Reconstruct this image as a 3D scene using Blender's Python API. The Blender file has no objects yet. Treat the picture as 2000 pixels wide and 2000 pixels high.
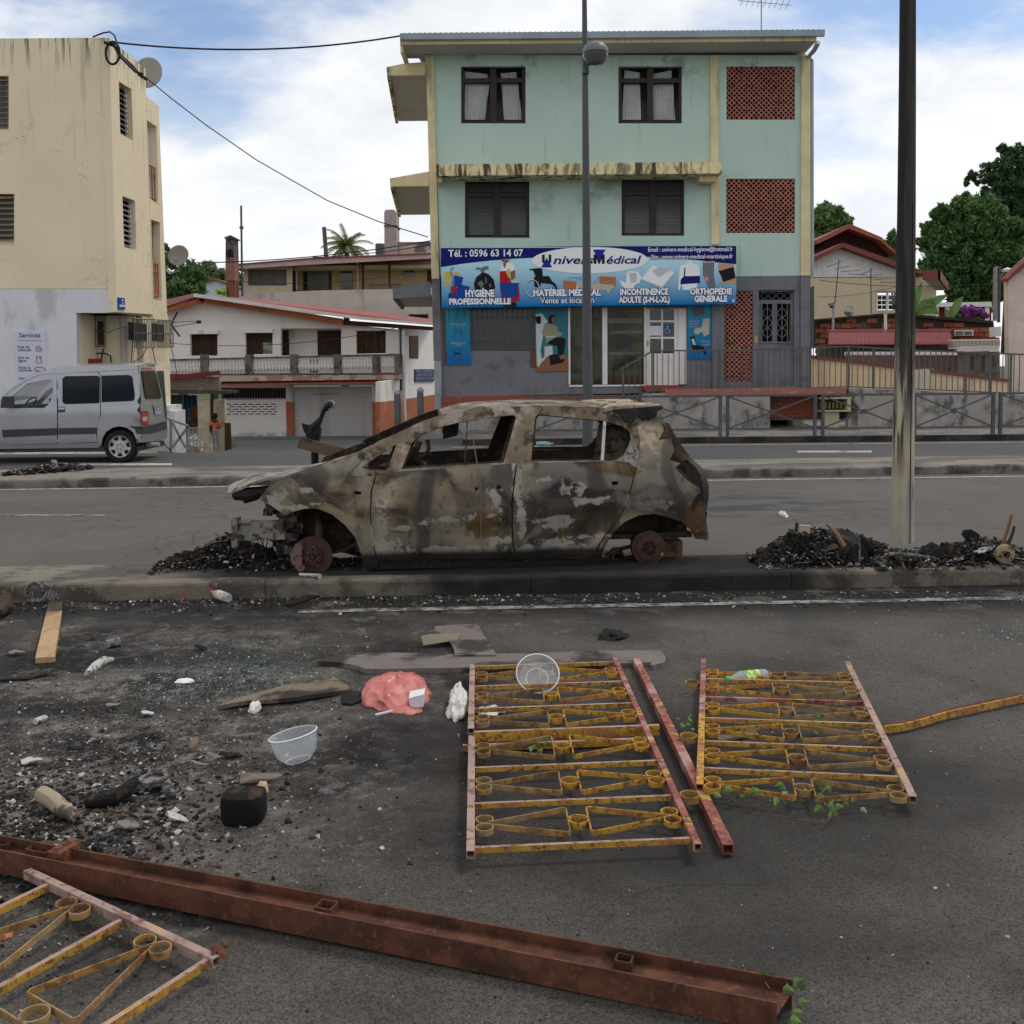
import bpy,bmesh,math,random
import numpy as np
from math import radians,sin,cos,pi
from mathutils import Vector,Matrix,noise
from mathutils.geometry import delaunay_2d_cdt
random.seed(7)
sc = bpy.context.scene
COL = sc.collection
# ------------------------------------------------------------ camera
F,PPX,PPY = 2000.0,1000.0,840.0
CAM = Vector((0,0,1.8))
RC = Matrix.Rotation(radians(86.5),3,'X') @ Matrix.Rotation(radians(-0.5),3,'Z')
cd = bpy.data.cameras.new('camera'); cam = bpy.data.objects.new('camera',cd); COL.objects.link(cam)
cam.matrix_world = Matrix.Translation(CAM) @ RC.to_4x4()
cd.sensor_fit = 'HORIZONTAL'; cd.sensor_width = 24; cd.lens = 24 * F / 2000
cd.shift_x = 0; cd.shift_y = (PPY - 1000) / 2000; cd.clip_end = 3000; cd.clip_start = .05
sc.camera = cam
sc.render.resolution_x = sc.render.resolution_y = 1024
# ------------------------------------------------------------ light
SUN_EL,SUN_AZ = radians(58),radians(60)      # azimuth from +Y towards +X
w = bpy.data.worlds.new('World'); sc.world = w; w.use_nodes = True
nt = w.node_tree; N = nt.nodes; L = nt.links; N.clear()
sky = N.new('ShaderNodeTexSky'); sky.sky_type = 'NISHITA'; sky.sun_disc = False
sky.sun_elevation = SUN_EL; sky.sun_rotation = SUN_AZ; sky.air_density = 1.0; sky.dust_density = .6
tc = N.new('ShaderNodeTexCoord')
def wn(scale,det,dist,rough,zs,off=(0,0,0)):
    m = N.new('ShaderNodeMapping'); m.inputs['Scale'].default_value = (1,1,zs); m.inputs['Location'].default_value = off
    L.new(tc.outputs['Generated'],m.inputs['Vector'])
    n = N.new('ShaderNodeTexNoise'); L.new(m.outputs[0],n.inputs['Vector'])
    n.inputs['Scale'].default_value = scale; n.inputs['Detail'].default_value = det
    n.inputs['Roughness'].default_value = rough; n.inputs['Distortion'].default_value = dist
    return n.outputs['Fac']
def wramp(s,a,b,c0,c1):
    r = N.new('ShaderNodeMapRange'); r.interpolation_type = 'SMOOTHSTEP'
    for i,v in enumerate((a,b,c0,c1)): r.inputs[i + 1].default_value = v
    L.new(s,r.inputs[0]); return r.outputs[0]
def wmath(op,a,b):
    m = N.new('ShaderNodeMath'); m.operation = op; m.use_clamp = True
    for i,v in enumerate((a,b)):
        if isinstance(v,(int,float)): m.inputs[i].default_value = v
        else: L.new(v,m.inputs[i])
    return m.outputs[0]
big = wn(2.6,8,.25,.55,2.4,(1.9,.35,1.72))
mask = wramp(big,.35,.52,0.06,1)
sep = N.new('ShaderNodeSeparateXYZ'); L.new(tc.outputs['Generated'],sep.inputs[0])
low = wramp(sep.outputs[2],.30,.12,0,.93)          # cloud bank thickens to the horizon
mask2 = wmath('MAXIMUM',mask,low)
det = wn(5.5,9,.3,.6,2.6,(3,1,0))
shade = wramp(det,.3,.60,.35,1.0)
cc = N.new('ShaderNodeMix'); cc.data_type = 'RGBA'
cc.inputs[6].default_value = (6.9,7.3,7.9,1); cc.inputs[7].default_value = (9.3,9.4,9.6,1)
L.new(shade,cc.inputs[0])
sb = N.new('ShaderNodeMix'); sb.data_type = 'RGBA'; sb.blend_type = 'MULTIPLY'; sb.inputs[0].default_value = 1
L.new(sky.outputs[0],sb.inputs[6]); sb.inputs[7].default_value = (1.12,1.18,1.28,1)
mx = N.new('ShaderNodeMix'); mx.data_type = 'RGBA'
L.new(mask2,mx.inputs[0]); L.new(sb.outputs[2],mx.inputs[6]); L.new(cc.outputs[2],mx.inputs[7])
bg = N.new('ShaderNodeBackground'); bg.inputs['Strength'].default_value = .108
L.new(mx.outputs[2],bg.inputs['Color'])
wo = N.new('ShaderNodeOutputWorld'); L.new(bg.outputs[0],wo.inputs['Surface'])
sd = bpy.data.lights.new('sun','SUN'); sd.energy = 1.35; sd.angle = radians(14); sd.color = (1,.96,.9)
sun = bpy.data.objects.new('sun',sd); COL.objects.link(sun)
sdir = Vector((sin(SUN_AZ) * cos(SUN_EL),cos(SUN_AZ) * cos(SUN_EL),sin(SUN_EL)))
sun.rotation_euler = sdir.to_track_quat('Z','Y').to_euler(); sun.location = (20,10,40)
vs = sc.view_settings; vs.view_transform = 'Standard'; vs.look = 'None'; vs.gamma = 1; vs.exposure = 0
vs.use_curve_mapping = False
# ------------------------------------------------------------ pixel -> place
def ray(px,py): return RC @ Vector(((px - PPX) / F,-(py - PPY) / F,-1))
def gp(px,py,z=0.0):
    d = ray(px,py); return CAM + d * ((z - CAM.z) / d.z)
def yp(px,py,Y):
    d = ray(px,py); return CAM + d * (Y / d.y)
def zm(ox,oy,s):      # a magnified crop's coordinates -> photograph coordinates
    return lambda x,y: (ox + x / s,oy + y / s)
# ------------------------------------------------------------ mesh builder
W = {}
class MB:
    def __init__(s): s.v = []; s.f = []; s.mi = []
    def add(s,vs,fs,m=0):
        o = len(s.v); s.v += [Vector(v) for v in vs]; s.f += [tuple(i + o for i in f) for f in fs]; s.mi += [m] * len(fs); return s
    def hexa(s,p,m=0): return s.add(p,[(0,3,2,1),(4,5,6,7),(0,1,5,4),(1,2,6,5),(2,3,7,6),(3,0,4,7)],m)
    def box(s,a,b,m=0):
        x0,x1 = sorted((a[0],b[0])); y0,y1 = sorted((a[1],b[1])); z0,z1 = sorted((a[2],b[2]))
        return s.hexa([(x0,y0,z0),(x1,y0,z0),(x1,y1,z0),(x0,y1,z0),(x0,y0,z1),(x1,y0,z1),(x1,y1,z1),(x0,y1,z1)],m)
    def pbox(s,x0,y0,x1,y1,Y,D=.1,m=0):   # box whose front face covers these pixels on the plane Y, D deep behind it
        a = yp(x0,y1,Y); b = yp(x1,y0,Y); return s.box((a.x,Y,a.z),(b.x,Y + D,b.z),m)
    def bar(s,a,b,w,h=None,up=(0,0,1),m=0):
        h = h or w; a = Vector(a); b = Vector(b); d = (b - a).normalized(); u = Vector(up)
        if abs(d.dot(u)) > .98: u = Vector((0,1,0))
        r = d.cross(u).normalized(); u = r.cross(d); r *= w / 2; u = u * (h / 2)
        return s.hexa([a - r - u,a + r - u,a + r + u,a - r + u,b - r - u,b + r - u,b + r + u,b - r + u][0:4] + [b - r - u,b + r - u,b + r + u,b - r + u],m)
    def tube(s,pts,r,n=8,m=0,cap=True):
        pts = [Vector(p) for p in pts]; k = len(pts); o = len(s.v); rr = r if isinstance(r,(list,tuple)) else [r] * k
        u = None
        for i,p in enumerate(pts):
            d = (pts[min(i + 1,k - 1)] - pts[max(i - 1,0)]).normalized()
            if u is None:
                u = Vector((0,0,1)) if abs(d.z) < .9 else Vector((1,0,0))
            u = (u - d * u.dot(d)).normalized(); q = d.cross(u)
            for j in range(n):
                t = 2 * pi * j / n; s.v.append(p + (u * cos(t) + q * sin(t)) * rr[i])
        for i in range(k - 1):
            for j in range(n):
                a = o + i * n + j; b = o + i * n + (j + 1) % n; s.f.append((a,b,b + n,a + n)); s.mi.append(m)
        if cap:
            s.f.append(tuple(o + j for j in range(n))[::-1]); s.f.append(tuple(o + (k - 1) * n + j for j in range(n))); s.mi += [m,m]
        return s
    def lathe(s,prof,c,n=16,ax='Z',m=0,squash=1):
        c = Vector(c); o = len(s.v)
        for r,h in prof:
            for j in range(n):
                t = 2 * pi * j / n; a,b = r * cos(t),r * sin(t) * squash
                s.v.append(c + (Vector((a,b,h)) if ax == 'Z' else Vector((a,h,b)) if ax == 'Y' else Vector((h,a,b))))
        for i in range(len(prof) - 1):
            for j in range(n):
                a = o + i * n + j; b = o + i * n + (j + 1) % n; s.f.append((a,b,b + n,a + n)); s.mi.append(m)
        return s
    def prism(s,poly,d,m=0):
        poly = [Vector(p) for p in poly]; d = Vector(d); n = len(poly)
        return s.add(poly + [p + d for p in poly],[tuple(range(n))[::-1],tuple(range(n,2 * n))] + [(i,(i + 1) % n,(i + 1) % n + n,i + n) for i in range(n)],m)
    def ppoly(s,pts,Y,D=.02,m=0):            # outline drawn on the frontal plane Y, given depth D
        return s.prism([yp(x,y,Y) for x,y in pts],(0,D,0),m)
    def ribbon(s,pts,z0,z1,t=.004,closed=False,m=0):
        n = len(pts); L2 = []; 
        for i in range(n):
            a = pts[i - 1] if (i > 0 or closed) else pts[i]; b = pts[(i + 1) % n] if (i < n - 1 or closed) else pts[i]
            d = Vector((b[0] - a[0],b[1] - a[1])); 
            d = d.normalized() if d.length > 1e-9 else Vector((1,0)); L2.append(Vector((-d.y,d.x)) * t / 2)
        o = len(s.v)
        for p,q in zip(pts,L2):
            zz = p[2] if len(p) > 2 else 0
            for sx,z in ((1,z0),(1,z1),(-1,z1),(-1,z0)): s.v.append(Vector((p[0] + q.x * sx,p[1] + q.y * sx,z + zz)))
        for i in range(n if closed else n - 1):
            a = o + 4 * i; b = o + 4 * ((i + 1) % n)
            for j in range(4): s.f.append((a + j,a + (j + 1) % 4,b + (j + 1) % 4,b + j)); s.mi.append(m)
        if not closed: s.f += [(o,o + 3,o + 2,o + 1),(o + 4 * n - 4,o + 4 * n - 3,o + 4 * n - 2,o + 4 * n - 1)]; s.mi += [m,m]
        return s
    def sheet(s,outline,fn,step,th=0,holes=(),m=0,jit=0):
        """outline (u,v) filled with a fine net, fn maps (u,v)->point; th gives a second skin"""
        pts = []; ed = []
        def ring(r):
            r2 = []
            for i in range(len(r)):
                a,b = Vector(r[i][:2]),Vector(r[(i + 1) % len(r)][:2]); k = max(1,int((b - a).length / step + .5))
                r2 += [a.lerp(b,j / k) for j in range(k)]
            o = len(pts); pts.extend(r2); ed.extend([(o + i,o + (i + 1) % len(r2)) for i in range(len(r2))]); return r2
        R0 = ring(outline); H = [ring(h) for h in holes]
        A = np.array([(p.x,p.y) for p in R0]); x0,y0 = A.min(0); x1,y1 = A.max(0)
        def inside(R,x,y):
            c = False; j = len(R) - 1
            for i in range(len(R)):
                if (R[i].y > y) != (R[j].y > y) and x < (R[j].x - R[i].x) * (y - R[i].y) / (R[j].y - R[i].y) + R[i].x: c = not c
                j = i
            return c
        allp = [p for r in [R0] + H for p in r]; AP = np.array([(p.x,p.y) for p in allp])
        gy = y0 + step / 2; row = 0
        while gy < y1:
            gx = x0 + step * (.5 if row % 2 else 0)
            while gx < x1:
                px_,py_ = gx + random.uniform(-jit,jit) * step,gy + random.uniform(-jit,jit) * step
                if ((AP - (px_,py_)) ** 2).sum(1).min() > (step * .45) ** 2 and inside(R0,px_,py_) and not any(inside(h,px_,py_) for h in H):
                    pts.append(Vector((px_,py_)))
                gx += step
            gy += step * .87; row += 1
        vo,eo,fo,_,_,_ = delaunay_2d_cdt([p.to_2d() for p in pts],ed,[],0,1e-6)
        fo2 = []
        for f in fo:
            c = sum((vo[i] for i in f),Vector((0,0))) / len(f)
            if inside(R0,c.x,c.y) and not any(inside(h,c.x,c.y) for h in H): fo2.append(tuple(f))
        P = [Vector(fn(p.x,p.y)) for p in vo]; o = len(s.v); s.v += P; s.f += [tuple(i + o for i in f) for f in fo2]; s.mi += [m] * len(fo2)
        if th:
            nn = [Vector((0,0,0)) for _ in P]
            for f in fo2:
                q = (P[f[1]] - P[f[0]]).cross(P[f[2]] - P[f[0]])
                for i in f: nn[i] += q
            n = len(P); s.v += [p - (q.normalized() * th if q.length else q) for p,q in zip(P,nn)]
            s.f += [tuple(i + o + n for i in f[::-1]) for f in fo2]; s.mi += [m] * len(fo2)
            cnt = {}
            for f in fo2:
                for a,b in zip(f,f[1:] + f[:1]): cnt[(a,b)] = 1
            for (a,b) in cnt:
                if (b,a) not in cnt: s.f.append((a + o,a + o + n,b + o + n,b + o)); s.mi.append(m)
        return s
    def chunk(s,c,r,m=0,flat=1.0,seed=None):
        rnd = random; c = Vector(c); a = rnd.uniform(0,6.28)
        ps = []
        for (x,y,z) in ((-1,-1,-1),(1,-1,-1),(1,1,-1),(-1,1,-1),(-1,-1,1),(1,-1,1),(1,1,1),(-1,1,1)):
            x *= r * rnd.uniform(.3,.9); y *= r * rnd.uniform(.3,.9); z *= r * rnd.uniform(.3,.8) * flat
            ps.append(c + Vector((x * cos(a) - y * sin(a),x * sin(a) + y * cos(a),z)))
        return s.hexa(ps,m)
    def shard(s,c,r,m=0,flat=1.0):
        rnd = random.uniform; a0 = rnd(0,6.28); k = random.choice((3,4,5)); h = r * flat * rnd(.3,1); tl = (rnd(-.5,.5),rnd(-.5,.5)); o = len(s.v)
        for up in (0,1):
            for i in range(k): a = a0 + 6.28 * i / k + rnd(-.35,.35); q = r * rnd(.35,1) * (1 - .35 * up); x,y = q * cos(a),q * sin(a); s.v.append(Vector((c[0] + x,c[1] + y,c[2] + h * (up - .2) + x * tl[0] + y * tl[1])))
        s.f.append(tuple(range(o + k,o + 2 * k))); s.mi.append(m)
        for i in range(k): j = (i + 1) % k; s.f.append((o + i,o + j,o + k + j,o + k + i)); s.mi.append(m)
        return s
    def mesh(s,name,mats,M=None):
        me = bpy.data.meshes.new(name); v = s.v if M is None else [M @ p for p in s.v]
        me.from_pydata([tuple(p) for p in v],[],s.f)
        mats = mats if isinstance(mats,(list,tuple)) else [mats]
        for m_ in mats: me.materials.append(m_)
        if len(mats) > 1: me.polygons.foreach_set('material_index',s.mi)
        return me
    def build(s,name,mats,parent=None,label=None,cat=None,group=None,kind=None,smooth=False,loc=None,fix=True,angle=40):
        if parent is not None: Wm = W[parent]
        else:
            if loc is None:
                if kind: loc = Vector((0,0,0))
                else:
                    a = np.array([tuple(p) for p in s.v]); mn,mxx = a.min(0),a.max(0); loc = Vector(((mn[0] + mxx[0]) / 2,(mn[1] + mxx[1]) / 2,mn[2]))
            Wm = Matrix.Translation(Vector(loc))
        me = s.mesh(name,mats,Wm.inverted())
        if fix:
            bm = bmesh.new(); bm.from_mesh(me); bmesh.ops.recalc_face_normals(bm,faces=bm.faces); bm.to_mesh(me); bm.free()
        if smooth: me.shade_smooth() ; me.set_sharp_from_angle(angle=radians(angle))
        o = bpy.data.objects.new(name,me); COL.objects.link(o)
        if parent is not None: o.parent = parent
        else: o.matrix_world = Wm
        W[o] = Wm; tag(o,label,cat,group,kind); return o
def tag(o,label=None,cat=None,group=None,kind=None):
    if label: o['label'] = label
    if cat: o['category'] = cat
    if group: o['group'] = group
    if kind: o['kind'] = kind
def empty(name,loc,label,cat,group=None,rz=0):
    o = bpy.data.objects.new(name,None); COL.objects.link(o); o.empty_display_size = .2
    o.location = loc; o.rotation_euler = (0,0,rz); W[o] = Matrix.Translation(Vector(loc)) @ Matrix.Rotation(rz,4,'Z')
    tag(o,label,cat,group); return o
def piece(me,name,parent,M,label=None):      # copy of shared mesh data as a part; M in world space
    o = bpy.data.objects.new(name,me); COL.objects.link(o); o.parent = parent
    o.matrix_local = W[parent].inverted() @ M; W[o] = M
    if label: o['label'] = label
    return o
def copy_tree(o,parent=None):
    c = o.copy(); COL.objects.link(c)
    if parent: c.parent = parent
    W[c] = W.get(o,Matrix())
    for ch in o.children: copy_tree(ch,c)
    return c
def circ(cx,cy,r,n=24,a0=0,a1=2 * pi,ry=None):
    ry = ry or r; k = n if abs(a1 - a0 - 2 * pi) < 1e-6 else n - 1
    return [(cx + r * cos(a0 + (a1 - a0) * i / k),cy + ry * sin(a0 + (a1 - a0) * i / k)) for i in range(n)]
# ------------------------------------------------------------ materials
def lin(h,k=1.0):
    if isinstance(h,(tuple,list)): return tuple(h[:3]) + (1,)
    h = h.lstrip('#'); o = []
    for i in (0,2,4):
        c = int(h[i:i + 2],16) / 255; c = c / 12.92 if c < .04045 else ((c + .055) / 1.055) ** 2.4; o.append(min(.9,c * k))
    return tuple(o) + (1,)
MATS = {}
def mat(name,col,rough=.8,metal=0,layers=(),bump=None,spec=.2,trans=0,alpha=1,emit=None,var=.12,vs=1.5,coat=0,k=1.0,world=False):
    """layers: dicts c colour, s scale, lo/hi ramp, f amount, sc stretch, d detail, di distortion, t type, mk masks, r roughness"""
    if name in MATS: return MATS[name]
    m = bpy.data.materials.new(name); m.use_nodes = True; nt = m.node_tree; N = nt.nodes; L = nt.links
    b = N['Principled BSDF']; tcn = N.new('ShaderNodeTexCoord'); OC = tcn.outputs['Object'] if not world else N.new('ShaderNodeNewGeometry').outputs['Position']
    def mapr(src,lo,hi,a=0,c=1):
        r = N.new('ShaderNodeMapRange'); r.interpolation_type = 'SMOOTHSTEP'; L.new(src,r.inputs[0])
        flip = lo > hi
        if flip: lo,hi,a,c = hi,lo,c,a
        for i,v in enumerate((lo,hi,a,c)): r.inputs[i + 1].default_value = v
        return r.outputs[0]
    def math_(op,a,c):
        q = N.new('ShaderNodeMath'); q.operation = op
        for i,v in enumerate((a,c)):
            if isinstance(v,(int,float)): q.inputs[i].default_value = v
            else: L.new(v,q.inputs[i])
        return q.outputs[0]
    def tex(d):
        mp = N.new('ShaderNodeMapping'); mp.inputs['Scale'].default_value = d.get('sc',(1,1,1)); mp.inputs['Location'].default_value = (d.get('o',0),) * 3
        mp.inputs['Rotation'].default_value = d.get('rot',(0,0,0)); L.new(OC,mp.inputs[0]); t = d.get('t','noise')
        if t == 'vor':
            n = N.new('ShaderNodeTexVoronoi'); n.feature = d.get('ft','F1'); L.new(mp.outputs[0],n.inputs['Vector']); n.inputs['Scale'].default_value = d['s']
            return n.outputs['Distance']
        if t == 'vcol':
            n = N.new('ShaderNodeTexVoronoi'); L.new(mp.outputs[0],n.inputs['Vector']); n.inputs['Scale'].default_value = d['s']
            s3 = N.new('ShaderNodeSeparateColor'); L.new(n.outputs['Color'],s3.inputs[0]); return s3.outputs[0]
        if t == 'wave':
            n = N.new('ShaderNodeTexWave'); n.bands_direction = d.get('ax','X'); L.new(mp.outputs[0],n.inputs['Vector']); n.inputs['Scale'].default_value = d['s']
            n.inputs['Distortion'].default_value = d.get('di',0); n.inputs['Detail'].default_value = d.get('d',2); n.inputs['Detail Scale'].default_value = d.get('ds',1)
            return n.outputs['Fac']
        n = N.new('ShaderNodeTexNoise'); L.new(mp.outputs[0],n.inputs['Vector']); n.inputs['Scale'].default_value = d['s']
        n.inputs['Detail'].default_value = d.get('d',5); n.inputs['Distortion'].default_value = d.get('di',0); n.inputs['Roughness'].default_value = d.get('ro',.6)
        return n.outputs['Fac']
    sx = N.new('ShaderNodeSeparateXYZ'); L.new(OC,sx.inputs[0])
    def mask(mk):
        out = None
        for q in mk:
            if q[0] in 'xyz': v = mapr(sx.outputs['xyz'.index(q[0])],q[1],q[2])
            elif q[0] == 'q':      # patch in the XZ plane: cx, cz, rx, rz, lo, hi
                a = math_('DIVIDE',math_('SUBTRACT',sx.outputs[0],q[1]),q[3]); c = math_('DIVIDE',math_('SUBTRACT',sx.outputs[2],q[2]),q[4])
                rr = math_('SQRT',math_('ADD',math_('MULTIPLY',a,a),math_('MULTIPLY',c,c)),0)
                nz = tex(dict(s=q[7] if len(q) > 7 else 5,d=7,o=q[1] * 3,ro=.62,di=.6)); rr = math_('ADD',rr,math_('MULTIPLY',math_('SUBTRACT',nz,.5),q[8] if len(q) > 8 else 2.6)); v = mapr(rr,q[6],q[5])
            elif q[0] == 'n': v = mapr(tex(dict(s=q[1],d=4,o=q[4] if len(q) > 4 else 3)),q[2],q[3])
            else:      # ('r', cx, cy, rx, ry, r_in, r_out)
                a = math_('DIVIDE',math_('SUBTRACT',sx.outputs[0],q[1]),q[3]); c = math_('DIVIDE',math_('SUBTRACT',sx.outputs[1],q[2]),q[4])
                rr = math_('SQRT',math_('ADD',math_('MULTIPLY',a,a),math_('MULTIPLY',c,c)),0)
                nz = tex(dict(s=1.7,d=5,o=5)); rr = math_('ADD',rr,math_('MULTIPLY',math_('SUBTRACT',nz,.5),.9)); v = mapr(rr,q[6],q[5])
            out = v if out is None else math_('MULTIPLY',out,v)
        return out
    cur = None; c0 = lin(col,k)
    rgb = N.new('ShaderNodeRGB'); rgb.outputs[0].default_value = c0; cur = rgb.outputs[0]
    if var:
        hv = N.new('ShaderNodeHueSaturation'); L.new(cur,hv.inputs['Color']); L.new(mapr(tex(dict(s=vs,d=6)),.25,.75,1 - var,1 + var),hv.inputs['Value']); cur = hv.outputs[0]
    rcur = rough
    for d in layers:
        if d.get('t') == 'flat': fac = None
        elif 'band' in d: fac = mapr(math_('ABSOLUTE',math_('SUBTRACT',tex(d),d['lo']),0),d['band'],d['band'] * .3,0,d.get('f',1))
        else: fac = mapr(tex(d),d.get('lo',.5),d.get('hi',.6),0,d.get('f',1))
        if 'mk' in d:
            mm = mask(d['mk'])
            fac = math_('MULTIPLY',fac,mm) if fac is not None else math_('MULTIPLY',mm,d.get('f',1))
        mxn = N.new('ShaderNodeMix'); mxn.data_type = 'RGBA'; L.new(fac,mxn.inputs[0]); L.new(cur,mxn.inputs[6]); mxn.inputs[7].default_value = lin(d['c']); cur = mxn.outputs[2]
        if 'r' in d:
            q = N.new('ShaderNodeMix'); q.data_type = 'FLOAT'; L.new(fac,q.inputs[0])
            if isinstance(rcur,(int,float)): q.inputs[2].default_value = rcur
            else: L.new(rcur,q.inputs[2])
            q.inputs[3].default_value = d['r']; rcur = q.outputs[0]
    L.new(cur,b.inputs['Base Color'])
    if isinstance(rcur,(int,float)): b.inputs['Roughness'].default_value = rcur
    else: L.new(rcur,b.inputs['Roughness'])
    b.inputs['Metallic'].default_value = metal; b.inputs['Specular IOR Level'].default_value = spec
    b.inputs['Transmission Weight'].default_value = trans; b.inputs['Alpha'].default_value = alpha; b.inputs['Coat Weight'].default_value = coat
    if emit: b.inputs['Emission Color'].default_value = lin(emit); b.inputs['Emission Strength'].default_value = 1
    if bump:
        hh = None
        for d in (bump if isinstance(bump,list) else [bump]):
            v = math_('MULTIPLY',tex(d),d.get('h',1)); hh = v if hh is None else math_('ADD',hh,v)
        bn = N.new('ShaderNodeBump'); bn.inputs['Strength'].default_value = .9; bn.inputs['Distance'].default_value = 1
        L.new(hh,bn.inputs['Height']); L.new(bn.outputs[0],b.inputs['Normal'])
    MATS[name] = m; return m
def text(s,px,py,Y,hpx,mat_,parent,name='lettering',wpx=None,shear=0,bold=.0,align='LEFT',wide=1.0,th=.002,label=None):
    """flat print: baseline-left (or centre) at the pixel (px,py) on plane Y, capital height hpx pixels, width wpx"""
    cu = bpy.data.curves.new('t','FONT'); cu.body = s; cu.size = 1; cu.shear = shear; cu.offset = bold; cu.resolution_u = 2
    cu.align_x = 'LEFT'; ob = bpy.data.objects.new('t',cu); COL.objects.link(ob)
    dg = bpy.context.evaluated_depsgraph_get(); me = bpy.data.meshes.new_from_object(ob.evaluated_get(dg))
    bpy.data.objects.remove(ob); bpy.data.curves.remove(cu)
    n = len(me.vertices); a = np.empty(n * 3); me.vertices.foreach_get('co',a); a = a.reshape(-1,3)
    x0,x1 = a[:,0].min(),a[:,0].max(); sc_ = Y / F; k = hpx * sc_ / .60
    kx = (wpx * sc_ / (x1 - x0)) if wpx else k * wide
    P = yp(px,py,Y); ox = -x0 * kx - ((x1 - x0) * kx / 2 if align == 'CENTER' else 0)
    tilt = RC @ Vector((1,0,0)); 
    v = np.stack([P.x + a[:,0] * kx + ox,np.full(n,Y),P.z + a[:,1] * k - (a[:,0] * kx + ox) * TILT],1)
    Wi = np.array(W[parent].inverted()); v = v @ Wi[:3,:3].T + Wi[:3,3]
    me.vertices.foreach_set('co',v.ravel()); me.update(); me.name = name; me.materials.clear(); me.materials.append(mat_)
    o = bpy.data.objects.new(name,me); COL.objects.link(o); o.parent = parent; W[o] = W[parent]
    if label: o['label'] = label
    return o
TILT = 0.0
# ------------------------------------------------------------ shared materials
asph = mat('near asphalt','#5e5851',.85,k=1.08,var=.2,vs=.8,layers=[
    dict(c=(.17,.16,.15),s=110,lo=.54,hi=.66,f=.6,d=3),dict(c=(.014,.013,.013),s=230,lo=.5,hi=.62,f=.6,d=2,o=2),dict(t='vcol',c=(.02,.019,.018),s=150,lo=.45,hi=.9,f=.6),dict(t='vcol',c=(.16,.15,.135),s=135,lo=.80,hi=.95,f=.45,o=3),dict(c=(.35,.34,.32),s=140,lo=.70,hi=.74,f=.8,d=1,o=6),
    dict(c=(.09,.086,.08),s=.9,lo=.45,hi=.75,f=.7,d=6,o=9,mk=[('x',.2,2.5)]),
    dict(c=(.018,.017,.017),s=.9,lo=.45,hi=.65,f=.5,d=6,o=1,r=.7),dict(c=(.09,.085,.08),s=28,lo=.5,hi=.7,f=.35,d=4,o=11),
    dict(t='flat',c=(.024,.023,.022),f=.7,mk=[('r',.7,4.3,1.8,1.6,.3,1.15)]),dict(c=(.012,.012,.012),s=.7,lo=.5,band=.003,f=.3,di=.6,d=8,o=21),
    dict(c=(.016,.015,.015),s=3,lo=.4,hi=.55,f=.7,mk=[('r',-2.4,5.8,2.6,2.2,.4,1.2)]),
    dict(c=(.011,.010,.010),s=1.3,lo=.46,hi=.6,f=.9,o=51,d=6,mk=[('r',-1.9,5.2,2.6,2.4,.5,1.2)]),dict(c=(.055,.035,.022),s=5,lo=.5,hi=.62,f=.6,o=4,mk=[('r',-2.0,5.0,2.4,1.6,.3,1.2)]),
    dict(c=(.17,.145,.12),s=2.2,lo=.5,hi=.62,f=.55,o=37,d=8,ro=.7,mk=[('r',-2.2,5.0,2.0,2.2,.4,1.15)]),dict(c=(.26,.24,.22),s=8,lo=.49,hi=.62,f=.6,o=7,d=9,ro=.78,mk=[('r',-2.2,4.9,2.0,2.4,.4,1.15)]),
    dict(c=(.40,.39,.37),s=60,lo=.66,hi=.72,f=.9,o=7,d=2,mk=[('r',-2.2,5.4,2.6,2.8,.4,1.2)]),
    dict(c=(.26,.25,.24),s=5,lo=.55,hi=.64,f=.7,o=17,d=9,ro=.75,mk=[('y',6.5,7.3),('x',1.6,-.4)]),
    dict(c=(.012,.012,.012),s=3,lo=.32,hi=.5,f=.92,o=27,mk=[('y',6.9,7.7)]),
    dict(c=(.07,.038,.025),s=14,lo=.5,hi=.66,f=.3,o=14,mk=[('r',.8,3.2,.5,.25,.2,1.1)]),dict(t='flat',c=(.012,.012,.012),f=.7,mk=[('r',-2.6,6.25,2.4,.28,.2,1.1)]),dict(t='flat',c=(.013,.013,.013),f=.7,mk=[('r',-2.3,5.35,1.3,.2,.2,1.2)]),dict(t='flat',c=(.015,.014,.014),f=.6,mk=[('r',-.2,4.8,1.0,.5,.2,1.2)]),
    dict(c=(.16,.24,.23),s=70,lo=.54,hi=.66,f=.8,o=3,d=2,mk=[('r',-1.7,5.95,.8,.8,.2,1.0)]),
    dict(c=(.20,.26,.26),s=70,lo=.58,hi=.68,f=.7,o=6,d=2,mk=[('r',3.7,6.6,.9,.5,.2,1.0)]),
],bump=[dict(s=75,d=3,h=.002),dict(t='vcol',s=150,h=.0016),dict(s=260,d=2,h=.003),dict(s=9,d=6,h=.012)],spec=.12)
asph2 = mat('mid asphalt','#5c5751',.85,k=.98,var=.10,vs=.5,layers=[
    dict(c=(.04,.038,.036),s=120,lo=.5,hi=.66,f=.4,d=2),dict(c=(.16,.15,.14),s=140,lo=.6,hi=.7,f=.35,d=1,o=4),
    dict(c=(.030,.030,.032),s=1.6,lo=.46,hi=.56,f=.8,sc=(.5,1.3,1),r=.45,mk=[('r',3.1,13.2,2.2,1.7,.25,1.1)]),
    dict(c=(.05,.048,.046),s=1.2,lo=.5,hi=.75,f=.25,sc=(.3,1.2,1),o=8),dict(c=(.02,.02,.02),s=.45,lo=.5,band=.004,f=.7,di=.5,d=8,o=3),dict(c=(.12,.115,.105),s=.35,lo=.52,hi=.56,f=.4,o=6)],
    bump=[dict(s=70,d=3,h=.006),dict(s=5,d=4,h=.004)])
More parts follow.
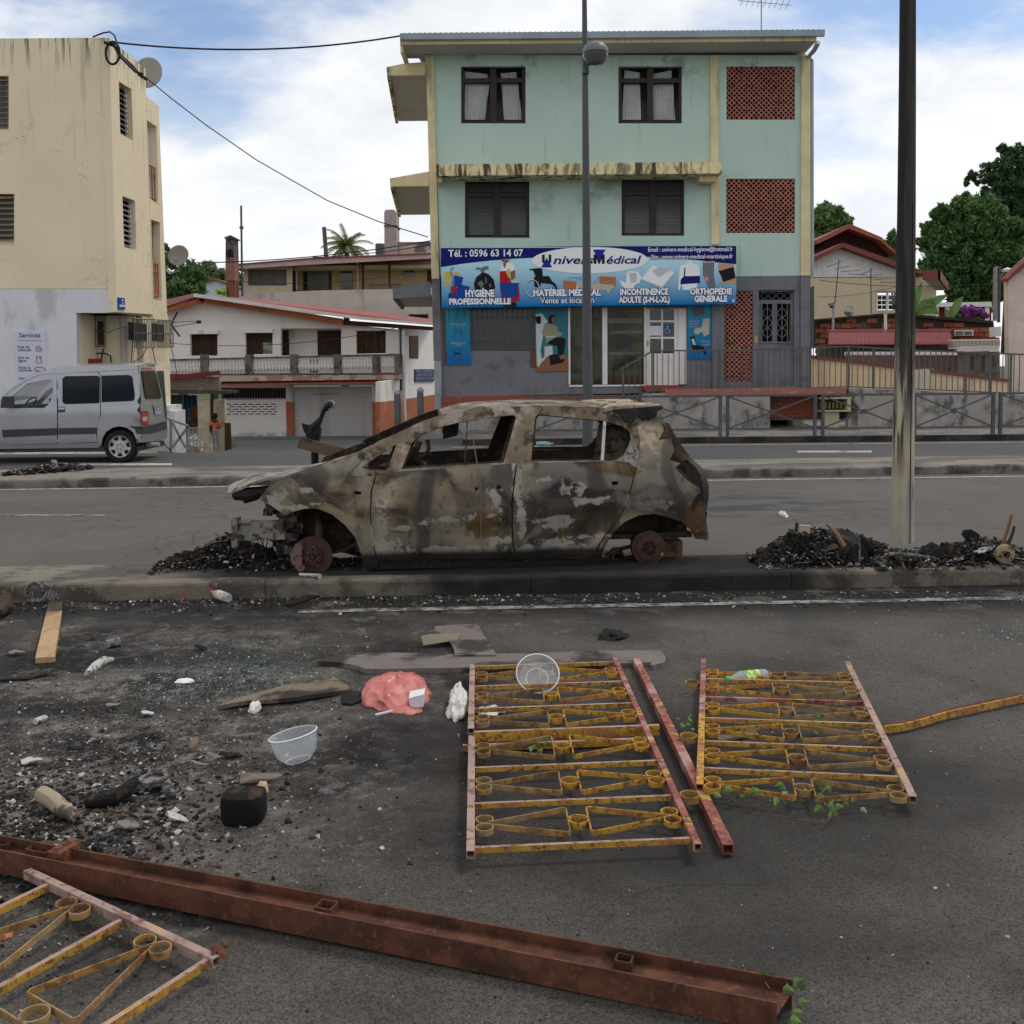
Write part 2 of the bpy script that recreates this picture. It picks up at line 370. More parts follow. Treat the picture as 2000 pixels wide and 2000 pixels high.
asph3 = mat('far asphalt','#545352',.85,k=.95,var=.08,vs=.4,layers=[dict(c=(.05,.05,.05),s=40,lo=.45,hi=.65,f=.4),dict(c=(.045,.045,.045),s=.8,lo=.5,hi=.75,f=.25,sc=(.3,1.2,1),o=8)],
    bump=[dict(s=50,d=3,h=.006)])
conc = mat('median concrete','#6e665c',.9,k=1.15,var=.15,layers=[
    dict(c=(.05,.045,.04),s=2.5,lo=.45,hi=.62,f=.7),dict(c=(.3,.28,.25),s=30,lo=.58,hi=.7,f=.4,d=3),
    dict(c=(.02,.019,.018),s=12,lo=.55,hi=.66,f=.6,sc=(.4,1,1),o=8),
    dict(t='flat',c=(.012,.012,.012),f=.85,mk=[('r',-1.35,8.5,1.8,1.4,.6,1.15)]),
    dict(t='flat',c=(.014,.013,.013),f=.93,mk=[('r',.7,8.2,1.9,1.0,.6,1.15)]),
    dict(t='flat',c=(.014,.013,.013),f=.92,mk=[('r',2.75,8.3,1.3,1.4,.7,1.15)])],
    bump=[dict(s=25,d=5,h=.01),dict(s=120,d=2,h=.003)])
kerbm = mat('kerb concrete','#6f665b',.9,k=1.1,world=True,var=.18,layers=[
    dict(c=(.045,.035,.028),s=3.5,lo=.42,hi=.6,f=.75),dict(c=(.28,.26,.23),s=14,lo=.6,hi=.7,f=.5,d=4),
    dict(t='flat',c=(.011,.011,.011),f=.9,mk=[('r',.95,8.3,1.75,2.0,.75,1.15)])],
    bump=[dict(s=25,d=5,h=.01),dict(s=6,d=4,h=.02)])
conc2 = mat('far median concrete','#7a736a',.9,k=1.15,var=.15,layers=[
    dict(c=(.07,.062,.055),s=1.6,lo=.42,hi=.62,f=.7,sc=(.4,1,1)),dict(c=(.05,.045,.04),s=9,lo=.55,hi=.7,f=.6)],bump=[dict(s=25,d=5,h=.02)])
whitep = mat('road paint','#bdb9b2',.8,k=.85,layers=[dict(c=(.07,.07,.07),s=14,lo=.5,hi=.62,f=.7,d=6),dict(c=(.06,.06,.06),s=2,lo=.56,hi=.66,f=.9,o=5)])
soil = mat('soil and grass','#4b4a35',.95,layers=[dict(c=(.05,.09,.03),s=3,lo=.4,hi=.6)],bump=dict(s=12,h=.03))
black = mat('black plastic',(.012,.012,.013),.5); char = mat('charred',(.014,.013,.012),.8,layers=[dict(c=(.09,.085,.08),s=25,lo=.6,hi=.7,f=.6),dict(c=(.06,.03,.015),s=12,lo=.58,hi=.68,f=.6,o=4)],bump=dict(s=40,h=.02))
ash = mat('ash grey',(.20,.19,.18),.95,layers=[dict(c=(.05,.045,.04),s=20,lo=.45,hi=.6)],bump=dict(s=50,h=.01))
ashw = mat('pale ash',(.45,.44,.42),.95,layers=[dict(c=(.12,.11,.10),s=25,lo=.5,hi=.62)])
brownd = mat('burnt brown',(.06,.04,.028),.9,layers=[dict(c=(.015,.014,.013),s=14,lo=.45,hi=.6)],bump=dict(s=60,h=.008))
rustm = mat('rust brown',(.115,.045,.026),.85,var=.25,vs=9,layers=[dict(c=(.055,.024,.016),s=7,lo=.45,hi=.62,f=.8),dict(c=(.17,.08,.045),s=45,lo=.56,hi=.66,f=.6),dict(c=(.03,.018,.014),s=3,lo=.52,hi=.62,f=.7,o=6)],bump=[dict(s=180,d=3,h=.0016),dict(s=30,d=3,h=.002)])
yel = mat('flaking yellow paint',(.47,.26,.04),.6,var=.2,vs=8,layers=[dict(c=(.15,.065,.035),s=30,lo=.50,hi=.60,f=.9,d=7,ro=.7,r=.85),dict(c=(.30,.10,.07),s=6,lo=.55,hi=.62,f=.6,o=6),dict(c=(.09,.04,.025),s=60,lo=.56,hi=.66,f=.7,o=3)],bump=[dict(s=90,d=3,h=.0015)])
yelr = mat('rusty yellow strip',(.34,.20,.06),.7,var=.25,vs=8,layers=[dict(c=(.15,.075,.04),s=26,lo=.42,hi=.58,f=.9,d=7,ro=.7),dict(c=(.33,.24,.14),s=5,lo=.5,hi=.62,f=.5,o=6)],bump=[dict(s=90,d=3,h=.0015)])
redp = mat('faded red paint',(.27,.085,.065),.6,var=.2,vs=6,layers=[dict(c=(.42,.26,.04),s=9,lo=.57,hi=.62,f=.9,o=2),dict(c=(.10,.04,.03),s=22,lo=.50,hi=.58,f=.85,d=7,ro=.7),dict(c=(.5,.36,.34),s=4,lo=.5,hi=.66,f=.6,o=8)],bump=[dict(s=90,d=3,h=.0015)])
pinkp = mat('chalky pink paint',(.33,.225,.19),.8,var=.2,vs=6,layers=[dict(c=(.14,.07,.05),s=18,lo=.50,hi=.6,f=.85,d=7,ro=.7),dict(c=(.45,.30,.10),s=7,lo=.56,hi=.64,f=.6)],bump=[dict(s=90,d=3,h=.0015)])
glassd = mat('dark glass',(.02,.022,.024),.08,spec=.6,var=0)
gal = mat('galvanised steel',(.32,.33,.34),.5,.4,layers=[dict(c=(.15,.15,.15),s=5,lo=.5,hi=.65,f=.5)])
greymet = mat('grey painted steel',(.085,.088,.092),.55,layers=[dict(c=(.16,.16,.16),s=8,lo=.55,hi=.7,f=.5)])
railm = mat('olive grey railing paint',(.11,.105,.095),.6,layers=[dict(c=(.10,.05,.03),s=12,lo=.58,hi=.66,f=.6)])
black2 = mat('black cable',(.012,.012,.012),.5,var=0)
leafm = mat('vine leaf',(.13,.20,.06),.5,var=.35,vs=40)
# ------------------------------------------------------------ setting
def strip(l0,l1,z,m,name,x0=-60,x1=60,zl=None):
    mb = MB(); n = 24
    for i in range(n):
        a = x0 + (x1 - x0) * i / n; b = x0 + (x1 - x0) * (i + 1) / n
        mb.add([(a,l0(a),z),(b,l0(b),z),(b,l1(b),z),(a,l1(a),z)],[(0,1,2,3)])
    return mb.build(name,m,kind='structure')
def fitl(pa,pb,z=0.0):
    a = gp(*pa,z); b = gp(*pb,z); k = (b.y - a.y) / (b.x - a.x); return lambda x: a.y + k * (x - a.x)
K1 = fitl((0,1178),(2000,1142))                       # near kerb foot
k1s = (K1(1) - K1(0)); K1b = lambda x: K1(x) + .82
K2 = fitl((450,948),(1750,928)); K2b = lambda x: K2(x) + 1.75
LN1 = fitl((375,951),(1750,933))
LN2 = fitl((1040,872),(1700,866)); K3 = lambda x: LN2(x) + .45
HK = .14
mb = MB(); g = 300; zb = -2.6
mb.add([(-900,-300,zb),(900,-300,zb),(900,1500,zb),(-900,1500,zb)],[(0,1,2,3)]); mb.build('ground',soil,kind='structure')
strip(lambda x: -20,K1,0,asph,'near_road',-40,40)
strip(lambda x: K1b(x),K2,0,asph2,'middle_road')
strip(lambda x: K2b(x),K3,0,asph3,'far_road',-6.4,60); strip(lambda x: K2b(x),lambda x: K3(x) - 1.35,0,asph3,'far_road',-60,-6.4)
def median(a,b,name,m,km,x0,x1,L=1.0,wd=.14,fine=True,back=True):
    mb = MB(); n = 60; hb = HK - .006
    for i in range(n):
        p = x0 + (x1 - x0) * i / n; q = x0 + (x1 - x0) * (i + 1) / n; f0,f1 = a(p) + wd + .001,a(q) + wd + .001; b0,b1 = b(p),b(q)
        mb.hexa([(p,f0,-.05),(q,f1,-.05),(q,b1,-.05),(p,b0,-.05),(p,f0,hb),(q,f1,hb),(q,b1,hb),(p,b0,hb)])
    o = mb.build(name,m,kind='structure')
    ks = (a(1) - a(0)); ang = math.atan(ks)
    # one kerb stone with a worn rounded arris
    def stone(sd):
        random.seed(sd); s = MB(); h = HK; r = .03; prof = [(0,-.05),(0,h - r),(.008,h - .012),(r,h),(wd,h),(wd,-.05)]; nx = 8
        for i in range(nx + 1):
            x = -L / 2 + .003 + (L - .006) * i / nx
            for (y,z) in prof:
                j = random.uniform(-.004,.004) if z > 0 else 0
                s.v.append(Vector((x,y + (j if y < .05 else 0),z + j * .6)))
        k = len(prof)
        for i in range(nx):
            for j in range(k): s.f.append((i * k + j,i * k + (j + 1) % k,(i + 1) * k + (j + 1) % k,(i + 1) * k + j)); s.mi.append(0)
        s.f += [tuple(range(k)),tuple(range(nx * k,nx * k + k))]; s.mi += [0,0]
        me = s.mesh('kerb_stone',km); bm = bmesh.new(); bm.from_mesh(me); bmesh.ops.recalc_face_normals(bm,faces=bm.faces); bm.to_mesh(me); bm.free(); return me
    var = [stone(i) for i in range(3)]; x = x0; i = 0
    while x < x1:
        M = Matrix.Translation((x,a(x),random.uniform(-.003,.003))) @ Matrix.Rotation(ang,4,'Z'); piece(var[i % 3],'kerb_stone',o,M); x += L * cos(ang); i += 1
    return o
# kerb stones need object coordinates that run on: their own positions vary the pattern
med1 = median(K1,K1b,'near_median',conc,kerbm,-9.3,9.6,2.1)
med2 = median(K2,K2b,'far_median',conc2,mat('far kerb','#77706a',.9,k=1.05,world=True,var=.2,layers=[dict(c=(.05,.042,.035),s=2.5,lo=.42,hi=.58,f=.85,d=7)],bump=dict(s=8,h=.02)),-13,14,1.4)
def paint(l,w_,x0,x1,name,z=.004,m=whitep):
    mb = MB(); n = max(1,int((x1 - x0) / 1.5))
    for i in range(n):
        p = x0 + (x1 - x0) * i / n; q = x0 + (x1 - x0) * (i + 1) / n
        mb.add([(p,l(p) - w_,z),(q,l(q) - w_,z),(q,l(q),z),(p,l(p),z)],[(0,1,2,3)])
    mb.build(name,m,kind='structure')
paint(LN1,.10,-30,30,'edge_line')
paint(LN2,.12,-1.4,40,'edge_line')
edgep = mat('worn edge paint','#8f8a83',.85,layers=[dict(c=(.05,.048,.046),s=6,lo=.42,hi=.58,f=.95,d=8,ro=.7)])
paint(lambda x: K1(x) - .42,.10,-1.6,12,'edge_line',m=edgep)
def dash(px0,px1,py,wpx=4,m=whitep):
    a = gp(px0,py); b = gp(px1,py); c = gp(px1,py - wpx); d = gp(px0,py - wpx); z = .004
    MB().add([(p.x,p.y,z) for p in (a,b,c,d)],[(0,1,2,3)]).build('lane_dash',m,kind='structure')
dash(1557,1703,884,3.5); dash(155,336,909,4); dash(880,965,893,3.5); dash(0,205,1008,3,edgep); dash(30,205,887,3)
# far pavement with kerb, and the side street dropping away on the left
mb = MB(); XL = -1.15
for i in range(30):
    p = XL + (45 - XL) * i / 30; q = XL + (45 - XL) * (i + 1) / 30
    mb.hexa([(p,K3(p) + .15,-.3),(q,K3(q) + .15,-.3),(q,34,-.3),(p,34,-.3),(p,K3(p) + .15,HK - .006),(q,K3(q) + .15,HK - .006),(q,34,HK - .006),(p,34,HK - .006)])
pav = mb.build('far_pavement',mat('pavement','#7d7670',.9,k=1.0,layers=[dict(c=(.06,.055,.05),s=2,lo=.5,hi=.65,f=.6),dict(c=(.045,.04,.035),s=.6,lo=.5,hi=.6,f=.4)],bump=dict(s=20,h=.01)),kind='structure')
ksm = MB().box((-.69,0,-.05),(.69,.15,HK)).mesh('kerb_stone',mat('dirty kerb','#4c4844',.9,k=.8,layers=[dict(c=(.02,.02,.018),s=3,lo=.4,hi=.6)]))
x = XL + .7
while x < 16: piece(ksm,'kerb_stone',pav,Matrix.Translation((x,K3(x),0)) @ Matrix.Rotation(math.atan(K3(1) - K3(0)),4,'Z')); x += 1.39
# side street: crest at the far road, then down to the white house
mb = MB(); rows = [(K3(-3),0),(27,-.06),(31,-.45),(38,-1.0),(46,-1.36),(60,-1.5)]
xl = lambda y: -6.4 * y / 23.6
for (ya,za),(yb,zb2) in zip(rows,rows[1:]):
    mb.add([(xl(ya),ya,za),(-1.2,ya,za),(-1.2,yb,zb2),(xl(yb),yb,zb2)],[(0,1,2,3)])
mb.add([(-6.4,K3(-6.4) - .05,-.004),(XL,K3(XL) - .05,-.004),(XL,K3(XL) + .6,-.006),(-6.4,K3(-6.4) + .9,-.02)],[(0,1,2,3)])
mb.build('side_street',asph3,kind='structure')
MB().add([(-60,21,-1.34),(-6,21,-1.34),(-11.5,42,-1.34),(-60,60,-1.34)],[(0,1,2,3)]).build('lower_yard',conc2,kind='structure')
MB().add([(-1.2,24,-.01),(-1.2,60,-.01),(-1.2,60,-2.6),(-1.2,24,-2.6)],[(0,1,2,3)]).build('bank',soil,kind='structure')
# ------------------------------------------------------------ the green shop building
D1 = zm(740,40,3.864); D2 = zm(1140,40,3.864); S1 = zm(840,460,6.0375); S2 = zm(1130,460,6.0375); R1 = zm(1400,400,3.22); Q1 = zm(1000,700,2.76)
def PP(Z,*p): return [Z(x,y) for x,y in p]
def wallsheet(mb,outline,Y,D,holes=(),m=0):
    return mb.sheet(outline,lambda u,v: yp(u,v,Y),1e9,-D,holes,m)
def rect(x0,y0,x1,y1): return [(x0,y0),(x1,y0),(x1,y1),(x0,y1)]
YG = 27.8
gwall = mat('green stucco','#a2b5aa',.9,k=1.38,var=.05,vs=.5,layers=[
    dict(c=(.10,.13,.11),s=1.6,lo=.5,hi=.66,f=.55,mk=[('z',8.6,9.9)],d=7),dict(c=(.07,.08,.07),s=1.3,lo=.45,hi=.7,f=.6,d=4,mk=[('z',5.3,6.7),('z',7.1,6.95),('x',-2.35,-1.8),('x',2.9,2.6)]),  # shade under the soffit and the canopy slab, painted in as dark tint
    dict(c=(.20,.25,.21),s=2.2,sc=(3,3,.25),lo=.58,hi=.72,f=.3),dict(c=(.16,.15,.12),s=5,sc=(2,2,.16),lo=.62,hi=.74,f=.25,o=5)],
    bump=[dict(s=45,d=4,h=.012)])
cream = mat('cream trim','#c4b58e',.85,k=1.3,layers=[dict(c=(.06,.055,.035),s=2,lo=.4,hi=.6,f=.9,mk=[('x',-5.6,-5.75)]),dict(c=(.12,.10,.06),s=2,sc=(2,2,.3),lo=.56,hi=.7,f=.5)],bump=dict(s=40,h=.006))
dripc = mat('stained cream slab','#c4b58e',.85,k=1.4,layers=[dict(c=(.055,.048,.028),s=5.5,sc=(1,1,.3),lo=.47,hi=.60,f=.75,d=7,di=.4,ro=.65),dict(c=(.03,.028,.018),s=2.2,sc=(1,1,.1),lo=.56,hi=.6,f=.9,o=4)],bump=dict(s=40,h=.006))
greyw = mat('grey stucco','#5f6064',.9,k=1.55,layers=[dict(c=(.06,.06,.06),s=2.5,lo=.5,hi=.7,f=.45,d=7)],bump=dict(s=45,h=.01))
soffit = mat('grey soffit','#9a9a98',.9,k=1.5,layers=[dict(c=(.2,.19,.17),s=1.5,lo=.5,hi=.7,f=.4)])
gutm = mat('blue grey gutter','#8b979c',.5,k=1.3)
browf = mat('brown window frame',(.045,.032,.026),.5)
slatm = mat('smoky louvre',(.07,.07,.072),.25,spec=.5)
curt = mat('white curtain','#f0e8e6',.9,k=1.8); terra = mat('terracotta block','#86584c',.9,k=1.7,layers=[dict(c=(.10,.045,.03),s=9,lo=.5,hi=.66,f=.7)])
tilem = mat('red brown tiles','#7a4438',.7,k=1.35,layers=[dict(c=(.45,.42,.38),s=6,sc=(.4,1,3),lo=.66,hi=.7,f=.8)]); darkv = mat('dark interior',(.012,.012,.012),.9)
blk = mat('rendered concrete','#8f8a84',.95,k=1.2,layers=[dict(c=(.07,.065,.055),s=1.7,lo=.46,hi=.64,f=.8,d=8,ro=.65),dict(c=(.03,.03,.025),s=2.5,sc=(1,1,.35),lo=.55,hi=.68,f=.7,o=4),dict(c=(.40,.38,.36),s=1.1,lo=.58,hi=.62,f=.6,o=9)],bump=dict(s=14,h=.02))
base = yp(1180,780,YG)
G = empty('shop_building',(base.x,YG + 4,.1),'three storey pale green building with cream trim and grey ground floor','building')
wA = MB()
ol = [D1(410,258),D2(1645,262),D2(1640,1925),(1441,540),(860,540)]
holes = [rect(900.5,129.5,1026.5,241),rect(1208,129.8,1332,241),rect(908,353.5,1034,464.5),rect(1214,350,1336.7,460.5),rect(1419,129.8,1552.8,233.6),rect(1418.5,349,1552.8,455)]
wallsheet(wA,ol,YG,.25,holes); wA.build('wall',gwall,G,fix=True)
wB = MB()
gh = [rect(917.8,601.5,1045,685),rect(1113.5,602,1177,751),rect(1186,602,1258.4,751),rect(1259,602,1341,753.5),rect(1415.5,567.7,1470.8,744.7),rect(1482,566,1551.5,754)]
wallsheet(wB,[(861,540.8),(1441,540.8),D2(1640,1926),D2(1712,1926),(1582,762),(862,775)],YG,.25,gh); wB.build('wall',greyw,G)
# volume behind: sides, floor slabs and back
a = yp(834,106,YG); b = yp(1582,110,YG)
sd_ = MB(); x0,x1 = a.x - .02,b.x; zt = a.z
sd_.box((x0 + .13,YG + .26,0),(x0 + .28,YG + 8,zt)); sd_.box((x1 - .3,YG + .26,0),(x1 - .03,YG + 8,zt)); sd_.box((x0 + .3,YG + 7.8,0),(x1 - .31,YG + 8,zt)); sd_.build('side_wall',cream,G)
bk = MB(); bk.box((x0 + .3,YG + .75,0),(x1 - .32,YG + .85,zt)); bk.build('interior_wall',darkv,G)
for pts,m_ in (([D1(355,258),D1(412,258),(858,544),(843,544)],cream),([D2(955,261),D2(1015,261),D2(1022,1690),D2(965,1690)],cream),([D2(1645,262),D2(1710,262),D2(1712,1925),D2(1640,1925)],cream)):
    MB().ppoly(pts,YG - .07,.33).build('pilaster',m_,G)
MB().ppoly([(843,544.4),(859,544.4),(862,705),(847,705)],YG - .09,.35).build('pilaster',greyw,G)
MB().ppoly(PP(S2,(1575,650),(1720,650),(1722,1800),(1578,1800)),YG - .08,.07).build('pilaster',greyw,G)
MB().ppoly(PP(R1,(528,450),(586,450),(586,1150),(528,1150)),YG - .06,.05).build('pilaster',greyw,G)
MB().ppoly([(848,705.4),(861.5,705.4),(863,822),(850,824)],YG - .14,.25).build('post_base',gal,G)
# canopy slab over the first floor
cs = yp(851.8,320.8,YG - .75); ce = yp(1410.4,338.5,YG - .75)
cb = MB(); cb.box((cs.x,YG - .75,ce.z),(ce.x,YG - .002,cs.z)); cb.build('canopy_slab',dripc,G)
MB().box((cs.x + .02,YG - .55,ce.z - .12),(cs.x + .14,YG - .002,ce.z - .002)).build('canopy_bracket',cream,G); MB().box((ce.x - .55,YG - .5,ce.z - .16),(ce.x - .1,YG - .08,ce.z - .002)).build('canopy_bracket',cream,G)
# roof: soffit, fascia, gutter, corrugated sheets
YE = 26.9
e0 = yp(781.4,87,YE); e1 = yp(1606,89,YE)
MB().box((e0.x,YE + .06,e0.z),(e1.x - .15,YG + .3,e0.z + .04)).build('soffit',soffit,G)
MB().box((e0.x,YE,e0.z),(e1.x - .15,YE + .055,e0.z + .15)).box((e0.x,YE + .06,e0.z - .18),(e0.x + .07,YG + 1.5,e0.z - .002)).build('fascia',cream,G)
g0 = yp(781,77,YE - .12); g1 = yp(1611,67,YE - .12)
gm = MB(); pr = [(0,0),(-.02,.15),(.02,.16),(.04,.04),(.1,.04),(.1,0)]
zg = g0.z; gm.prism([(g0.x,YE - .12 + y,zg + z) for y,z in pr],(g1.x - g0.x,0,0)).build('gutter',gutm,G)
rf = MB(); zc = zg + .17; n = 160; xs = [g0.x + .1 + (g1.x - g0.x - .1) * i / (n * 3) for i in range(n * 3 + 1)]
vv = []
for i,x in enumerate(xs):
    h = .022 * cos(2 * pi * i / 6); vv += [(x,YE - .06,zc + h),(x,YG + 4.2,zc + h + .75),(x,YG + 8.6,zc + h)]
rf.add(vv,[(3 * i + j,3 * i + j + 1,3 * i + j + 4,3 * i + j + 3) for i in range(len(xs) - 1) for j in (0,1)]).build('roof',mat('teal roof sheet','#5f8f88',.5,k=1.2,layers=[dict(c=(.10,.11,.10),s=3,lo=.5,hi=.6,f=.6)]),G)
gw = MB(); gw.prism([(x1 - .2,YG + .3,zt),(x1 - .2,YG + 4.2,zt + .7),(x1 - .2,YG + 8,zt)],(-.1,0,0)).prism([(x0 + .3,YG + .3,zt),(x0 + .3,YG + 4.2,zt + .7),(x0 + .3,YG + 8,zt)],(.1,0,0)).build('gable',cream,G)
dp = [yp(*D2(1770,165),YE),yp(*D2(1740,225),YE + .2),yp(*D2(1700,270),YG - .1),yp(*D2(1722,300),YG + .1),yp(*D2(1724,1925),YG + .1)]
MB().tube(dp,[.07,.06,.05,.05,.05],10).build('downpipe',gutm,G,smooth=True)
# side canopies on the left flank
for k,(fp,yb,m1) in enumerate(((PP(D1,(58,352),(185,325),(352,312),(352,412),(62,415)),33.1,cream),(PP(D1,(82,1192),(378,1140),(384,1250),(88,1252)),33.3,cream),(PP(zm(300,380,3.22),(1503,592),(1750,545),(1750,640),(1505,655)),32.5,greyw))):
    P = [yp(x,y,YG + .02) for x,y in fp]; P = [Vector((min(p.x,x0 + .02),p.y,p.z)) for p in P]
    t = MB(); t.prism(P,(0,.09,0)); zb_ = P[-1].z
    xl = P[0].x; o_ = yp([772.4,777.4,784][k],[238.8,418,599][k],yb); t.hexa([(xl,YG + .115,zb_ - .02),(xl + .09,YG + .115,zb_ - .02),(o_.x + .09,yb,zb_ - .02),(o_.x,yb,zb_ - .02),(xl,YG + .115,P[0].z - .05),(xl + .09,YG + .115,P[0].z - .05),(o_.x + .09,yb,P[0].z - .05),(o_.x,yb,P[0].z - .05)])
    t.build('side_canopy',m1,G)
    q = MB(); q.hexa([(xl + .1,YG + .12,zb_ + .05),(x0 + .02,YG + .12,zb_ + .05),(x0 + .02,yb,zb_ + .05),(o_.x + .1,yb,zb_ + .05),(xl + .1,YG + .12,zb_ + .12),(x0 + .02,YG + .12,zb_ + .12),(x0 + .02,yb,zb_ + .12),(o_.x + .1,yb,zb_ + .12)]).build('canopy_underside',soffit,G)
# windows
vglass = mat('louvred glass',(.03,.03,.032),.15,alpha=.18,spec=.7,var=0)
def window(x0,y0,x1,y1,cur,trans=.24):
    f = MB(); Y = YG + .1; w_ = 5
    f.pbox(x0,y0,x1,y0 + 4,Y); f.pbox(x0,y1 - 5,x1,y1,Y); f.pbox(x0,y0 + 4,x0 + 6,y1 - 5,Y); f.pbox(x1 - 6,y0 + 4,x1,y1 - 5,Y)
    xm = (x0 + x1) / 2; yt = y0 + (y1 - y0) * trans; f.pbox(xm - 6,y0 + 4,xm + 6,y1 - 5,Y,.09); f.pbox(x0 + 6,yt - 4,xm - 6,yt + 5,Y,.08); f.pbox(xm + 6,yt - 4,x1 - 6,yt + 5,Y,.08)
    fo = f.build('window',browf,G)
    for (a,b,c,d) in ((x0 + 6,y0 + 4,xm - 6,yt - 4),(xm + 6,y0 + 4,x1 - 6,yt - 4),(x0 + 6,yt + 5,xm - 6,y1 - 5),(xm + 6,yt + 5,x1 - 6,y1 - 5)):
        bl = MB(); yy = b + .5; A = yp(a,b,Y + .04); B = yp(c,d,Y + .04)
        while yy < d - 2:
            p = yp(a,yy,Y); z0_ = p.z; bl.hexa([(A.x,Y + .045,z0_ - .055),(B.x,Y + .045,z0_ - .055),(B.x,Y + .050,z0_ - .055),(A.x,Y + .050,z0_ - .055),(A.x,Y + .062,z0_),(B.x,Y + .062,z0_),(B.x,Y + .067,z0_),(A.x,Y + .067,z0_)]); yy += 4.3
        bl.build('louvre_blades',vglass if cur else slatm,fo,kind='stuff')
    for poly in cur:
        pts = []; c = MB(); xs_ = [p[0] for p in poly]; 
        c.sheet(poly,lambda u,v: yp(u,v,Y + .16) + Vector((0,.025 * sin(u * 1.1 + v * .02),0)),3); c.build('curtain',curt,fo,smooth=True)
def W_(Z,*p): return PP(Z,*p)
window(900.5,129.5,1026.5,241,[W_(D1,(648,480),(835,480),(800,750),(650,750)),W_(D1,(925,480),(1050,480),(1080,750),(945,750)),W_(D1,(645,385),(825,405),(825,440),(643,440)),W_(D1,(918,400),(1040,390),(1040,440),(925,440))])
window(1208,129.8,1332,241,[W_(D2,(303,482),(425,482),(432,750),(288,750)),W_(D2,(522,482),(675,482),(690,750),(526,750)),W_(D2,(310,375),(425,395),(425,440),(305,440)),W_(D2,(520,405),(665,375),(665,440),(520,440))])
window(908,353.5,1034,464.5,[]); window(1214,350,1336.7,460.5,[])
for o in G.children:
    pass
# lattice of terracotta blocks
def lattice(x0,y0,x1,y1,p=9.6,Y=YG + .03,D=.1,t=2.1):
    mb = MB(); ww,hh = x1 - x0,y1 - y0
    for s in (1,-1):
        k = -int(hh / p) - 1
        while k * p < ww + hh:
            c = k * p; seg = []
            # line x = c + s*y (s=1: from top left down right)
            ts = [0,hh]
            def X(y): return c + y if s == 1 else c - y
            ya,yb = 0,hh
            if s == 1: ya = max(ya,-c); yb = min(yb,ww - c)
            else: ya = max(ya,c - ww); yb = min(yb,c)
            if yb - ya > 1:
                A = yp(x0 + X(ya),y0 + ya,Y + D / 2 + (.002 if s == 1 else 0)); B = yp(x0 + X(yb),y0 + yb,Y + D / 2 + (.002 if s == 1 else 0)); mb.bar(A,B,D,t * Y / F,up=(B - A).cross(Vector((0,1,0))))
            k += 1
    mb.build('lattice_screen',terra,G,kind='stuff')
lattice(1419,129.8,1552.8,233.6); lattice(1418.5,349,1552.8,455); lattice(1415.5,567.7,1470.8,744.7,9.3)
# grilled shop window on the left
wb = MB(); Y = YG + .05
for i in range(13):
    x = 921 + i * 9.9; 
    if x < 1044: wb.pbox(x,602,x + 1.4,665,Y,.02)
for y in (619,665,671.5): wb.pbox(918,y,1045,y + 1.6,Y - .022,.02)
for x in (953,1006): wb.pbox(x,667,x + 2,684,Y,.02)
wb.build('window_grille',mat('grille grey',(.10,.10,.105),.5),G)
MB().pbox(918,601.5,1045,685,YG + .14,.05).build('window_pane',mat('dusty dark glass',(.035,.035,.037),.2,spec=.5,layers=[dict(c=(.09,.085,.08),s=1.2,sc=(1,1,5),lo=.5,hi=.7,f=.5)]),G)
whf = mat('white painted frame','#b5b1ac',.5,k=1.6)
f = MB(); 
for a in ((1111,751.2,1259,755.5),(1177,600,1186,751),(1110.5,600,1113.5,751),(1258.5,600,1262,753.5)): f.pbox(*a,YG - .03,.16)
sf = f.build('shop_window_frame',whf,G)
postr = mat('window poster',(.11,.11,.04),.6,layers=[dict(c=(.03,.045,.012),s=1.3,lo=.45,hi=.6,f=.8),dict(c=(.12,.07,.03),s=2.2,lo=.58,hi=.66,f=.5,o=4),dict(c=(.01,.01,.01),s=1.7,lo=.5,hi=.6,f=.7,o=8)])
for x0_,x1_ in ((1113.6,1176.9),(1186.1,1258.4)): MB().pbox(x0_,602,x1_,751,YG + .1,.03).build('shop_window_poster',postr,sf)
gl_ = mat('shop glass',(.01,.01,.01),.04,alpha=.15,spec=.8,var=0)
for x0_,x1_ in ((1113.6,1176.9),(1186.1,1258.4)): MB().pbox(x0_,602,x1_,751,YG + .05,.006).build('shop_window_pane',gl_,sf)
tx = mat('poster strip',(.25,.23,.16),.5); txd = mat('poster dark print',(.02,.02,.02),.5)
pm = MB(); 
for (x0_,y0_,x1_,y1_) in ((350,975,750,1035),(370,1120,745,1158),(360,1370,745,1405)): a = S2(x0_,y0_); b = S2(x1_,y1_); pm.pbox(a[0],a[1],b[0],b[1],YG + .092,.004)
pm.build('poster_band',tx,sf)
for s_,z_,h_ in (('TENSIOMETRE',(385,1022),5),('BRAS / Poignet',(385,1150),3.2),('AUTOTENSIO MED',(405,1398),3.2)):
    x,y = S2(*z_); text(s_,x,y,YG + .088,h_,txd,sf,wpx=50)
for poly in ([(430,1200),(580,1170),(660,1210),(650,1270),(560,1330),(440,1350)],[(410,1460),(480,1440),(550,1470),(555,1600),(415,1600)],[(590,1440),(650,1420),(690,1450),(670,1560),(590,1560)]):
    MB().ppoly(PP(S2,*poly),YG + .085,.004).build('printed_device',txd,sf)
MB().pbox(1192,733,1256,750,YG + .07,.012).build('window_sill_box',mat('brown board',(.10,.05,.025),.7),sf)
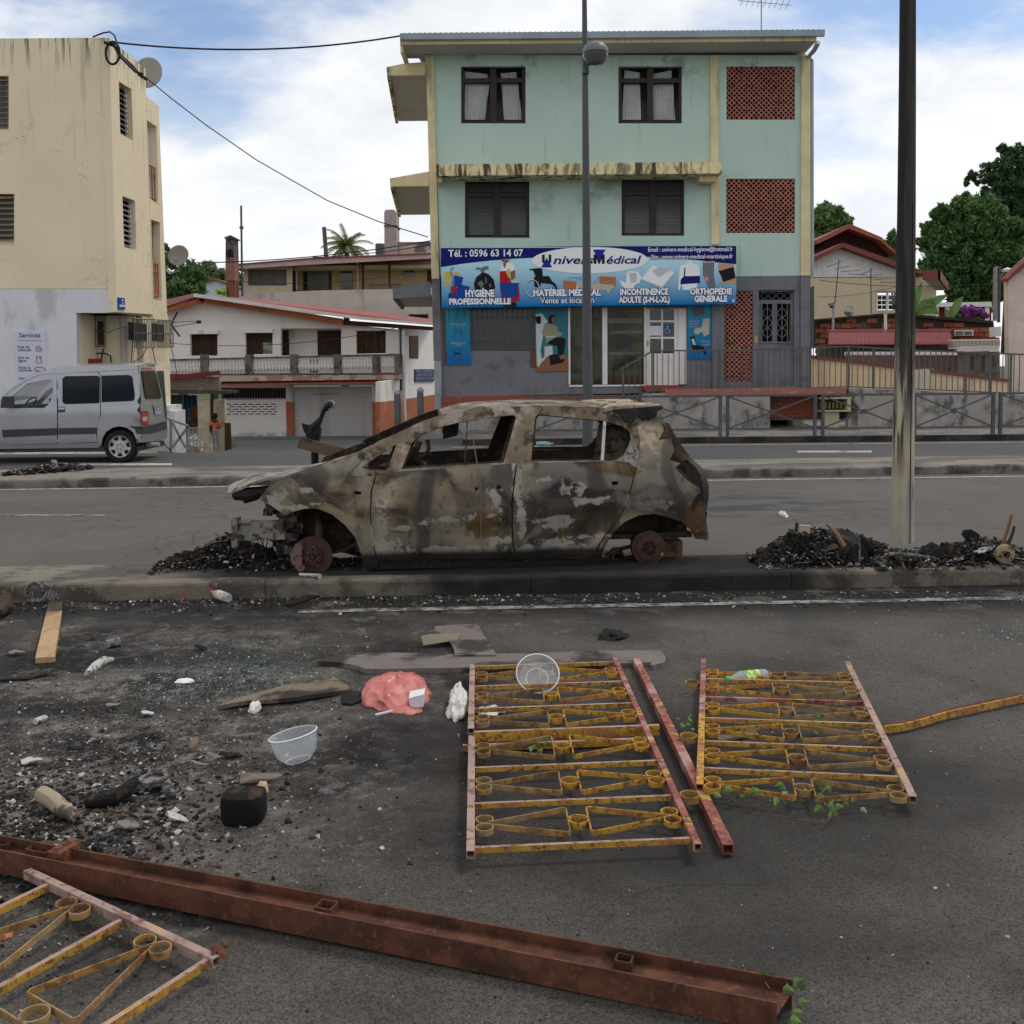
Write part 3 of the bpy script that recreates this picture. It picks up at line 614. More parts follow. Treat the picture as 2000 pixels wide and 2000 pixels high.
# white door with six panes and white side panel
d = MB(); Y = YG + .06
dh = [PP(S2,(840,868),(905,862),(935,842),(975,835),(975,1000),(840,1000)),PP(S2,(995,835),(1030,842),(1060,862),(1127,868),(1127,1000),(995,1000))] + [PP(S2,(x,y),(x + 133,y),(x + 133,y + h),(x,y + h)) for x in (842,996) for y,h in ((1023,172),(1217,172))]
wallsheet(d,PP(S2,(778,822),(1172,822),(1172,1765),(790,1765)),Y,.05,dh)
for i in range(5): a = S2(880 + i * 55,1460); b = S2(884 + i * 55,1740); d.pbox(a[0],a[1],b[0],b[1],Y - .006,.006)
do = d.build('door',whf,G)
for h in dh: MB().ppoly(h,Y + .02,.01).build('door_pane',glassd,do)
MB().ppoly(PP(S2,(1176,822),(1282,822),(1285,1755),(1176,1755)),YG + .03,.08).build('door_side_panel',whf,G)
a = S2(842,1065); b = S2(972,1180); MB().pbox(a[0],a[1],b[0],b[1],Y + .012,.004).build('paper_notice',mat('paper','#c0c0c8',.8,k=1.3,var=.05),do)
blu = mat('access sign blue',(.02,.10,.22),.5); whp = mat('white print',(.62,.62,.62),.6,var=.03)
a = S2(1010,1055); b = S2(1105,1153); ac = MB().pbox(a[0],a[1],b[0],b[1],Y + .012,.004).build('access_sign',blu,do)
acm = MB(); acm.lathe([(.001,0),(.022,0),(.022,.003),(.001,.003)],yp(*S2(1052,1075),Y + .008),10,'Y')
wc = yp(*S2(1052,1120),Y + .008); 
pts = [Vector((wc.x + .07 * cos(t),wc.y,wc.z + .07 * sin(t))) for t in np.linspace(2.2,5.9,14)]; acm.tube(pts,.008,5)
acm.tube([yp(*S2(1052,1082),Y + .007),yp(*S2(1053,1110),Y + .007),yp(*S2(1076,1112),Y + .007),yp(*S2(1085,1135),Y + .007)],.011,5)
acm.build('access_sign',whp,do)
hn = MB().pbox(*S2(806,1235),*S2(824,1310),Y - .012,.012); p = yp(*S2(812,1262),Y - .03); hn.box((p.x,p.y - .01,p.z - .01),(p.x + .12,p.y + .01,p.z + .01)); hn.build('door_handle',mat('brass',(.35,.28,.15),.35,.7),do)
MB().ppoly(PP(S2,(740,1772),(1225,1772),(1165,1835),(800,1835)),YG - .3,.3).build('doorstep',mat('red paint step','#8a3a30',.8,k=1.5),G)
# ironwork door on the right
d = MB(); o_ = rect(1482,566,1551.5,754); wallsheet(d,o_,YG + .1,.05,[rect(*R1(265,548),*R1(470,597)),rect(*R1(285,622),*R1(350,860)),rect(*R1(375,622),*R1(465,860))])
gd = d.build('metal_door',greyw,G)
iw = mat('ironwork',(.24,.25,.26),.5,.3); ir = MB(); Yi = YG + .07
for cx in (318,410):
    for s in (-1,1):
        for k in range(3):
            y0 = 650 + k * 62; pts = [yp(*R1(cx + s * (4 + 24 * abs(sin(t * pi))),y0 + t * 60),Yi) for t in np.linspace(0,1,9)]; ir.tube(pts,.008,4)
        ir.tube([yp(*R1(cx + s * 33,622),Yi),yp(*R1(cx + s * 33,862),Yi)],.009,4)
    ir.tube([yp(*R1(cx,622),Yi),yp(*R1(cx,862),Yi)],.010,4)
for k in range(4): ir.tube([yp(*R1(275 + k * 50 + 23 + 20 * cos(t),572 + 18 * sin(t)),Yi) for t in np.linspace(0,6.28,12)],.007,4)
ir.tube([yp(*R1(265,868),Yi),yp(*R1(470,868),Yi)],.012,4); ir.build('door_ironwork',iw,gd)
MB().pbox(*R1(238,822),*R1(258,868),YG - .02,.018).build('doorbell_plate',mat('yellow plate',(.40,.33,.12),.5),G)
# base band and terrace
YT = 26.55
bd = MB(); A = yp(862,776,YG - .2); B = yp(1268,770,YG - .2); bd.box((A.x,YG - .2,.1),(B.x,YG - .01,A.z + .02))
bnd = bd.build('tiled_base',tilem,G)
tm = MB().box((-.145,-.012,-.07),(.145,0,.07)).mesh('tile',tilem)
x = A.x + .17; 
while x < 3.8:
    for r in range(3): piece(tm,'tile',bnd,Matrix.Translation((x + (.15 if r % 2 else 0),YG - .201,A.z - .07 - r * .155)))
    x += .3
tcol = mat('salmon terrace edge','#946055',.8,k=1.15,layers=[dict(c=(.45,.40,.36),s=2,sc=(1,1,8),lo=.6,hi=.64,f=.7)])
T = empty('entrance_terrace',(yp(1450,840,YT).x,YT + .5,HK),'raised grey concrete terrace with salmon edge and brick recess before the green building','terrace')
A = yp(1262,761,YT); B = yp(1653,770,YT)
MB().hexa([(A.x + .5,YT,B.z),(B.x,YT,B.z),(B.x,YG - .21,B.z),(A.x + .5,YG - .21,B.z),(A.x + .5,YT,A.z),(B.x,YT,A.z),(B.x,YG - .21,A.z),(A.x + .5,YG - .21,A.z)]).build('terrace_slab',tcol,T)
C = yp(1255,771,YT + .02); D = yp(1503.6,846,YT + .02); zT = B.z - .003
MB().prism([(C.x,YT + .02,zT + .06),(C.x + 1.2,YT + .02,zT + .10),(C.x + 2.3,YT + .02,zT + .10),(C.x + 2.6,YT + .02,zT),(D.x,YT + .02,zT),(D.x,YT + .02,0),(C.x - .1,YT + .02,0)],(0,.2,0)).build('retaining_wall',blk,T)
E = yp(862,797,YT + .3); MB().prism([(E.x,YT + .9,E.z - .18),(C.x,YT + .9,E.z + .22),(C.x,YT + .9,0),(E.x,YT + .9,0)],(0,.2,0)).build('retaining_wall',blk,T)
q0 = yp(1504,846,YT + .45); q1 = yp(1600,778,YT + .45)
brm = mat('dull brick','#7a3b2c',.95,k=1.3,var=.3,vs=5,layers=[dict(c=(.03,.025,.02),s=4,lo=.5,hi=.65,f=.7)])
rw = MB().box((q0.x,YT + .45,.35),(q1.x + 1.5,YT + .6,zT)).build('recess_wall',mat('old mortar',(.10,.08,.07),.95),T)
bme = MB().box((-.1,-.02,-.042),(.1,0,.042)).mesh('brick',brm)
for r in range(7):
    x = q0.x + .1 + (r % 2) * .11
    while x < q1.x - .02:
        if random.random() < .94: piece(bme,'brick',rw,Matrix.Translation((x,YT + .449,.46 + r * .1)))
        x += .22
MB().box((q0.x,YT + .2,.0),(q1.x + 1,YT + 1.2,.145)).build('recess_floor',soil,T)
# meter box niche
m0 = yp(1603,778,YT + .05); m1 = yp(1657,842,YT + .05)
mb = MB(); cr_ = mat('cream niche','#a09279',.8,k=1.3)
mb.box((m0.x - .03,YT,m0.z - .02),(m1.x + .05,YT + .4,m0.z + .03)).box((m0.x - .03,YT,.58),(m1.x + .05,YT + .4,.62)).box((m1.x - .05,YT,.62),(m1.x + .04,YT + .4,m0.z - .02)).box((m0.x + .1,YT + .1,.14),(m0.x + .5,YT + .35,.58))
mx_ = mb.build('meter_cabinet',cr_,label='cream water meter cabinet set in the terrace wall behind the crossed railing',cat='cabinet')
mm = MB()
for i in range(6): mm.box((m0.x + .03 + i * .1,YT + .15,.66),(m0.x + .09 + i * .1,YT + .25,m0.z - .1))
mm.build('meter',mat('meter brass',(.16,.13,.05),.5,.4),mx_)
# retaining wall to the right and ramp
rt = MB(); P0 = yp(1657.8,758,YT + .03); P1 = yp(2150,776,YT + .03)
rt.prism([(P0.x,YT + .03,P0.z),(P1.x,YT + .03,P1.z - .02),(P1.x,YT + .03,0),(P0.x,YT + .03,0)],(0,.22,0)).build('retaining_wall',blk,label='stained grey concrete retaining wall below the ramp railing, right of the terrace',cat='wall')
# ramp railing with every baluster
RL = empty('ramp_railing',(yp(1600,780,YT).x,YT - .03,P0.z),'olive grey baluster railing running along the terrace and down the ramp','railing')
YR = YT + .1
top = [(1209.5,723),(1275.8,685),(1450,684.2),(1657.8,676.5),(1800,685),(2090,695.5)]; bot = [(1216,781),(1275,763),(1450,761.4),(1657,755.4),(1800,760.5),(2090,772.5)]
for seq,nm in ((top,'top_rail'),(bot,'bottom_rail')):
    r = MB(); P = [yp(x,y,YR) for x,y in seq]
    for p,q in zip(P,P[1:]): r.bar(p,q,.045,.04 if nm == 'top_rail' else .03)
    r.build(nm,railm,RL)
def ip(seq,x):
    for (a,b),(c,d) in zip(seq,seq[1:]):
        if x <= c: return b + (d - b) * (x - a) / (c - a)
    return seq[-1][1]
posts = [1217,1275.8,1406,1583,1658,1706,1887,1934,1975]
bal = MB().box((-.009,-.009,0),(.009,.009,1)).mesh('baluster',railm); pst = MB().box((-.025,-.02,0),(.025,.02,1)).mesh('post',railm)
x = 1218.0
while x < 2080:
    near = any(abs(x - p) < 4 for p in posts); t = yp(x,ip(top,x),YR); b_ = yp(x,ip(bot,x),YR)
    piece(bal,'baluster',RL,Matrix.Translation((t.x,YR,b_.z)) @ Matrix.Diagonal((1,1,t.z - b_.z - .02,1)))
    x += 10.9
for p in posts:
    t = yp(p,ip(top,p),YR); b_ = yp(p,ip(bot,p) + 6,YR); piece(pst,'post',RL,Matrix.Translation((t.x,YR,b_.z)) @ Matrix.Diagonal((1,1,t.z - b_.z - .02,1)))
# crossed pavement barriers
def barrier(xa,xb,lab):
    Y0 = lambda px: None
    def fp(px,z):       # point over the fence line at this pixel column
        d = ray(px,800); l = lambda x: LN2(x) + .78; x = 0
        t = 25.0
        for _ in range(6): t = l(d.x / d.y * t)
        return Vector((d.x / d.y * t,t,z))
    A,B = fp(xa,HK),fp(xb,HK); R = empty('pavement_barrier',(A + B) / 2,lab,'barrier','crossed steel barriers along the far pavement')
    u = (B - A).normalized(); H = .98; top_,bo = HK + H - .03,HK + .17
    for p in (A + u * .05,B - u * .05): MB().bar(p,p + Vector((0,0,H - .03)),.07,.07,up=u).build('post',greymet,R)
    MB().bar(Vector((A.x,A.y,top_)),Vector((B.x,B.y,top_)),.05,.05).build('top_rail',greymet,R)
    MB().bar(Vector((A.x,A.y,bo)) + u * .09,Vector((B.x,B.y,bo)) - u * .09,.035,.035).build('bottom_rail',greymet,R)
    c = (A + B) / 2; zc = (top_ + bo) / 2
    for s in (1,-1):
        p = Vector((A.x,A.y,top_ - .03 if s > 0 else bo + .02)) + u * .09; q = Vector((B.x,B.y,bo + .02 if s > 0 else top_ - .03)) - u * .09
        off = Vector((0,.012 * s,0)); MB().bar(p + off,q + off,.02,.035).build('cross_bar',greymet,R)
    MB().lathe([(.001,-.03),(.06,-.03),(.06,.03),(.001,.03)],(c.x,c.y,zc),14,'Y').build('centre_boss',greymet,R)
barrier(1038,1224.5,'grey crossed barrier seen above the roof of the burnt car'); barrier(1230,1411,'grey crossed barrier just right of the burnt car roof spoiler'); barrier(1417,1596,'grey crossed barrier in front of the brick recess in the terrace')
barrier(1603,1774,'grey crossed barrier in front of the meter cabinet, partly behind the scorched pole'); barrier(1782,1944,'grey crossed barrier right of the scorched pole'); barrier(1950,2125,'grey crossed barrier cut off by the right edge of the photo')
# ------------------------------------------------------------ shop signs and posters
def gradm(name,c0,c1,z0,z1,hor=.5):
    m = bpy.data.materials.new(name); m.use_nodes = True; N = m.node_tree.nodes; L = m.node_tree.links
    t = N.new('ShaderNodeTexCoord'); s = N.new('ShaderNodeSeparateXYZ'); L.new(t.outputs['Object'],s.inputs[0])
    r = N.new('ShaderNodeMapRange'); L.new(s.outputs[2],r.inputs[0]); r.inputs[1].default_value = z0; r.inputs[2].default_value = z1
    x = N.new('ShaderNodeMix'); x.data_type = 'RGBA'; L.new(r.outputs[0],x.inputs[0]); x.inputs[6].default_value = c0 + (1,); x.inputs[7].default_value = c1 + (1,)
    L.new(x.outputs[2],N['Principled BSDF'].inputs['Base Color']); N['Principled BSDF'].inputs['Roughness'].default_value = .9; N['Principled BSDF'].inputs['Specular IOR Level'].default_value = .1; return m
YS = 27.35
sp = [S1(125,148),S2(1860,122),S2(1860,808),S1(140,852)]
SG = empty('shop_sign',yp(1150,600,YS + .05),'long blue and white shop sign reading Univers Medical across the green building','sign')
zb0 = yp(1150,600,YS).z
gb = gradm('blue printed sign',(.002,.16,.44),(.50,.76,.84),.05,1.15)
MB().ppoly(sp,YS,.12).build('sign_panel',gb,SG)
navy = mat('navy print',(.010,.014,.14),.9,var=0); wht = mat('sign white',(.86,.86,.87),.9,var=0); lng = mat('light print',(.52,.56,.58),.9,var=0)
lay = [0]
def pr(Z,pts,m_,nm='print',par=None,Y=YS,k=1):
    return MB().ppoly(PP(Z,*pts),Y - .004 * k,.004 * k - .0005 if k else .003).build(nm,m_,par or SG)
pr(S1,[(125,148),(2430,140),(1750 + 300,160),(1500,180),(1330,215),(1215,262),(1000,272),(700,296),(400,330),(128,374)],navy,'navy_band',k=1)
pr(S2,[(-700,128),(1860,122),(1860,338),(1640,318),(1400,290),(1150,270),(900,255),(795,250),(740,210),(600,175),(400,150),(140,138)],navy,'navy_band',k=1)
el = circ(1014 + 840 / 6.0375 * 0 + 0,0,1,40)
cx = (S1(1200,0)[0] + S2(815,0)[0]) / 2; rx = (S2(815,0)[0] - S1(1200,0)[0]) / 2; cy = 460 + 290 / 6.0375; ry = 155 / 6.0375
MB().ppoly([(cx + rx * cos(t),cy + ry * sin(t) - (cos(t)) * 1) for t in np.linspace(0,2 * pi,48,endpoint=False)],YS - .008,.0035).build('white_oval',wht,SG)
def st(Z,s,x,y,hz,xw,m_=None,shadow=None,sh=0,bold=.018,name='lettering',Y=YS - .013,par=None):
    px,py = Z(x,y); s_ = 6.0375; 
    if shadow:
        for dx,dy in ((-.8,.7),(.8,.7),(-.8,-.5),(.8,-.5)): text(s,px + dx,py + dy,Y + .004 + dx * .0006 + dy * .0002,hz / s_,shadow,par or SG,'letter_outline',wpx=(xw - x) / s_,shear=sh,bold=bold + .02)
    text(s,px,py,Y,hz / s_,m_ or wht,par or SG,name,wpx=(xw - x) / s_,shear=sh,bold=bold)
st(S1,'Tél. : 0596 63 14 07',215,250,68,1090,bold=.02)
st(S2,'Email : univers-medical-hygiene@hotmail.fr',820,190,42,1812,bold=.012); st(S2,'Site : www.univers-medical-martinique.fr',855,275,42,1812,bold=.012,shadow=navy)
st(S1,'nivers',1452,335,80,1930,navy,sh=.25,bold=.02); st(S2,'édical',330,332,78,738,navy,sh=.25,bold=.02)
st(S1,'HYGIÈNE',415,722,66,757,shadow=navy,bold=.05); st(S1,'PROFESSIONNELLE',225,812,56,950,shadow=navy,bold=.05)
st(S1,'MATÉRIEL MÉDICAL',1215,712,62,2008,shadow=navy,bold=.05); st(S1,'Vente et location',1298,800,58,1930,shadow=navy,bold=.015)
st(S2,'INCONTINENCE',490,700,60,1055,shadow=navy,bold=.05); st(S2,'ADULTE (S-M-L-XL)',473,792,58,1072,shadow=navy,bold=.045)
st(S2,'ORTHOPÉDIE',1313,694,58,1808,shadow=navy,bold=.05); st(S2,'GÉNÉRALE',1365,780,58,1752,shadow=navy,bold=.05)
K = mat('black print',(.015,.015,.018),.9,var=0); bl2 = mat('blue print',(.015,.06,.30),.9,var=0); rd = mat('red print',(.45,.015,.02),.9,var=0)
yl = mat('yellow print',(.60,.48,.06),.9,var=0); skin = mat('skin print',(.26,.12,.07),.9,var=0); gold = mat('orange print',(.45,.17,.06),.9,var=0); cr2 = mat('cream print',(.5,.45,.36),.9,var=0); skl = mat('pale skin print',(.55,.30,.20),.9,var=0); gr2 = mat('grey print',(.16,.17,.2),.9,var=0)
# logo letters
pr(S1,[(1320,225),(1352,225),(1352,300),(1375,265),(1398,300),(1398,225),(1430,225),(1430,310),(1420,325),(1330,325),(1320,310)],mat('green black print',(.01,.035,.03),.9,var=0),'logo_letter',k=3)
pr(S1,[(1375,262),(1440,375),(1312,375)],mat('logo blue',(.02,.03,.30),.9,var=0),'logo_triangle',k=4)
pr(S2,[(178,222),(215,222),(242,285),(270,222),(308,222),(308,334),(275,334),(275,270),(250,334),(235,334),(212,270),(212,334),(178,334)],K,'logo_letter',k=3)
pr(S2,[(170,165),(318,165),(243,300)],mat('logo blue',(.02,.03,.30),.9,var=0),'logo_triangle',k=4)
# pictures
pr(S1,[(165,430),(240,425),(250,470),(215,520),(245,560),(240,600),(215,570),(200,615),(180,600)],yl,'mop_picture',k=2); pr(S1,[(285,470),(390,490),(365,615),(280,600)],bl2,'bucket_picture',k=2)
pr(S1,[(285,430),(340,432),(345,470),(290,468)],yl,'mop_picture',k=2); pr(S1,[(370,580),(470,605),(420,720),(395,745),(215,735),(215,690),(320,615)],bl2,'bucket_picture',k=2); pr(S1,[(245,600),(305,592),(315,680),(275,690),(240,640)],rd,'cloth_picture',k=3)
MB().tube([yp(*S1(x,y),YS - .012) for x,y in ((285,378),(250,385),(248,430),(268,480),(262,640))],.012,5).build('mop_picture',gr2,SG)
pr(S1,[(620,430),(690,455),(750,520),(768,610),(755,655),(525,650),(518,560),(545,490)],K,'bag_picture',k=2); pr(S1,[(530,395),(560,372),(600,385),(640,362),(690,360),(690,395),(640,415),(630,435),(600,430),(590,405)],gr2,'bag_picture',k=2)
for q in ([(560,560),(600,530),(640,570),(600,620)],[(650,500),(665,490),(668,560),(655,560)],[(690,590),(710,560),(720,620)]): pr(S1,q,gr2,'bag_picture',k=3)
pr(S1,[(830,380),(850,345),(930,320),(985,350),(1002,405),(960,425),(820,440)],wht,'cleaner_picture',k=2); pr(S1,[(838,286),(940,284),(925,310),(890,325),(855,310)],skin,'cleaner_picture',k=2); pr(S1,[(950,425),(1002,405),(1005,480),(985,540),(955,520)],skin,'cleaner_picture',k=2)
pr(S1,[(862,325),(900,325),(885,375),(870,385)],skin,'cleaner_picture',k=3)
pr(S1,[(822,420),(930,415),(950,545),(1050,620),(1055,770),(960,785),(840,740),(825,600)],rd,'apron_picture',k=3); pr(S1,[(893,430),(925,385),(945,400),(945,500),(925,500)],yl,'glove_picture',k=4)
pr(S1,[(822,555),(1045,560),(1030,715),(990,735),(870,735),(845,700)],bl2,'bucket_picture',k=5); pr(S1,[(955,530),(1000,510),(1060,545),(1040,562),(960,562)],lng,'cloth_picture',k=5); pr(S1,[(860,790),(955,790),(1015,785),(1015,838),(860,838)],K,'trousers_picture',k=2)
pr(S1,[(1170,395),(1290,382),(1325,395),(1330,490),(1245,490),(1215,410),(1170,408)],K,'wheelchair_picture',k=2); pr(S1,[(1225,490),(1400,475),(1440,540),(1480,570),(1505,630),(1480,625),(1440,575),(1310,560),(1290,620),(1230,600)],K,'wheelchair_picture',k=3)
MB().tube([yp(*S1(1205 + 80 * cos(t),622 + 100 * sin(t)),YS - .016) for t in np.linspace(0,6.28,24)],.014,5).build('wheelchair_picture',lng,SG)
pr(S1,[(1568,528),(1732,545),(1728,640),(1575,632)],gold,'bed_picture',k=2); pr(S2,[(248,475),(440,490),(438,600),(250,570)],gold,'bed_picture',k=2); pr(S2,[(-30,560),(400,580),(430,610),(380,640),(350,690),(330,650),(-30,610)],cr2,'bed_picture',k=3)
bt = MB()
for q in ([(1600,540),(1650,490),(1790,480)],): bt.tube([yp(*S1(x,y),YS - .016) for x,y in q],.01,4)
bt.tube([yp(*S2(x,y),YS - .016) for x,y in ((-20,500),(100,510),(150,580),(240,480),(390,520),(250,600))],.01,4).build('bed_picture',lng,SG)
pr(S2,[(480,525),(560,560),(565,450),(600,420),(700,425),(740,490),(720,555),(665,580),(640,628),(560,630),(510,590)],wht,'pad_picture',k=2); pr(S2,[(590,440),(680,440),(690,540),(620,560)],lng,'pad_picture',k=3)
pr(S2,[(870,352),(1130,430),(985,612),(740,510)],wht,'pad_picture',k=2); pr(S2,[(1130,430),(1130,450),(985,625),(740,525),(740,510),(985,600)],lng,'pad_picture',k=3); pr(S2,[(870,410),(960,370),(1085,415),(940,490)],lng,'pad_picture',k=3)
pr(S2,[(1285,300),(1335,300),(1340,335),(1420,350),(1432,480),(1395,600),(1390,645),(1230,640),(1215,560),(1190,645),(1175,640),(1195,360),(1280,335)],wht,'torso_picture',k=2); pr(S2,[(1240,480),(1430,475),(1432,560),(1200,575),(1205,520)],navy,'sling_picture',k=3); pr(S2,[(1248,380),(1262,378),(1255,480),(1240,480)],navy,'sling_picture',k=3)
pr(S2,[(1465,305),(1600,300),(1600,325),(1465,325)],skl,'leg_picture',k=2); pr(S2,[(1465,325),(1602,322),(1595,470),(1618,600),(1590,620),(1530,615),(1490,500),(1465,470)],gr2,'knee_brace_picture',k=2); pr(S2,[(1480,490),(1520,488),(1538,520),(1515,545),(1485,520)],skl,'knee_brace_picture',k=3)
pr(S2,[(1645,325),(1825,335),(1855,480),(1858,568),(1660,570),(1700,540),(1650,420)],skl,'neck_picture',k=2); pr(S2,[(1650,420),(1825,370),(1852,500),(1705,548),(1680,470)],K,'neck_collar_picture',k=3); pr(S2,[(1812,748),(1838,748),(1838,788),(1812,788)],lng,'printer_mark',k=2)
# posters on the ground floor
def poster(Z,q,lab,col=None,Y=YG - .03):
    P = empty('wall_poster',yp(*Z((q[0][0] + q[2][0]) / 2,q[2][1]),Y),lab,'poster'); zl = 0
    h = yp(*Z(*q[0]),Y).z - yp(*Z(*q[2]),Y).z
    MB().ppoly(PP(Z,*q),Y,.025).build('poster_board',gradm('poster blue',(.012,.14,.38),(.05,.30,.38),.1,h) if not col else col,P); return P
brs = mat('brown board edge','#5c4033',.8,k=1.3)
P1_ = poster(S1,[(180,850),(468,848),(480,1522),(195,1524)],'narrow blue poster of walking frames at the left corner of the shop front')
MB().ppoly(PP(S1,(150,850),(178,850),(193,1524),(165,1524)),YG - .02,.015).build('board_edge',brs,P1_)
gp_ = mat('poster grey line',(.10,.11,.13),.5,var=0); ltx = mat('poster pale text',(.38,.36,.50),.5,var=0)
fm = MB()
def ln(Z,pts,r=.008,Y=YG - .036): fm.tube([yp(*Z(x,y),Y) for x,y in pts],r,4)
for q in ([(215,870),(222,1020)],[(318,870),(318,960),(285,1000),(280,1020)],[(318,960),(345,1000),(348,1022)],[(385,870),(400,910),(440,915)],[(402,910),(405,1010)],[(280,1085),(300,1080),(305,1160),(275,1165),(272,1215)],[(305,1115),(375,1110)],[(370,1080),(378,1215)],[(345,1140),(385,1160)],[(300,1330),(265,1470),(320,1500)],[(370,1330),(350,1420),(390,1460)],[(350,1390),(325,1500)]): ln(S1,q)
fm.build('printed_walking_aids',gp_,P1_,kind='stuff'); pr(S1,[(278,1382),(345,1382),(352,1398),(280,1400)],K,'printed_seat',P1_,YG - .03,2)
for s,x,y,xw in (('DÉAMBULATEUR',232,1060,418),('DÉAMBULATEUR',238,1282,418),('À ROUES',290,1306,372)): st(S1,s,x,y,20,xw,ltx,par=P1_,Y=YG - .037,bold=.01)
P2 = poster(S1,[(1240,840),(1625,838),(1635,1595),(1250,1605)],'poster of a seated woman riding a white stairlift beside the shop window',mat('teal print',(.02,.16,.20),.4,layers=[dict(t='flat',c=(.25,.10,.05),f=1,mk=[('z',.42,.36)])],var=.05))
MB().ppoly(PP(S1,(1183,1355),(1238,1355),(1248,1552),(1183,1552)),YG - .02,.015).build('board_edge',brs,P2); MB().ppoly(PP(S1,(1626,838),(1650,838),(1655,1535),(1637,1535)),YG - .02,.015).build('board_edge',brs,P2)
w2 = lng; beige = mat('jacket print',(.30,.27,.19),.9,var=0)
pr(S1,[(1245,930),(1320,915),(1390,1020),(1340,1060),(1330,1200),(1300,1350),(1320,1480),(1260,1530),(1250,1180)],w2,'stairlift_picture',P2,YG - .03,1); pr(S1,[(1238,955),(1305,950),(1308,1040),(1255,1040)],K,'stairlift_picture',P2,YG - .03,2)
pr(S1,[(1350,1310),(1440,1300),(1450,1400),(1390,1420),(1310,1500),(1280,1555),(1255,1520),(1350,1430)],w2,'stairlift_picture',P2,YG - .03,2); pr(S1,[(1400,1400),(1500,1400),(1590,1470),(1560,1500),(1420,1530)],K,'footrest_picture',P2,YG - .03,1)
pr(S1,[(1320,1130),(1345,1060),(1395,1040),(1440,1050),(1490,1065),(1510,1130),(1560,1150),(1555,1180),(1480,1200),(1440,1260),(1370,1270),(1360,1200),(1325,1180)],beige,'woman_picture',P2,YG - .03,2)
pr(S1,[(1385,1260),(1480,1200),(1590,1210),(1598,1260),(1575,1400),(1515,1420),(1500,1300),(1400,1280)],K,'woman_picture',P2,YG - .03,3); pr(S1,[(1400,960),(1430,935),(1470,940),(1485,990),(1470,1030),(1410,1040),(1395,1000)],K,'woman_picture',P2,YG - .03,2); pr(S1,[(1435,960),(1478,965),(1475,1020),(1450,1035),(1432,1010)],skin,'woman_picture',P2,YG - .03,3)
pr(S1,[(1515,1400),(1570,1405),(1600,1445),(1540,1465)],skin,'woman_picture',P2,YG - .03,2); pr(S1,[(1365,1190),(1480,1185),(1480,1198),(1365,1205)],w2,'stairlift_picture',P2,YG - .03,3); st(S1,"L'ASCENSEUR MONTE ESCALIER",1285,860,16,1590,ltx,par=P2,Y=YG - .037,bold=0)
P3 = poster(S2,[(1285,818),(1568,815),(1575,1455),(1292,1460)],'narrow light blue poster of armchairs right of the white shop door')
pr(S2,[(1330,840),(1480,830),(1490,930),(1380,960),(1340,920)],gp_,'wheelchair_picture',P3,YG - .03,1); pr(S2,[(1470,980),(1545,978),(1540,1160),(1480,1190),(1455,1130),(1400,1170),(1360,1150),(1370,1100),(1455,1080)],cr2,'armchair_picture',P3,YG - .03,1)
pr(S2,[(1312,1195),(1368,1190),(1390,1290),(1470,1310),(1520,1390),(1500,1410),(1450,1350),(1345,1345)],K,'armchair_picture',P3,YG - .03,1); pr(S2,[(1328,1220),(1360,1215),(1385,1290),(1350,1290)],lng,'armchair_picture',P3,YG - .03,2)
for s,x,y,xw in (('Fauteuil',1303,1020,1410),('de repos',1303,1052,1415),('releveur',1303,1084,1412),('Fauteuil',1448,1260,1552),('coquille',1450,1295,1550)): st(S2,s,x,y,22,xw,ltx,par=P3,Y=YG - .037,bold=.01)
# ------------------------------------------------------------ the burnt car
A_ = zm(400,740,3.45)
Pf = gp(614,1122,HK); Pr = gp(1270,1103,HK)
CU = (Pr - Pf); CU.z = 0; CU.normalize(); CW = Vector((-CU.y,CU.x,0)); CWID = 1.62
def cplane(x,y,off):
    px,py = A_(x,y); d = ray(px,py); P0 = Pf + CW * off; t = (P0 - CAM).dot(CW) / d.dot(CW); P = CAM + d * t
    return (P - Pf).dot(CU),P.z
def offz(u,z):
    o = 0.0
    if z > .98: o += (z - .98) * .42
    if z < .75: o += (.75 - z) ** 2 * .12
    o += .02 * math.cos((z - .8) * 5) * -1 + .02
    if u < .15: o += (.15 - u) ** 2 * .55
    if u > 2.9: o += (u - 2.9) ** 2 * .38
    return o
def c_uz(x,y,ex=0):
    o = 0
    for _ in range(4): u,z = cplane(x,y,o + ex); o = offz(u,z)
    return u,z
def cw(u,z,side=0,ex=0.0):
    o = offz(u,z) + ex; o = o if side == 0 else CWID - o
    return Pf + CU * u + CW * o + Vector((0,0,z - Pf.z))
def dent(u,z,k=1): return .022 * k * noise.noise(Vector((u * 2.1,z * 2.6,3))) + .012 * k * noise.noise(Vector((u * 6,z * 5,9))) - .012 * k * max(0,1 - abs(z - .62 - .06 * sin(u * 3)) / .05)
CAR = empty('burnt_car',(Pf + Pr) / 2 + CW * .8,'burnt out grey brown hatchback without tyres, bonnet or glass, resting on the median kerb','car')
def rq(x,y,rx,ry,lo=.6,hi=.95,sc_=8,am=5.0):
    u,z = c_uz(x,y); p = cw(u,z) - CAR.location; return ('q',p.x,p.z,rx / 821,ry / 821,lo,hi,sc_,am)
def pt(c_,*a,f=.9,**k):
    if c_[0] > .18: k.pop('am',0); return dict(t='noise',s=11,d=8,lo=.34,hi=.46,o=a[0] * .01,c=c_,f=f,mk=[rq(*a,**k)])
    return dict(t='flat',c=c_,f=f * .85,mk=[rq(*a,**k)])
oc = (.115,.075,.03); pale = (.36,.325,.28); dk = (.028,.026,.028)
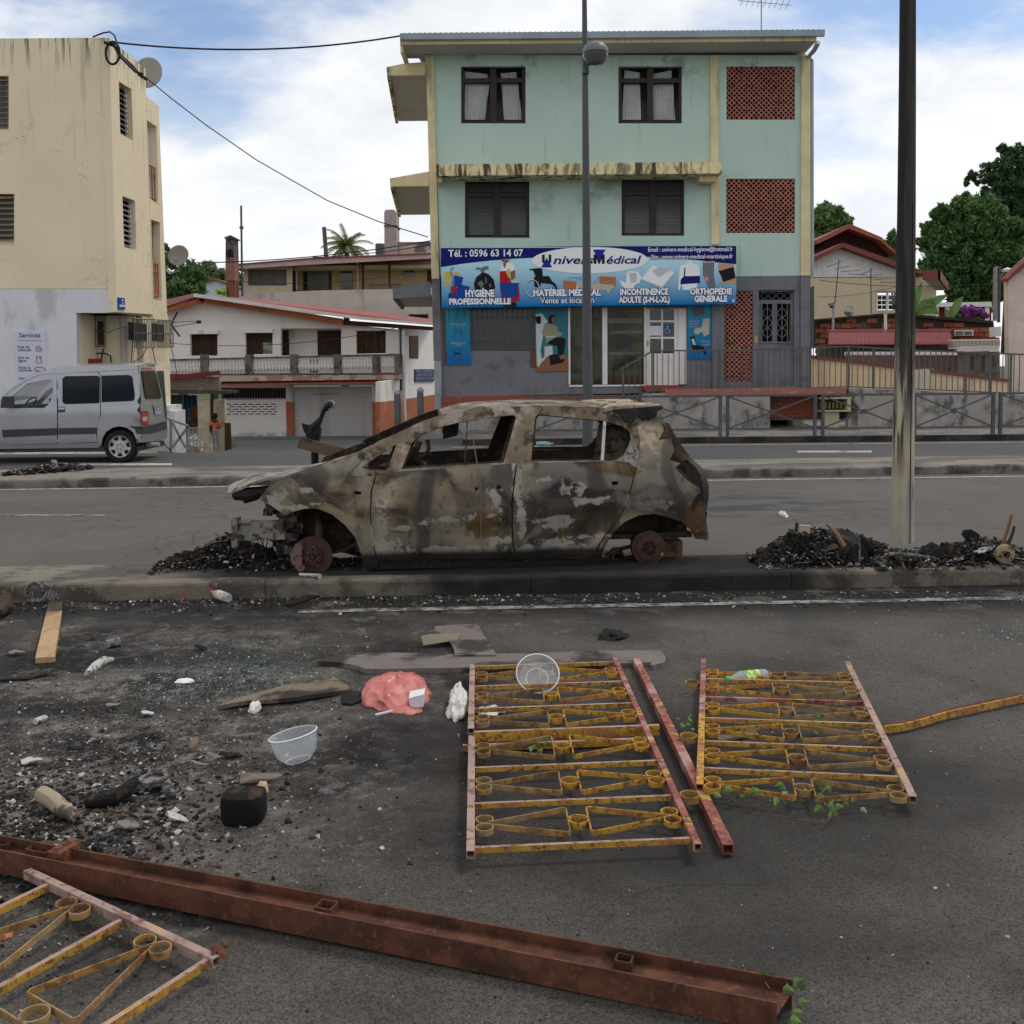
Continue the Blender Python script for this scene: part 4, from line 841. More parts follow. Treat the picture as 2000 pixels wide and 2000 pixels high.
body = mat('scorched car steel','#857761',.42,metal=.2,k=1.5,var=.25,vs=1.3,layers=[
    dict(c=(.085,.085,.08),s=1.0,lo=.38,hi=.66,f=.85,di=.8,d=2),dict(c=(.11,.088,.045),s=.9,lo=.45,hi=.68,f=.7,di=1.2,d=2,o=4),
    dict(c=(.038,.028,.022),s=1.4,lo=.47,hi=.62,f=.9,di=1.6,d=4,o=8),
    dict(c=(.032,.031,.036),s=1.3,lo=.46,hi=.66,f=.7,di=.6,d=3,o=2,mk=[('x',0.1,.5)]),dict(c=(.16,.14,.11),s=.8,lo=.5,hi=.66,f=.5,di=2.2,d=2,o=33),
    pt((.13,.07,.02),1850,960,130,90,lo=.5,hi=1.0),pt(oc,1880,1060,120,60,lo=.5,hi=1.0),pt(oc,2590,940,90,60,lo=.5,hi=1.0),pt(oc,2930,755,100,45,lo=.6,hi=.9),pt((.15,.09,.03),2650,620,260,45,lo=.5,hi=1.1),pt(oc,2220,1120,60,40),pt(oc,2400,1060,70,70,lo=.5,hi=1.0),
    pt(dk,2200,930,80,170,lo=.5,hi=1.1),pt(dk,2660,930,130,120,lo=.5,hi=1.2,f=.7),pt(dk,2380,640,130,80,lo=.5,hi=1.1,f=.8),pt((.09,.035,.015),1050,920,60,60,lo=.3,hi=1.1,am=1.2),pt((.06,.065,.075),1500,670,200,60,lo=.4,hi=1.1,f=.6),pt((.075,.08,.085),2990,520,120,130,lo=.4,hi=1.1,f=.7),
    dict(t='wave',ax='Z',c=(.24,.215,.18),s=.55,di=7,d=3,ds=1.3,lo=.84,hi=.97,f=.6),dict(t='wave',ax='X',c=(.03,.026,.024),s=.45,di=8,d=3,ds=1.2,lo=.82,hi=.97,f=.6,o=3),
    pt(pale,1640,945,190,38,am=1.4),pt(pale,1330,1003,85,18,am=1.0),pt(pale,1190,960,42,230,lo=.7,hi=.9),pt(pale,1600,1155,520,38,am=3.0,sc_=4),pt(pale,1240,1110,60,60),pt(pale,1960,850,60,90,am=3),pt(pale,2105,760,34,190,lo=.6,hi=.9),pt(pale,2140,900,30,120),pt(pale,2000,1090,90,50,am=3),pt(pale,2350,960,130,55,am=3.2),
    pt(pale,2370,1110,130,40,am=3),pt(pale,2560,1140,110,60,am=2.6),pt(pale,2520,735,70,45,am=3.2,sc_=14),pt(pale,2430,740,50,40,am=3.4,sc_=18),pt(pale,2290,680,50,20,am=3.4,sc_=18),pt(pale,2620,820,170,35,am=3.4,sc_=7),pt((.2,.18,.16),3000,850,180,40,am=3.2),pt(pale,690,745,70,28,am=3.2,sc_=10),pt(pale,500,780,60,40,am=3.2,sc_=10),pt(pale,470,855,60,50,am=3.0,sc_=10),pt(pale,620,870,130,22,am=3.4,sc_=8),pt(pale,760,842,60,14,am=3,sc_=10),pt((.2,.18,.16),1040,1090,30,130,am=3.4,sc_=8),pt(pale,2600,1060,160,14,am=3,sc_=8),
    dict(c=(.07,.03,.015),s=14,lo=.58,hi=.66,f=.5,d=5,o=7),
    dict(t='flat',c=(.016,.014,.013),f=.95,mk=[('z',.19,.12)])],
    bump=[dict(s=5,d=4,h=.006,di=1),dict(s=60,d=3,h=.0012)])
frame_m = mat('scorched pillar steel','#80715c',.65,metal=.1,k=.85,var=.3,vs=5,layers=[dict(c=(.28,.26,.23),s=5,lo=.5,hi=.6,f=.8,d=7),dict(c=(.05,.032,.02),s=8,lo=.52,hi=.62,f=.85,d=6,o=4),dict(c=(.02,.018,.017),s=4,lo=.57,hi=.64,f=.8,o=8)],bump=[dict(s=40,d=4,h=.002)])
inner = mat('burnt inner steel',(.07,.045,.03),.85,var=.3,vs=5,layers=[dict(c=(.018,.015,.013),s=6,lo=.42,hi=.58,f=.9),dict(c=(.16,.13,.10),s=15,lo=.6,hi=.7,f=.6)],bump=dict(s=30,d=4,h=.006))
rotor = mat('rusted brake disc',(.075,.042,.035),.7,.3,var=.25,vs=12,layers=[dict(c=(.08,.035,.025),s=9,lo=.45,hi=.6),dict(c=(.35,.33,.31),s=18,lo=.64,hi=.7,f=.6)],bump=dict(s=80,h=.001))
O = lambda pts,dx=0: [c_uz(x + dx,y) for x,y in pts]
def cpanel(name,pts,m_,ex=0.0,holes=(),side=0,th=.012,step=.05,dk=1,par=None,smooth=True):
    return MB().sheet(O(pts),lambda u,z: cw(u,z,side,ex + dent(u,z,dk)),step,-th if side == 0 else th,[O(h) for h in holes]).build(name,m_,par or CAR,smooth=smooth,angle=55)
frame_pts = [(1010,505),(1180,420),(1345,345),(1500,275),(1650,228),(1850,197),(2165,185),(2425,185),(2725,200),(2925,243),(3035,250),(2985,300),(2915,330),(2930,420),(2925,520),(2905,600),(2860,575),(2195,578),(2100,584),(1925,594),(1330,635),(1155,662),(985,655),(985,635),(1050,560)]
h1 = [(1060,600),(1100,570),(1200,500),(1290,445),(1240,590),(1222,620),(1120,618)]
h2 = [(1325,612),(1400,430),(1450,385),(1600,325),(1700,300),(1925,262),(2075,248),(2098,262),(2090,290),(2012,568)]
h3 = [(2195,560),(2228,262),(2245,243),(2685,285),(2820,325),(2868,365),(2875,430),(2830,520),(2790,552)]
cpanel('side_frame',frame_pts,frame_m,.012,[h1,h2,h3],step=.045)
fs = cpanel('side_frame',frame_pts,inner,.012,[h1,h2,h3],side=1,step=.07)
# inner lips of the openings give the frame depth
lip = MB()
for h in (h1,h2,h3):
    P = O(h); n = len(P)
    for i in range(n):
        a,b = P[i],P[(i + 1) % n]; a0,b0,a1,b1 = cw(*a,ex=.024),cw(*b,ex=.024),cw(*a,ex=.11),cw(*b,ex=.11)
        cxy = (sum(p[0] for p in P) / n,sum(p[1] for p in P) / n)
        def sh(p,q=.05): return (p[0] + (cxy[0] - p[0]) * q,p[1] + (cxy[1] - p[1]) * q)
        lip.add([a0,b0,b1,a1],[(0,1,2,3)]); a2,b2 = cw(*sh(a),ex=.11),cw(*sh(b),ex=.11); lip.add([a1,b1,b2,a2],[(0,1,2,3)])
lip.build('door_frame_lip',inner,CAR)
fender = [(545,915),(375,800),(440,720),(520,680),(700,610),(870,552),(1010,505),(1050,560),(985,630),(983,652),(1010,662),(1145,655),(1118,760),(1112,900),(1122,1080),(1147,1180),(1167,1225),(1162,1268),(1070,1270),(1060,1200),(1040,1130),(1010,1060),(950,985),(860,912),(760,872),(680,872),(600,893)]
cpanel('front_wing',fender,body,0,[[(1008,758),(1055,758),(1053,778),(1012,778)]])
fdoor = [(1155,655),(1225,634),(1330,624),(1925,582),(2094,572),(2078,700),(2063,830),(2065,1000),(2070,1100),(2080,1165),(2080,1205),(1600,1212),(1180,1222),(1155,1178),(1130,1080),(1120,900),(1127,760)]
fd = cpanel('front_door',fdoor,body,-.004,[circ(1980,730,16,8),[(1955,712),(1998,712),(1995,742),(1960,745)][0:0] or circ(1830,740,12,8)])
rdoor = [(2104,574),(2195,566),(2790,556),(2860,565),(2896,606),(2871,720),(2831,850),(2791,930),(2691,1050),(2651,1110),(2621,1180),(2571,1213),(2090,1208),(2092,1165),(2080,1100),(2074,1000),(2073,830),(2088,700)]
rd_ = cpanel('rear_door',rdoor,body,-.004,[[(2738,690),(2785,690),(2780,715),(2742,715)]])
quarter = [(2915,330),(2985,298),(3035,252),(3092,292),(3088,400),(3140,398),(3160,480),(3135,550),(3205,570),(3170,600),(3225,660),(3330,745),(3327,770),(3265,850),(3195,958),(3125,930),(3025,907),(2925,917),(2825,962),(2765,1020),(2715,1090),(2685,1150),(2665,1225),(2657,1283),(2630,1285),(2585,1222),(2630,1185),(2660,1115),(2700,1055),(2800,935),(2840,852),(2880,722),(2907,600),(2928,520),(2932,420)]
cpanel('rear_wing',quarter,body,.004)
sill = [(1170,1226),(1600,1216),(2080,1210),(2571,1217),(2640,1290),(2600,1290),(1800,1282),(1172,1278)]
cpanel('sill',sill,char,.012)
# handle recesses: shallow dishes pressed in the doors
for cx_,cy_,p_ in ((1900,735,fd),(2682,708,rd_)):
    r_ = MB(); u0,z0 = c_uz(cx_,cy_)
    for k,(ra,ex) in enumerate(((.055,-.010),(.048,-.012),(.035,-.009),(.001,-.006))):
        for j in range(18):
            t = 2 * pi * j / 18; r_.v.append(cw(u0 + ra * cos(t),z0 + ra * .85 * sin(t),0,ex))
    for k in range(3):
        for j in range(18): r_.f.append((k * 18 + j,k * 18 + (j + 1) % 18,(k + 1) * 18 + (j + 1) % 18,(k + 1) * 18 + j)); r_.mi.append(0)
    r_.build('handle_recess',mat('recess steel',(.05,.045,.035),.6,layers=[dict(c=(.015,.013,.012),s=20,lo=.45,hi=.6)]),p_,smooth=True)
q = MB(); P = [cw(*c_uz(2697,290),ex=.02),cw(*c_uz(2680,552),ex=.02)]; q.bar(P[0],P[1],.024,.02,up=CW).build('window_divider',mat('ash white steel',(.45,.42,.38),.8,layers=[dict(c=(.15,.12,.1),s=12,lo=.55,hi=.65)]),CAR)
# roof
top_uz = O([(1600,245),(1650,228),(1750,210),(1850,197),(2000,190),(2165,185),(2425,185),(2600,192),(2725,200),(2850,225),(2925,243),(2990,250)])
rf_ = MB(); nw = 12
for i,(u,z) in enumerate(top_uz):
    a = cw(u,z,0,.012); b = cw(u,z,1,.012)
    for j in range(nw + 1):
        t = j / nw; p = a.lerp(b,t); p.z += .035 * sin(pi * t) + .008 * noise.noise(Vector((u * 3,t * 5,1))) - .02 * sin(pi * t) * (1 if i < 2 else 0); rf_.v.append(p)
n1 = nw + 1
for i in range(len(top_uz) - 1):
    for j in range(nw): rf_.f.append((i * n1 + j,i * n1 + j + 1,(i + 1) * n1 + j + 1,(i + 1) * n1 + j)); rf_.mi.append(0)
k = len(rf_.v); rf_.v += [p - Vector((0,0,.05)) for p in rf_.v[:k]]; rf_.f += [tuple(i + k for i in f[::-1]) for f in rf_.f[:]]; rf_.mi += [0] * (len(rf_.f) - len(rf_.mi))
for i in range(len(top_uz) - 1):
    for j in (0,nw): rf_.f.append((i * n1 + j,(i + 1) * n1 + j,(i + 1) * n1 + j + k,i * n1 + j + k)); rf_.mi.append(0)
for j in range(nw):
    for i in (0,len(top_uz) - 1): rf_.f.append((i * n1 + j,i * n1 + j + 1,i * n1 + j + 1 + k,i * n1 + j + k)); rf_.mi.append(0)
rf_.build('roof',frame_m,CAR,smooth=True)
sv = MB(); u0,z0 = c_uz(1860,250); vz = cw(u0 - .05,z0 - .03,0,.25); 
fl = MB().sheet([(0,0),(.14,.03),(.12,-.10),(.0,-.12)],lambda u,v: cw(*c_uz(1610,330),0,.12) + CU * u + Vector((0,0,v + .02)) + CW * (u * .4),.03,.008).build('sun_visor_remains',char,CAR)
# spoiler with melted skin hanging from it
sp_ = MB(); e = O([(2690,205),(2730,192),(2850,186),(3000,184),(3070,185)])
va = []
for j in range(9):
    for (u,z) in e: va.append(cw(u,z,0,-.01) + CW * (j * .16) + Vector((0,0,.015 * sin(j) + .01)))
sp_.add(va,[(j * 5 + i,j * 5 + i + 1,j * 5 + i + 6,j * 5 + i + 5) for j in range(8) for i in range(4)]); v2 = [p - Vector((0,0,.035)) for p in va]; o_ = len(sp_.v)
sp_.add(v2,[(j * 5 + i,j * 5 + i + 1,j * 5 + i + 6,j * 5 + i + 5) for j in range(8) for i in range(4)]); sp_.f += [(i,i + 1,i + 1 + o_,i + o_) for i in range(4)] + [(j * 5 + 4,j * 5 + 9,j * 5 + 9 + o_,j * 5 + 4 + o_) for j in range(8)]; sp_.mi += [0] * 12
spo = sp_.build('spoiler',mat('blistered spoiler',(.35,.28,.19),.7,var=.3,vs=8,layers=[dict(c=(.12,.06,.03),s=9,lo=.5,hi=.6),dict(c=(.02,.02,.02),s=6,lo=.56,hi=.62,f=.9,o=4)]),CAR)
MB().sheet(O([(2745,208),(2900,200),(3078,186),(3072,210),(3040,215),(3035,250),(2990,262),(2950,285),(2915,250),(2880,292),(2850,295),(2820,285),(2800,262),(2790,240),(2755,228)]),lambda u,z: cw(u,z,0,-.03 + .03 * noise.noise(Vector((u * 9,z * 9,0)))),.025,-.02).build('melted_plastic',char,spo)
# bonnet buckled upward, thin steel
Nn = [(148,768),(200,752),(330,700),(420,668),(520,654),(700,612),(870,556),(1000,512)]; Tt = [(162,722),(215,692),(330,652),(430,634),(530,626),(700,592),(880,548),(1010,502)]
bv = []; nj = 10
for (a,b) in zip(Nn,Tt):
    u,z = c_uz(*a); p = cw(u,z,0,.03)
    px,py = A_(*b); d = ray(px,py); t = ((Pf + CW * 1.35) - CAM).dot(CW) / d.dot(CW); q_ = CAM + d * t
    for j in range(nj + 1):
        s = j / nj; r = p.lerp(q_,s); r.z += .03 * noise.noise(r * 3.5); bv.append(r)
bn_ = MB(); bn_.add(bv,[(i * (nj + 1) + j,i * (nj + 1) + j + 1,(i + 1) * (nj + 1) + j + 1,(i + 1) * (nj + 1) + j) for i in range(7) for j in range(nj)])
b2 = [p - Vector((0,0,.02)) for p in bv]; o_ = len(bv); bn_.add(b2,[(i * (nj + 1) + j,i * (nj + 1) + j + 1,(i + 1) * (nj + 1) + j + 1,(i + 1) * (nj + 1) + j) for i in range(7) for j in range(nj)])
for i in range(7): bn_.f.append((i * (nj + 1),(i + 1) * (nj + 1),(i + 1) * (nj + 1) + o_,i * (nj + 1) + o_)); bn_.mi.append(0)
for j in range(nj): bn_.f.append((j,j + 1,j + 1 + o_,j + o_)); bn_.mi.append(0)
bn_.build('bonnet',mat('bonnet steel','#8d8577',.6,k=.9,var=.3,vs=4,layers=[dict(c=(.03,.028,.026),s=5,lo=.5,hi=.6,f=.8),dict(c=(.34,.32,.29),s=9,lo=.56,hi=.62,f=.7,o=4)]),CAR,smooth=True)
# lock panel, radiator support and crash rail at the nose
MB().tube([cw(*c_uz(200,785),0,.1),cw(*c_uz(290,790),0,.1),cw(*c_uz(420,765),0,.12),cw(*c_uz(560,760),0,.2)],[.055,.06,.045,.04],7).tube([cw(*c_uz(255,840),0,.1),cw(*c_uz(330,790),0,.1)],[.015,.05],6).build('lock_panel',char,CAR)
def cbox(mb,x0,y0,x1,y1,e0,e1,m_=0):
    a = c_uz(x0,y1); b = c_uz(x1,y0); P = lambda u,z,w: Pf + CU * u + CW * w + Vector((0,0,z - Pf.z)); mb.hexa([P(a[0],a[1],e0),P(b[0],a[1],e0),P(b[0],a[1],e1),P(a[0],a[1],e1),P(a[0],b[1],e0),P(b[0],b[1],e0),P(b[0],b[1],e1),P(a[0],b[1],e1)],m_)
ash_st = mat('ashy steel',(.22,.205,.18),.8,var=.3,vs=9,layers=[dict(c=(.06,.05,.045),s=9,lo=.48,hi=.6),dict(c=(.02,.018,.016),s=5,lo=.56,hi=.64,o=4)])
c = MB(); cbox(c,228,915,250,1085,.05,.28); c.build('crash_plate',ash_st,CAR)
c = MB(); cbox(c,250,965,520,1035,.10,.24); c.build('crash_rail',ash_st,CAR); c = MB(); cbox(c,250,940,330,962,.10,.2); cbox(c,250,1037,540,1052,.08,.25); c.build('crash_rail_flange',ash_st,CAR)
random.seed(3); c = MB()
for i in range(60):
    x = random.gauss(540,35); y = random.uniform(900,1180); x += (y - 1000) * -.12; u,z = c_uz(x,y); c.chunk(cw(u,z,0,random.uniform(.08,.4)),random.uniform(.03,.075))
for i in range(70): x = random.uniform(380,560); y = random.uniform(850,960) - (560 - x) * .15; u,z = c_uz(x,y); c.chunk(cw(u,z,0,random.uniform(.06,.5)),random.uniform(.015,.05))
c.build('melted_debris',mat('melted lump',(.10,.085,.07),.85,layers=[dict(c=(.02,.018,.016),s=12,lo=.45,hi=.58),dict(c=(.32,.30,.27),s=18,lo=.6,hi=.68,f=.7,o=5)]),CAR,kind='stuff')
for i in range(8):
    u,z = c_uz(280 + i * 28,1060 + (i % 3) * 10); P = cw(u,z,0,.1); MB().tube([P,P + Vector((.02 * sin(i),0,-.06)),P + Vector((.05 * cos(i * 2),0,-.14 - .03 * (i % 3)))],.004,4).build('hanging_wire',brownd,CAR)
# wheel wells, floor, firewall, rear body
c = MB(); c.sheet(O([(520,880),(760,860),(1070,1000),(1075,1265),(1000,1250),(800,1200),(600,1190),(540,1100)]),lambda u,z: cw(u,z,0,.42 + .05 * noise.noise(Vector((u * 6,z * 6,2)))),.06,-.02); c.build('wheel_well',inner,CAR)
c = MB(); c.sheet(O([(2650,1100),(2800,920),(3000,880),(3200,930),(3330,900),(3330,1060),(3260,1115),(2680,1120)]),lambda u,z: cw(u,z,0,.40 + .04 * noise.noise(Vector((u * 6,z * 6,2)))),.06,-.02); c.build('wheel_well',inner,CAR)
for arc in ([(600,893),(680,872),(760,872),(860,912),(950,985),(1010,1060),(1040,1130),(1060,1200),(1070,1266)],[(2660,1280),(2668,1225),(2688,1150),(2718,1090),(2768,1020),(2828,962),(2925,920),(3025,910),(3125,933),(3190,955)]):
    P = O(arc); c = MB()
    for a,b in zip(P,P[1:]): c.add([cw(*a,ex=.016),cw(*b,ex=.016),cw(*b,ex=.40),cw(*a,ex=.40)],[(0,1,2,3)])
    c.build('arch_liner',inner,CAR)
f0 = c_uz(1120,1262)[0]; f1 = c_uz(2660,1262)[0]; zf = .22 + 0
def P_(u,w_,z): return Pf + CU * u + CW * w_ + Vector((0,0,z - Pf.z))
MB().hexa([P_(f0,.08,zf - .07),P_(f1,.08,zf - .07),P_(f1,CWID - .08,zf - .07),P_(f0,CWID - .08,zf - .07),P_(f0,.08,zf),P_(f1,.08,zf),P_(f1,CWID - .08,zf),P_(f0,CWID - .08,zf)]).build('floor_pan',char,CAR)
us,zs = c_uz(1060,600); MB().hexa([P_(us - .06,.1,.3),P_(us,.1,.3),P_(us,CWID - .1,.3),P_(us - .06,CWID - .1,.3),P_(us - .06,.1,zs - .1),P_(us,.1,zs - .1),P_(us,CWID - .1,zs - .1),P_(us - .06,CWID - .1,zs - .1)]).build('bulkhead',inner,CAR)
MB().tube([P_(us + .25,.12,zs - .06),P_(us + .3,.5,zs + .0),P_(us + .3,CWID - .12,zs - .03)],[.05,.06,.05],8).build('dashboard_beam',inner,CAR)
for w_ in (.35,1.1):      # bare seat frames
    s_ = MB(); ux = c_uz(1800,600)[0]; s_.tube([P_(ux,w_,.35),P_(ux + .35,w_,.36),P_(ux + .55,w_,.85),P_(ux + .55,w_ + .4,.85),P_(ux + .35,w_ + .4,.36),P_(ux,w_ + .4,.35)],.018,6); s_.build('seat_frame',inner,CAR)
# far side lower body
farlow = [(560,905),(700,640),(1010,520),(1155,662),(1330,635),(2100,584),(2860,575),(2930,520),(3088,420),(3300,740),(3190,950),(3025,910),(2825,965),(2700,1100),(2660,1250),(1120,1240),(1040,1110),(860,915),(700,880)]
cpanel('far_side_body',farlow,inner,.01,side=1,step=.12)
# tailgate, sides curling in
tg = [(3092,292),(3165,400),(3225,480),(3285,545),(3340,590),(3368,640),(3385,720),(3385,790),(3368,890)]
Pt = [c_uz(x,y,.12) for x,y in tg]
c = MB(); vv = []
for (u,z) in Pt:
    for j in range(9): vv.append(P_(u + .05 * sin(pi * j / 8),.14 + (CWID - .28) * j / 8,z) + Vector((0,0,.01 * noise.noise(Vector((u * 5,j,z * 4))))))
c.add(vv,[(i * 9 + j,i * 9 + j + 1,(i + 1) * 9 + j + 1,(i + 1) * 9 + j) for i in range(len(Pt) - 1) for j in range(8) if i > 3 or j in (0,7)])
k = len(c.v); c.v += [p - CU * .05 for p in vv]; c.f += [tuple(q_ + k for q_ in f[::-1]) for f in c.f[:]]; c.mi += [0] * (len(c.f) - len(c.mi))
for i in range(len(Pt) - 1): c.f.append((i * 9,(i + 1) * 9,(i + 1) * 9 + k,i * 9 + k)); c.mi.append(0)
c.build('tailgate',body,CAR)
c = MB(); c.sheet([c_uz(x,y,.1) for x,y in [(3092,300),(3110,410),(3180,470),(3265,545),(3160,560),(3230,640),(3335,742),(3330,770),(3350,880),(3362,1000),(3360,1060),(3290,1060),(3260,1010),(3195,950),(3150,780),(3080,600),(3040,400)]],lambda u,z: P_(u,.12 + .05 * noise.noise(Vector((u * 7,z * 7,1))),z),.05,-.02)
c.build('light_housing',mat('bare rust brown panel',(.10,.058,.03),.8,var=.3,vs=4,layers=[dict(c=(.025,.022,.02),s=4,lo=.5,hi=.6,f=.9),dict(c=(.28,.25,.22),s=8,lo=.6,hi=.66,f=.8,o=4)],bump=dict(s=18,h=.01)),CAR)
c = MB(); c.hexa([P_(Pt[-1][0] - .12,.12,.42),P_(Pt[-1][0] - .02,.12,.42),P_(Pt[-1][0] - .02,CWID - .12,.42),P_(Pt[-1][0] - .12,CWID - .12,.42),P_(Pt[-1][0] - .1,.12,Pt[-1][1]),P_(Pt[-1][0],.12,Pt[-1][1]),P_(Pt[-1][0],CWID - .12,Pt[-1][1]),P_(Pt[-1][0] - .1,CWID - .12,Pt[-1][1])]).build('rear_panel',inner,CAR)
c = MB(); cbox(c,3350,1060,3410,1100,.25,.35); cbox(c,3400,1048,3422,1105,.24,.36); c.build('crash_rail',ash_st,CAR)
c = MB(); cbox(c,3105,1125,3275,1255,.35,.85); c.build('silencer',mat('rusty silencer',(.14,.085,.045),.7,.2,layers=[dict(c=(.06,.03,.02),s=6,lo=.5,hi=.6)]),CAR)
c = MB(); cbox(c,2730,1060,3330,1115,.30,.42); c.build('chassis_leg',inner,CAR)
# quarter interior seen through the rear window
c = MB(); c.sheet(O([(2690,310),(2860,340),(2900,450),(2850,560),(2640,562)]),lambda u,z: cw(u,z,0,.16 + .05 * noise.noise(Vector((u * 12,z * 12,2)))),.04,-.02,[O(circ(2745,475,18,8))]); c.build('pillar_trim_remains',brownd,CAR)
MB().tube([cw(*c_uz(x,y),ex=.02) for x,y in ((2880,400),(2865,450),(2830,520),(2780,552))],.008,5).build('glass_remnant',mat('green glass edge',(.12,.22,.21),.15,spec=.6),CAR)
# running gear
def disc(x,y,r,drum=False):
    u,z = cplane(x,y,.13); C_ = P_(u,.13,z); ang = math.atan2(CW.x,CW.y)
    M = Matrix.Translation(C_) @ Matrix.Rotation(-ang,4,'Z')
    def lt(name,prof,m_,n=40,par=CAR):
        b = MB().lathe(prof,(0,0,0),n,'Y'); b.v = [M @ v for v in b.v]; return b.build(name,m_,par,smooth=True,angle=30)
    if drum: D = lt('brake_drum',[(.0,.01),(r * .30,.01),(r * .32,.0),(r * .6,.0),(r * .78,.012),(r * .80,.02),(r,.025),(r,.10),(r * .3,.11),(0,.11)],rotor)
    else: D = lt('brake_disc',[(.0,-.012),(r * .2,-.012),(r * .46,-.012),(r * .5,.0),(r * .5,.02),(r,.021),(r,.034),(r * .3,.036),(0,.036)],rotor)
    lt('hub',[(0,-.045),(r * .10,-.045),(r * .13,-.03),(r * .14,-.012),(r * .2,-.012),(r * .2,.0)],mat('dark hub',(.05,.04,.04),.5,.5),20,D)
    hb = MB()
    for j in range(5 if not drum else 6):
        t = j * 2 * pi / (5 if not drum else 6) + .3; hb.lathe([(0,-.0135),(.011,-.0135),(.011,-.010),(0,-.010)],(r * .36 * cos(t),0,r * .36 * sin(t)),8,'Y')
        hb.lathe([(0,-.0135),(.006,-.0135),(.006,-.010),(0,-.010)],(r * .36 * cos(t + .6),0,r * .36 * sin(t + .6)),8,'Y')
    hb.v = [M @ v for v in hb.v]; hb.build('bolt_hole',darkv,D,kind='stuff'); return D,M,C_
D_,M_,C1 = disc(725,1195,.163); ca = MB(); rr = .163
poly = [(-.155,.075),(-.13,.11),(-.085,.115),(-.07,.09),(-.085,.05),(-.08,-.02),(-.085,-.06),(-.06,-.09),(-.08,-.12),(-.12,-.11),(-.15,-.07),(-.172,-.03),(-.175,.03)]
ca.prism([M_ @ Vector((x,-.04,z)) for x,z in poly],CW * .10).build('brake_caliper',mat('ash pink caliper',(.17,.105,.09),.8,layers=[dict(c=(.07,.04,.03),s=20,lo=.5,hi=.6)],bump=dict(s=60,h=.004)),CAR,smooth=False)
D2_,_,C2 = disc(2995,1140,.145,True)
st_ = MB(); st_.tube([P_(*(lambda q: (q[0],.2,q[1]))(cplane(770,1100,.2))),P_(*(lambda q: (q[0],.28,q[1]))(cplane(768,900,.28)))],[.04,.03],10).build('strut',inner,CAR,smooth=True)
MB().tube([C1 + CW * .05,C1 + CW * 1.35],.03,8).build('drive_shaft',inner,CAR); MB().tube([C2 + CW * .1,C2 + CW * 1.35],.045,8).build('rear_axle',inner,CAR)
for w_ in (1.35,):
    for cc_ in (C1,C2): MB().lathe([(0,0),(.15,0),(.15,.05),(0,.05)],cc_ + CW * w_,24,'Y').build('brake_disc',rotor,CAR)
u,z = cplane(2785,1205,.3); MB().lathe([(.045,-.05),(.058,-.05),(.062,.2),(0,.2),(.04,.1),(.045,-.05)],P_(u,.3,z),18,'Y').build('exhaust_pipe',inner,CAR)
for q in ([(2700,1190),(2780,1150),(2950,1110)],[(2690,1240),(2850,1205),(3000,1180)],[(1060,1090),(950,1150),(830,1170)]):
    MB().tube([P_(*(lambda s_: (s_[0],.3,s_[1]))(cplane(x,y,.3))) for x,y in q],.018,6).build('suspension_arm',inner,CAR)
MB().tube([P_(*(lambda s_: (s_[0],.3,s_[1]))(cplane(x,y,.3))) for x,y in [(3270,1215),(3300,1220),(3325,1250)]],[.012,.02,.012],6).build('suspension_arm',inner,CAR)
for q in ([(1770,285),(1755,420),(1745,575)],[(1785,255),(1812,440),(1838,600),(1860,720),(1860,850),(1858,1095)],[(1765,290),(1762,450),(1752,580)]):
    MB().tube([cw(*c_uz(x,y),ex=-.03) for x,y in q],.0035,4).build('loose_wire',mat('pale wire',(.2,.15,.11),.7) if q[0][0] == 1785 else brownd,CAR)
# front wing mirror bracket and far-side hinge wreck seen through the window
for q,r in (([(1330,560),(1480,520),(1510,470),(1500,410)],.02),([(1400,460),(1420,540),(1480,590)],.04),([(1180,600),(1330,560),(1420,500),(1445,420)],.03)):
    MB().tube([P_(*(lambda s_: (s_[0],1.35,s_[1]))(cplane(x,y,1.35))) for x,y in q],r,6).build('far_door_hinge',inner,CAR)
# two scorched pieces standing behind the car
YB_ = 10.4
bm_ = empty('scorched_beam',yp(*A_(830,560),YB_),'scorched brown metal beam slanting up behind the bonnet of the burnt car','beam')
P0,P1 = yp(*A_(640,425),YB_),yp(*A_(1400,625),YB_)
MB().bar(P0,P1,.10,.105,up=(0,0,1)).build('beam',inner,bm_)
bx = MB().bar(P0 - Vector((0,.06,.0)),P1 - Vector((0,.06,0)),.012,.115); bx.build('flange',mat('dull tan steel',(.13,.095,.06),.8,layers=[dict(c=(.05,.03,.02),s=5,lo=.5,hi=.62)]),bm_)
bp = empty('charred_post',yp(*A_(745,700),YB_ + .1),'black charred post with a melted top leaning behind the burnt car bonnet','post')
cpm = mat('charred black metal',(.012,.012,.013),.5,layers=[dict(c=(.07,.07,.075),s=9,lo=.58,hi=.66)])
Yq = YB_ + .12; T_ = lambda x,y: yp(*A_(x,y),Yq)
MB().tube([T_(745,720),T_(742,520),T_(745,420),T_(738,360)],[.035,.04,.045,.05],8).build('post',cpm,bp)
MB().tube([T_(720,340),T_(760,300),T_(785,260),T_(800,215),T_(835,180),T_(845,150)],[.045,.04,.022,.025,.045,.03],8).build('arm',cpm,bp)
MB().ppoly(PP(A_,(650,298),(705,312),(740,300),(780,330),(770,410),(690,400),(665,350)),Yq - .03,.08).build('bracket',cpm,bp)
MB().lathe([(.001,-.03),(.045,-.03),(.05,.05),(.001,.06)],T_(842,175),12,'Y').build('melted_cap',mat('melted grey',(.22,.22,.22),.5,layers=[dict(c=(.03,.03,.03),s=20,lo=.45,hi=.6)]),bp)
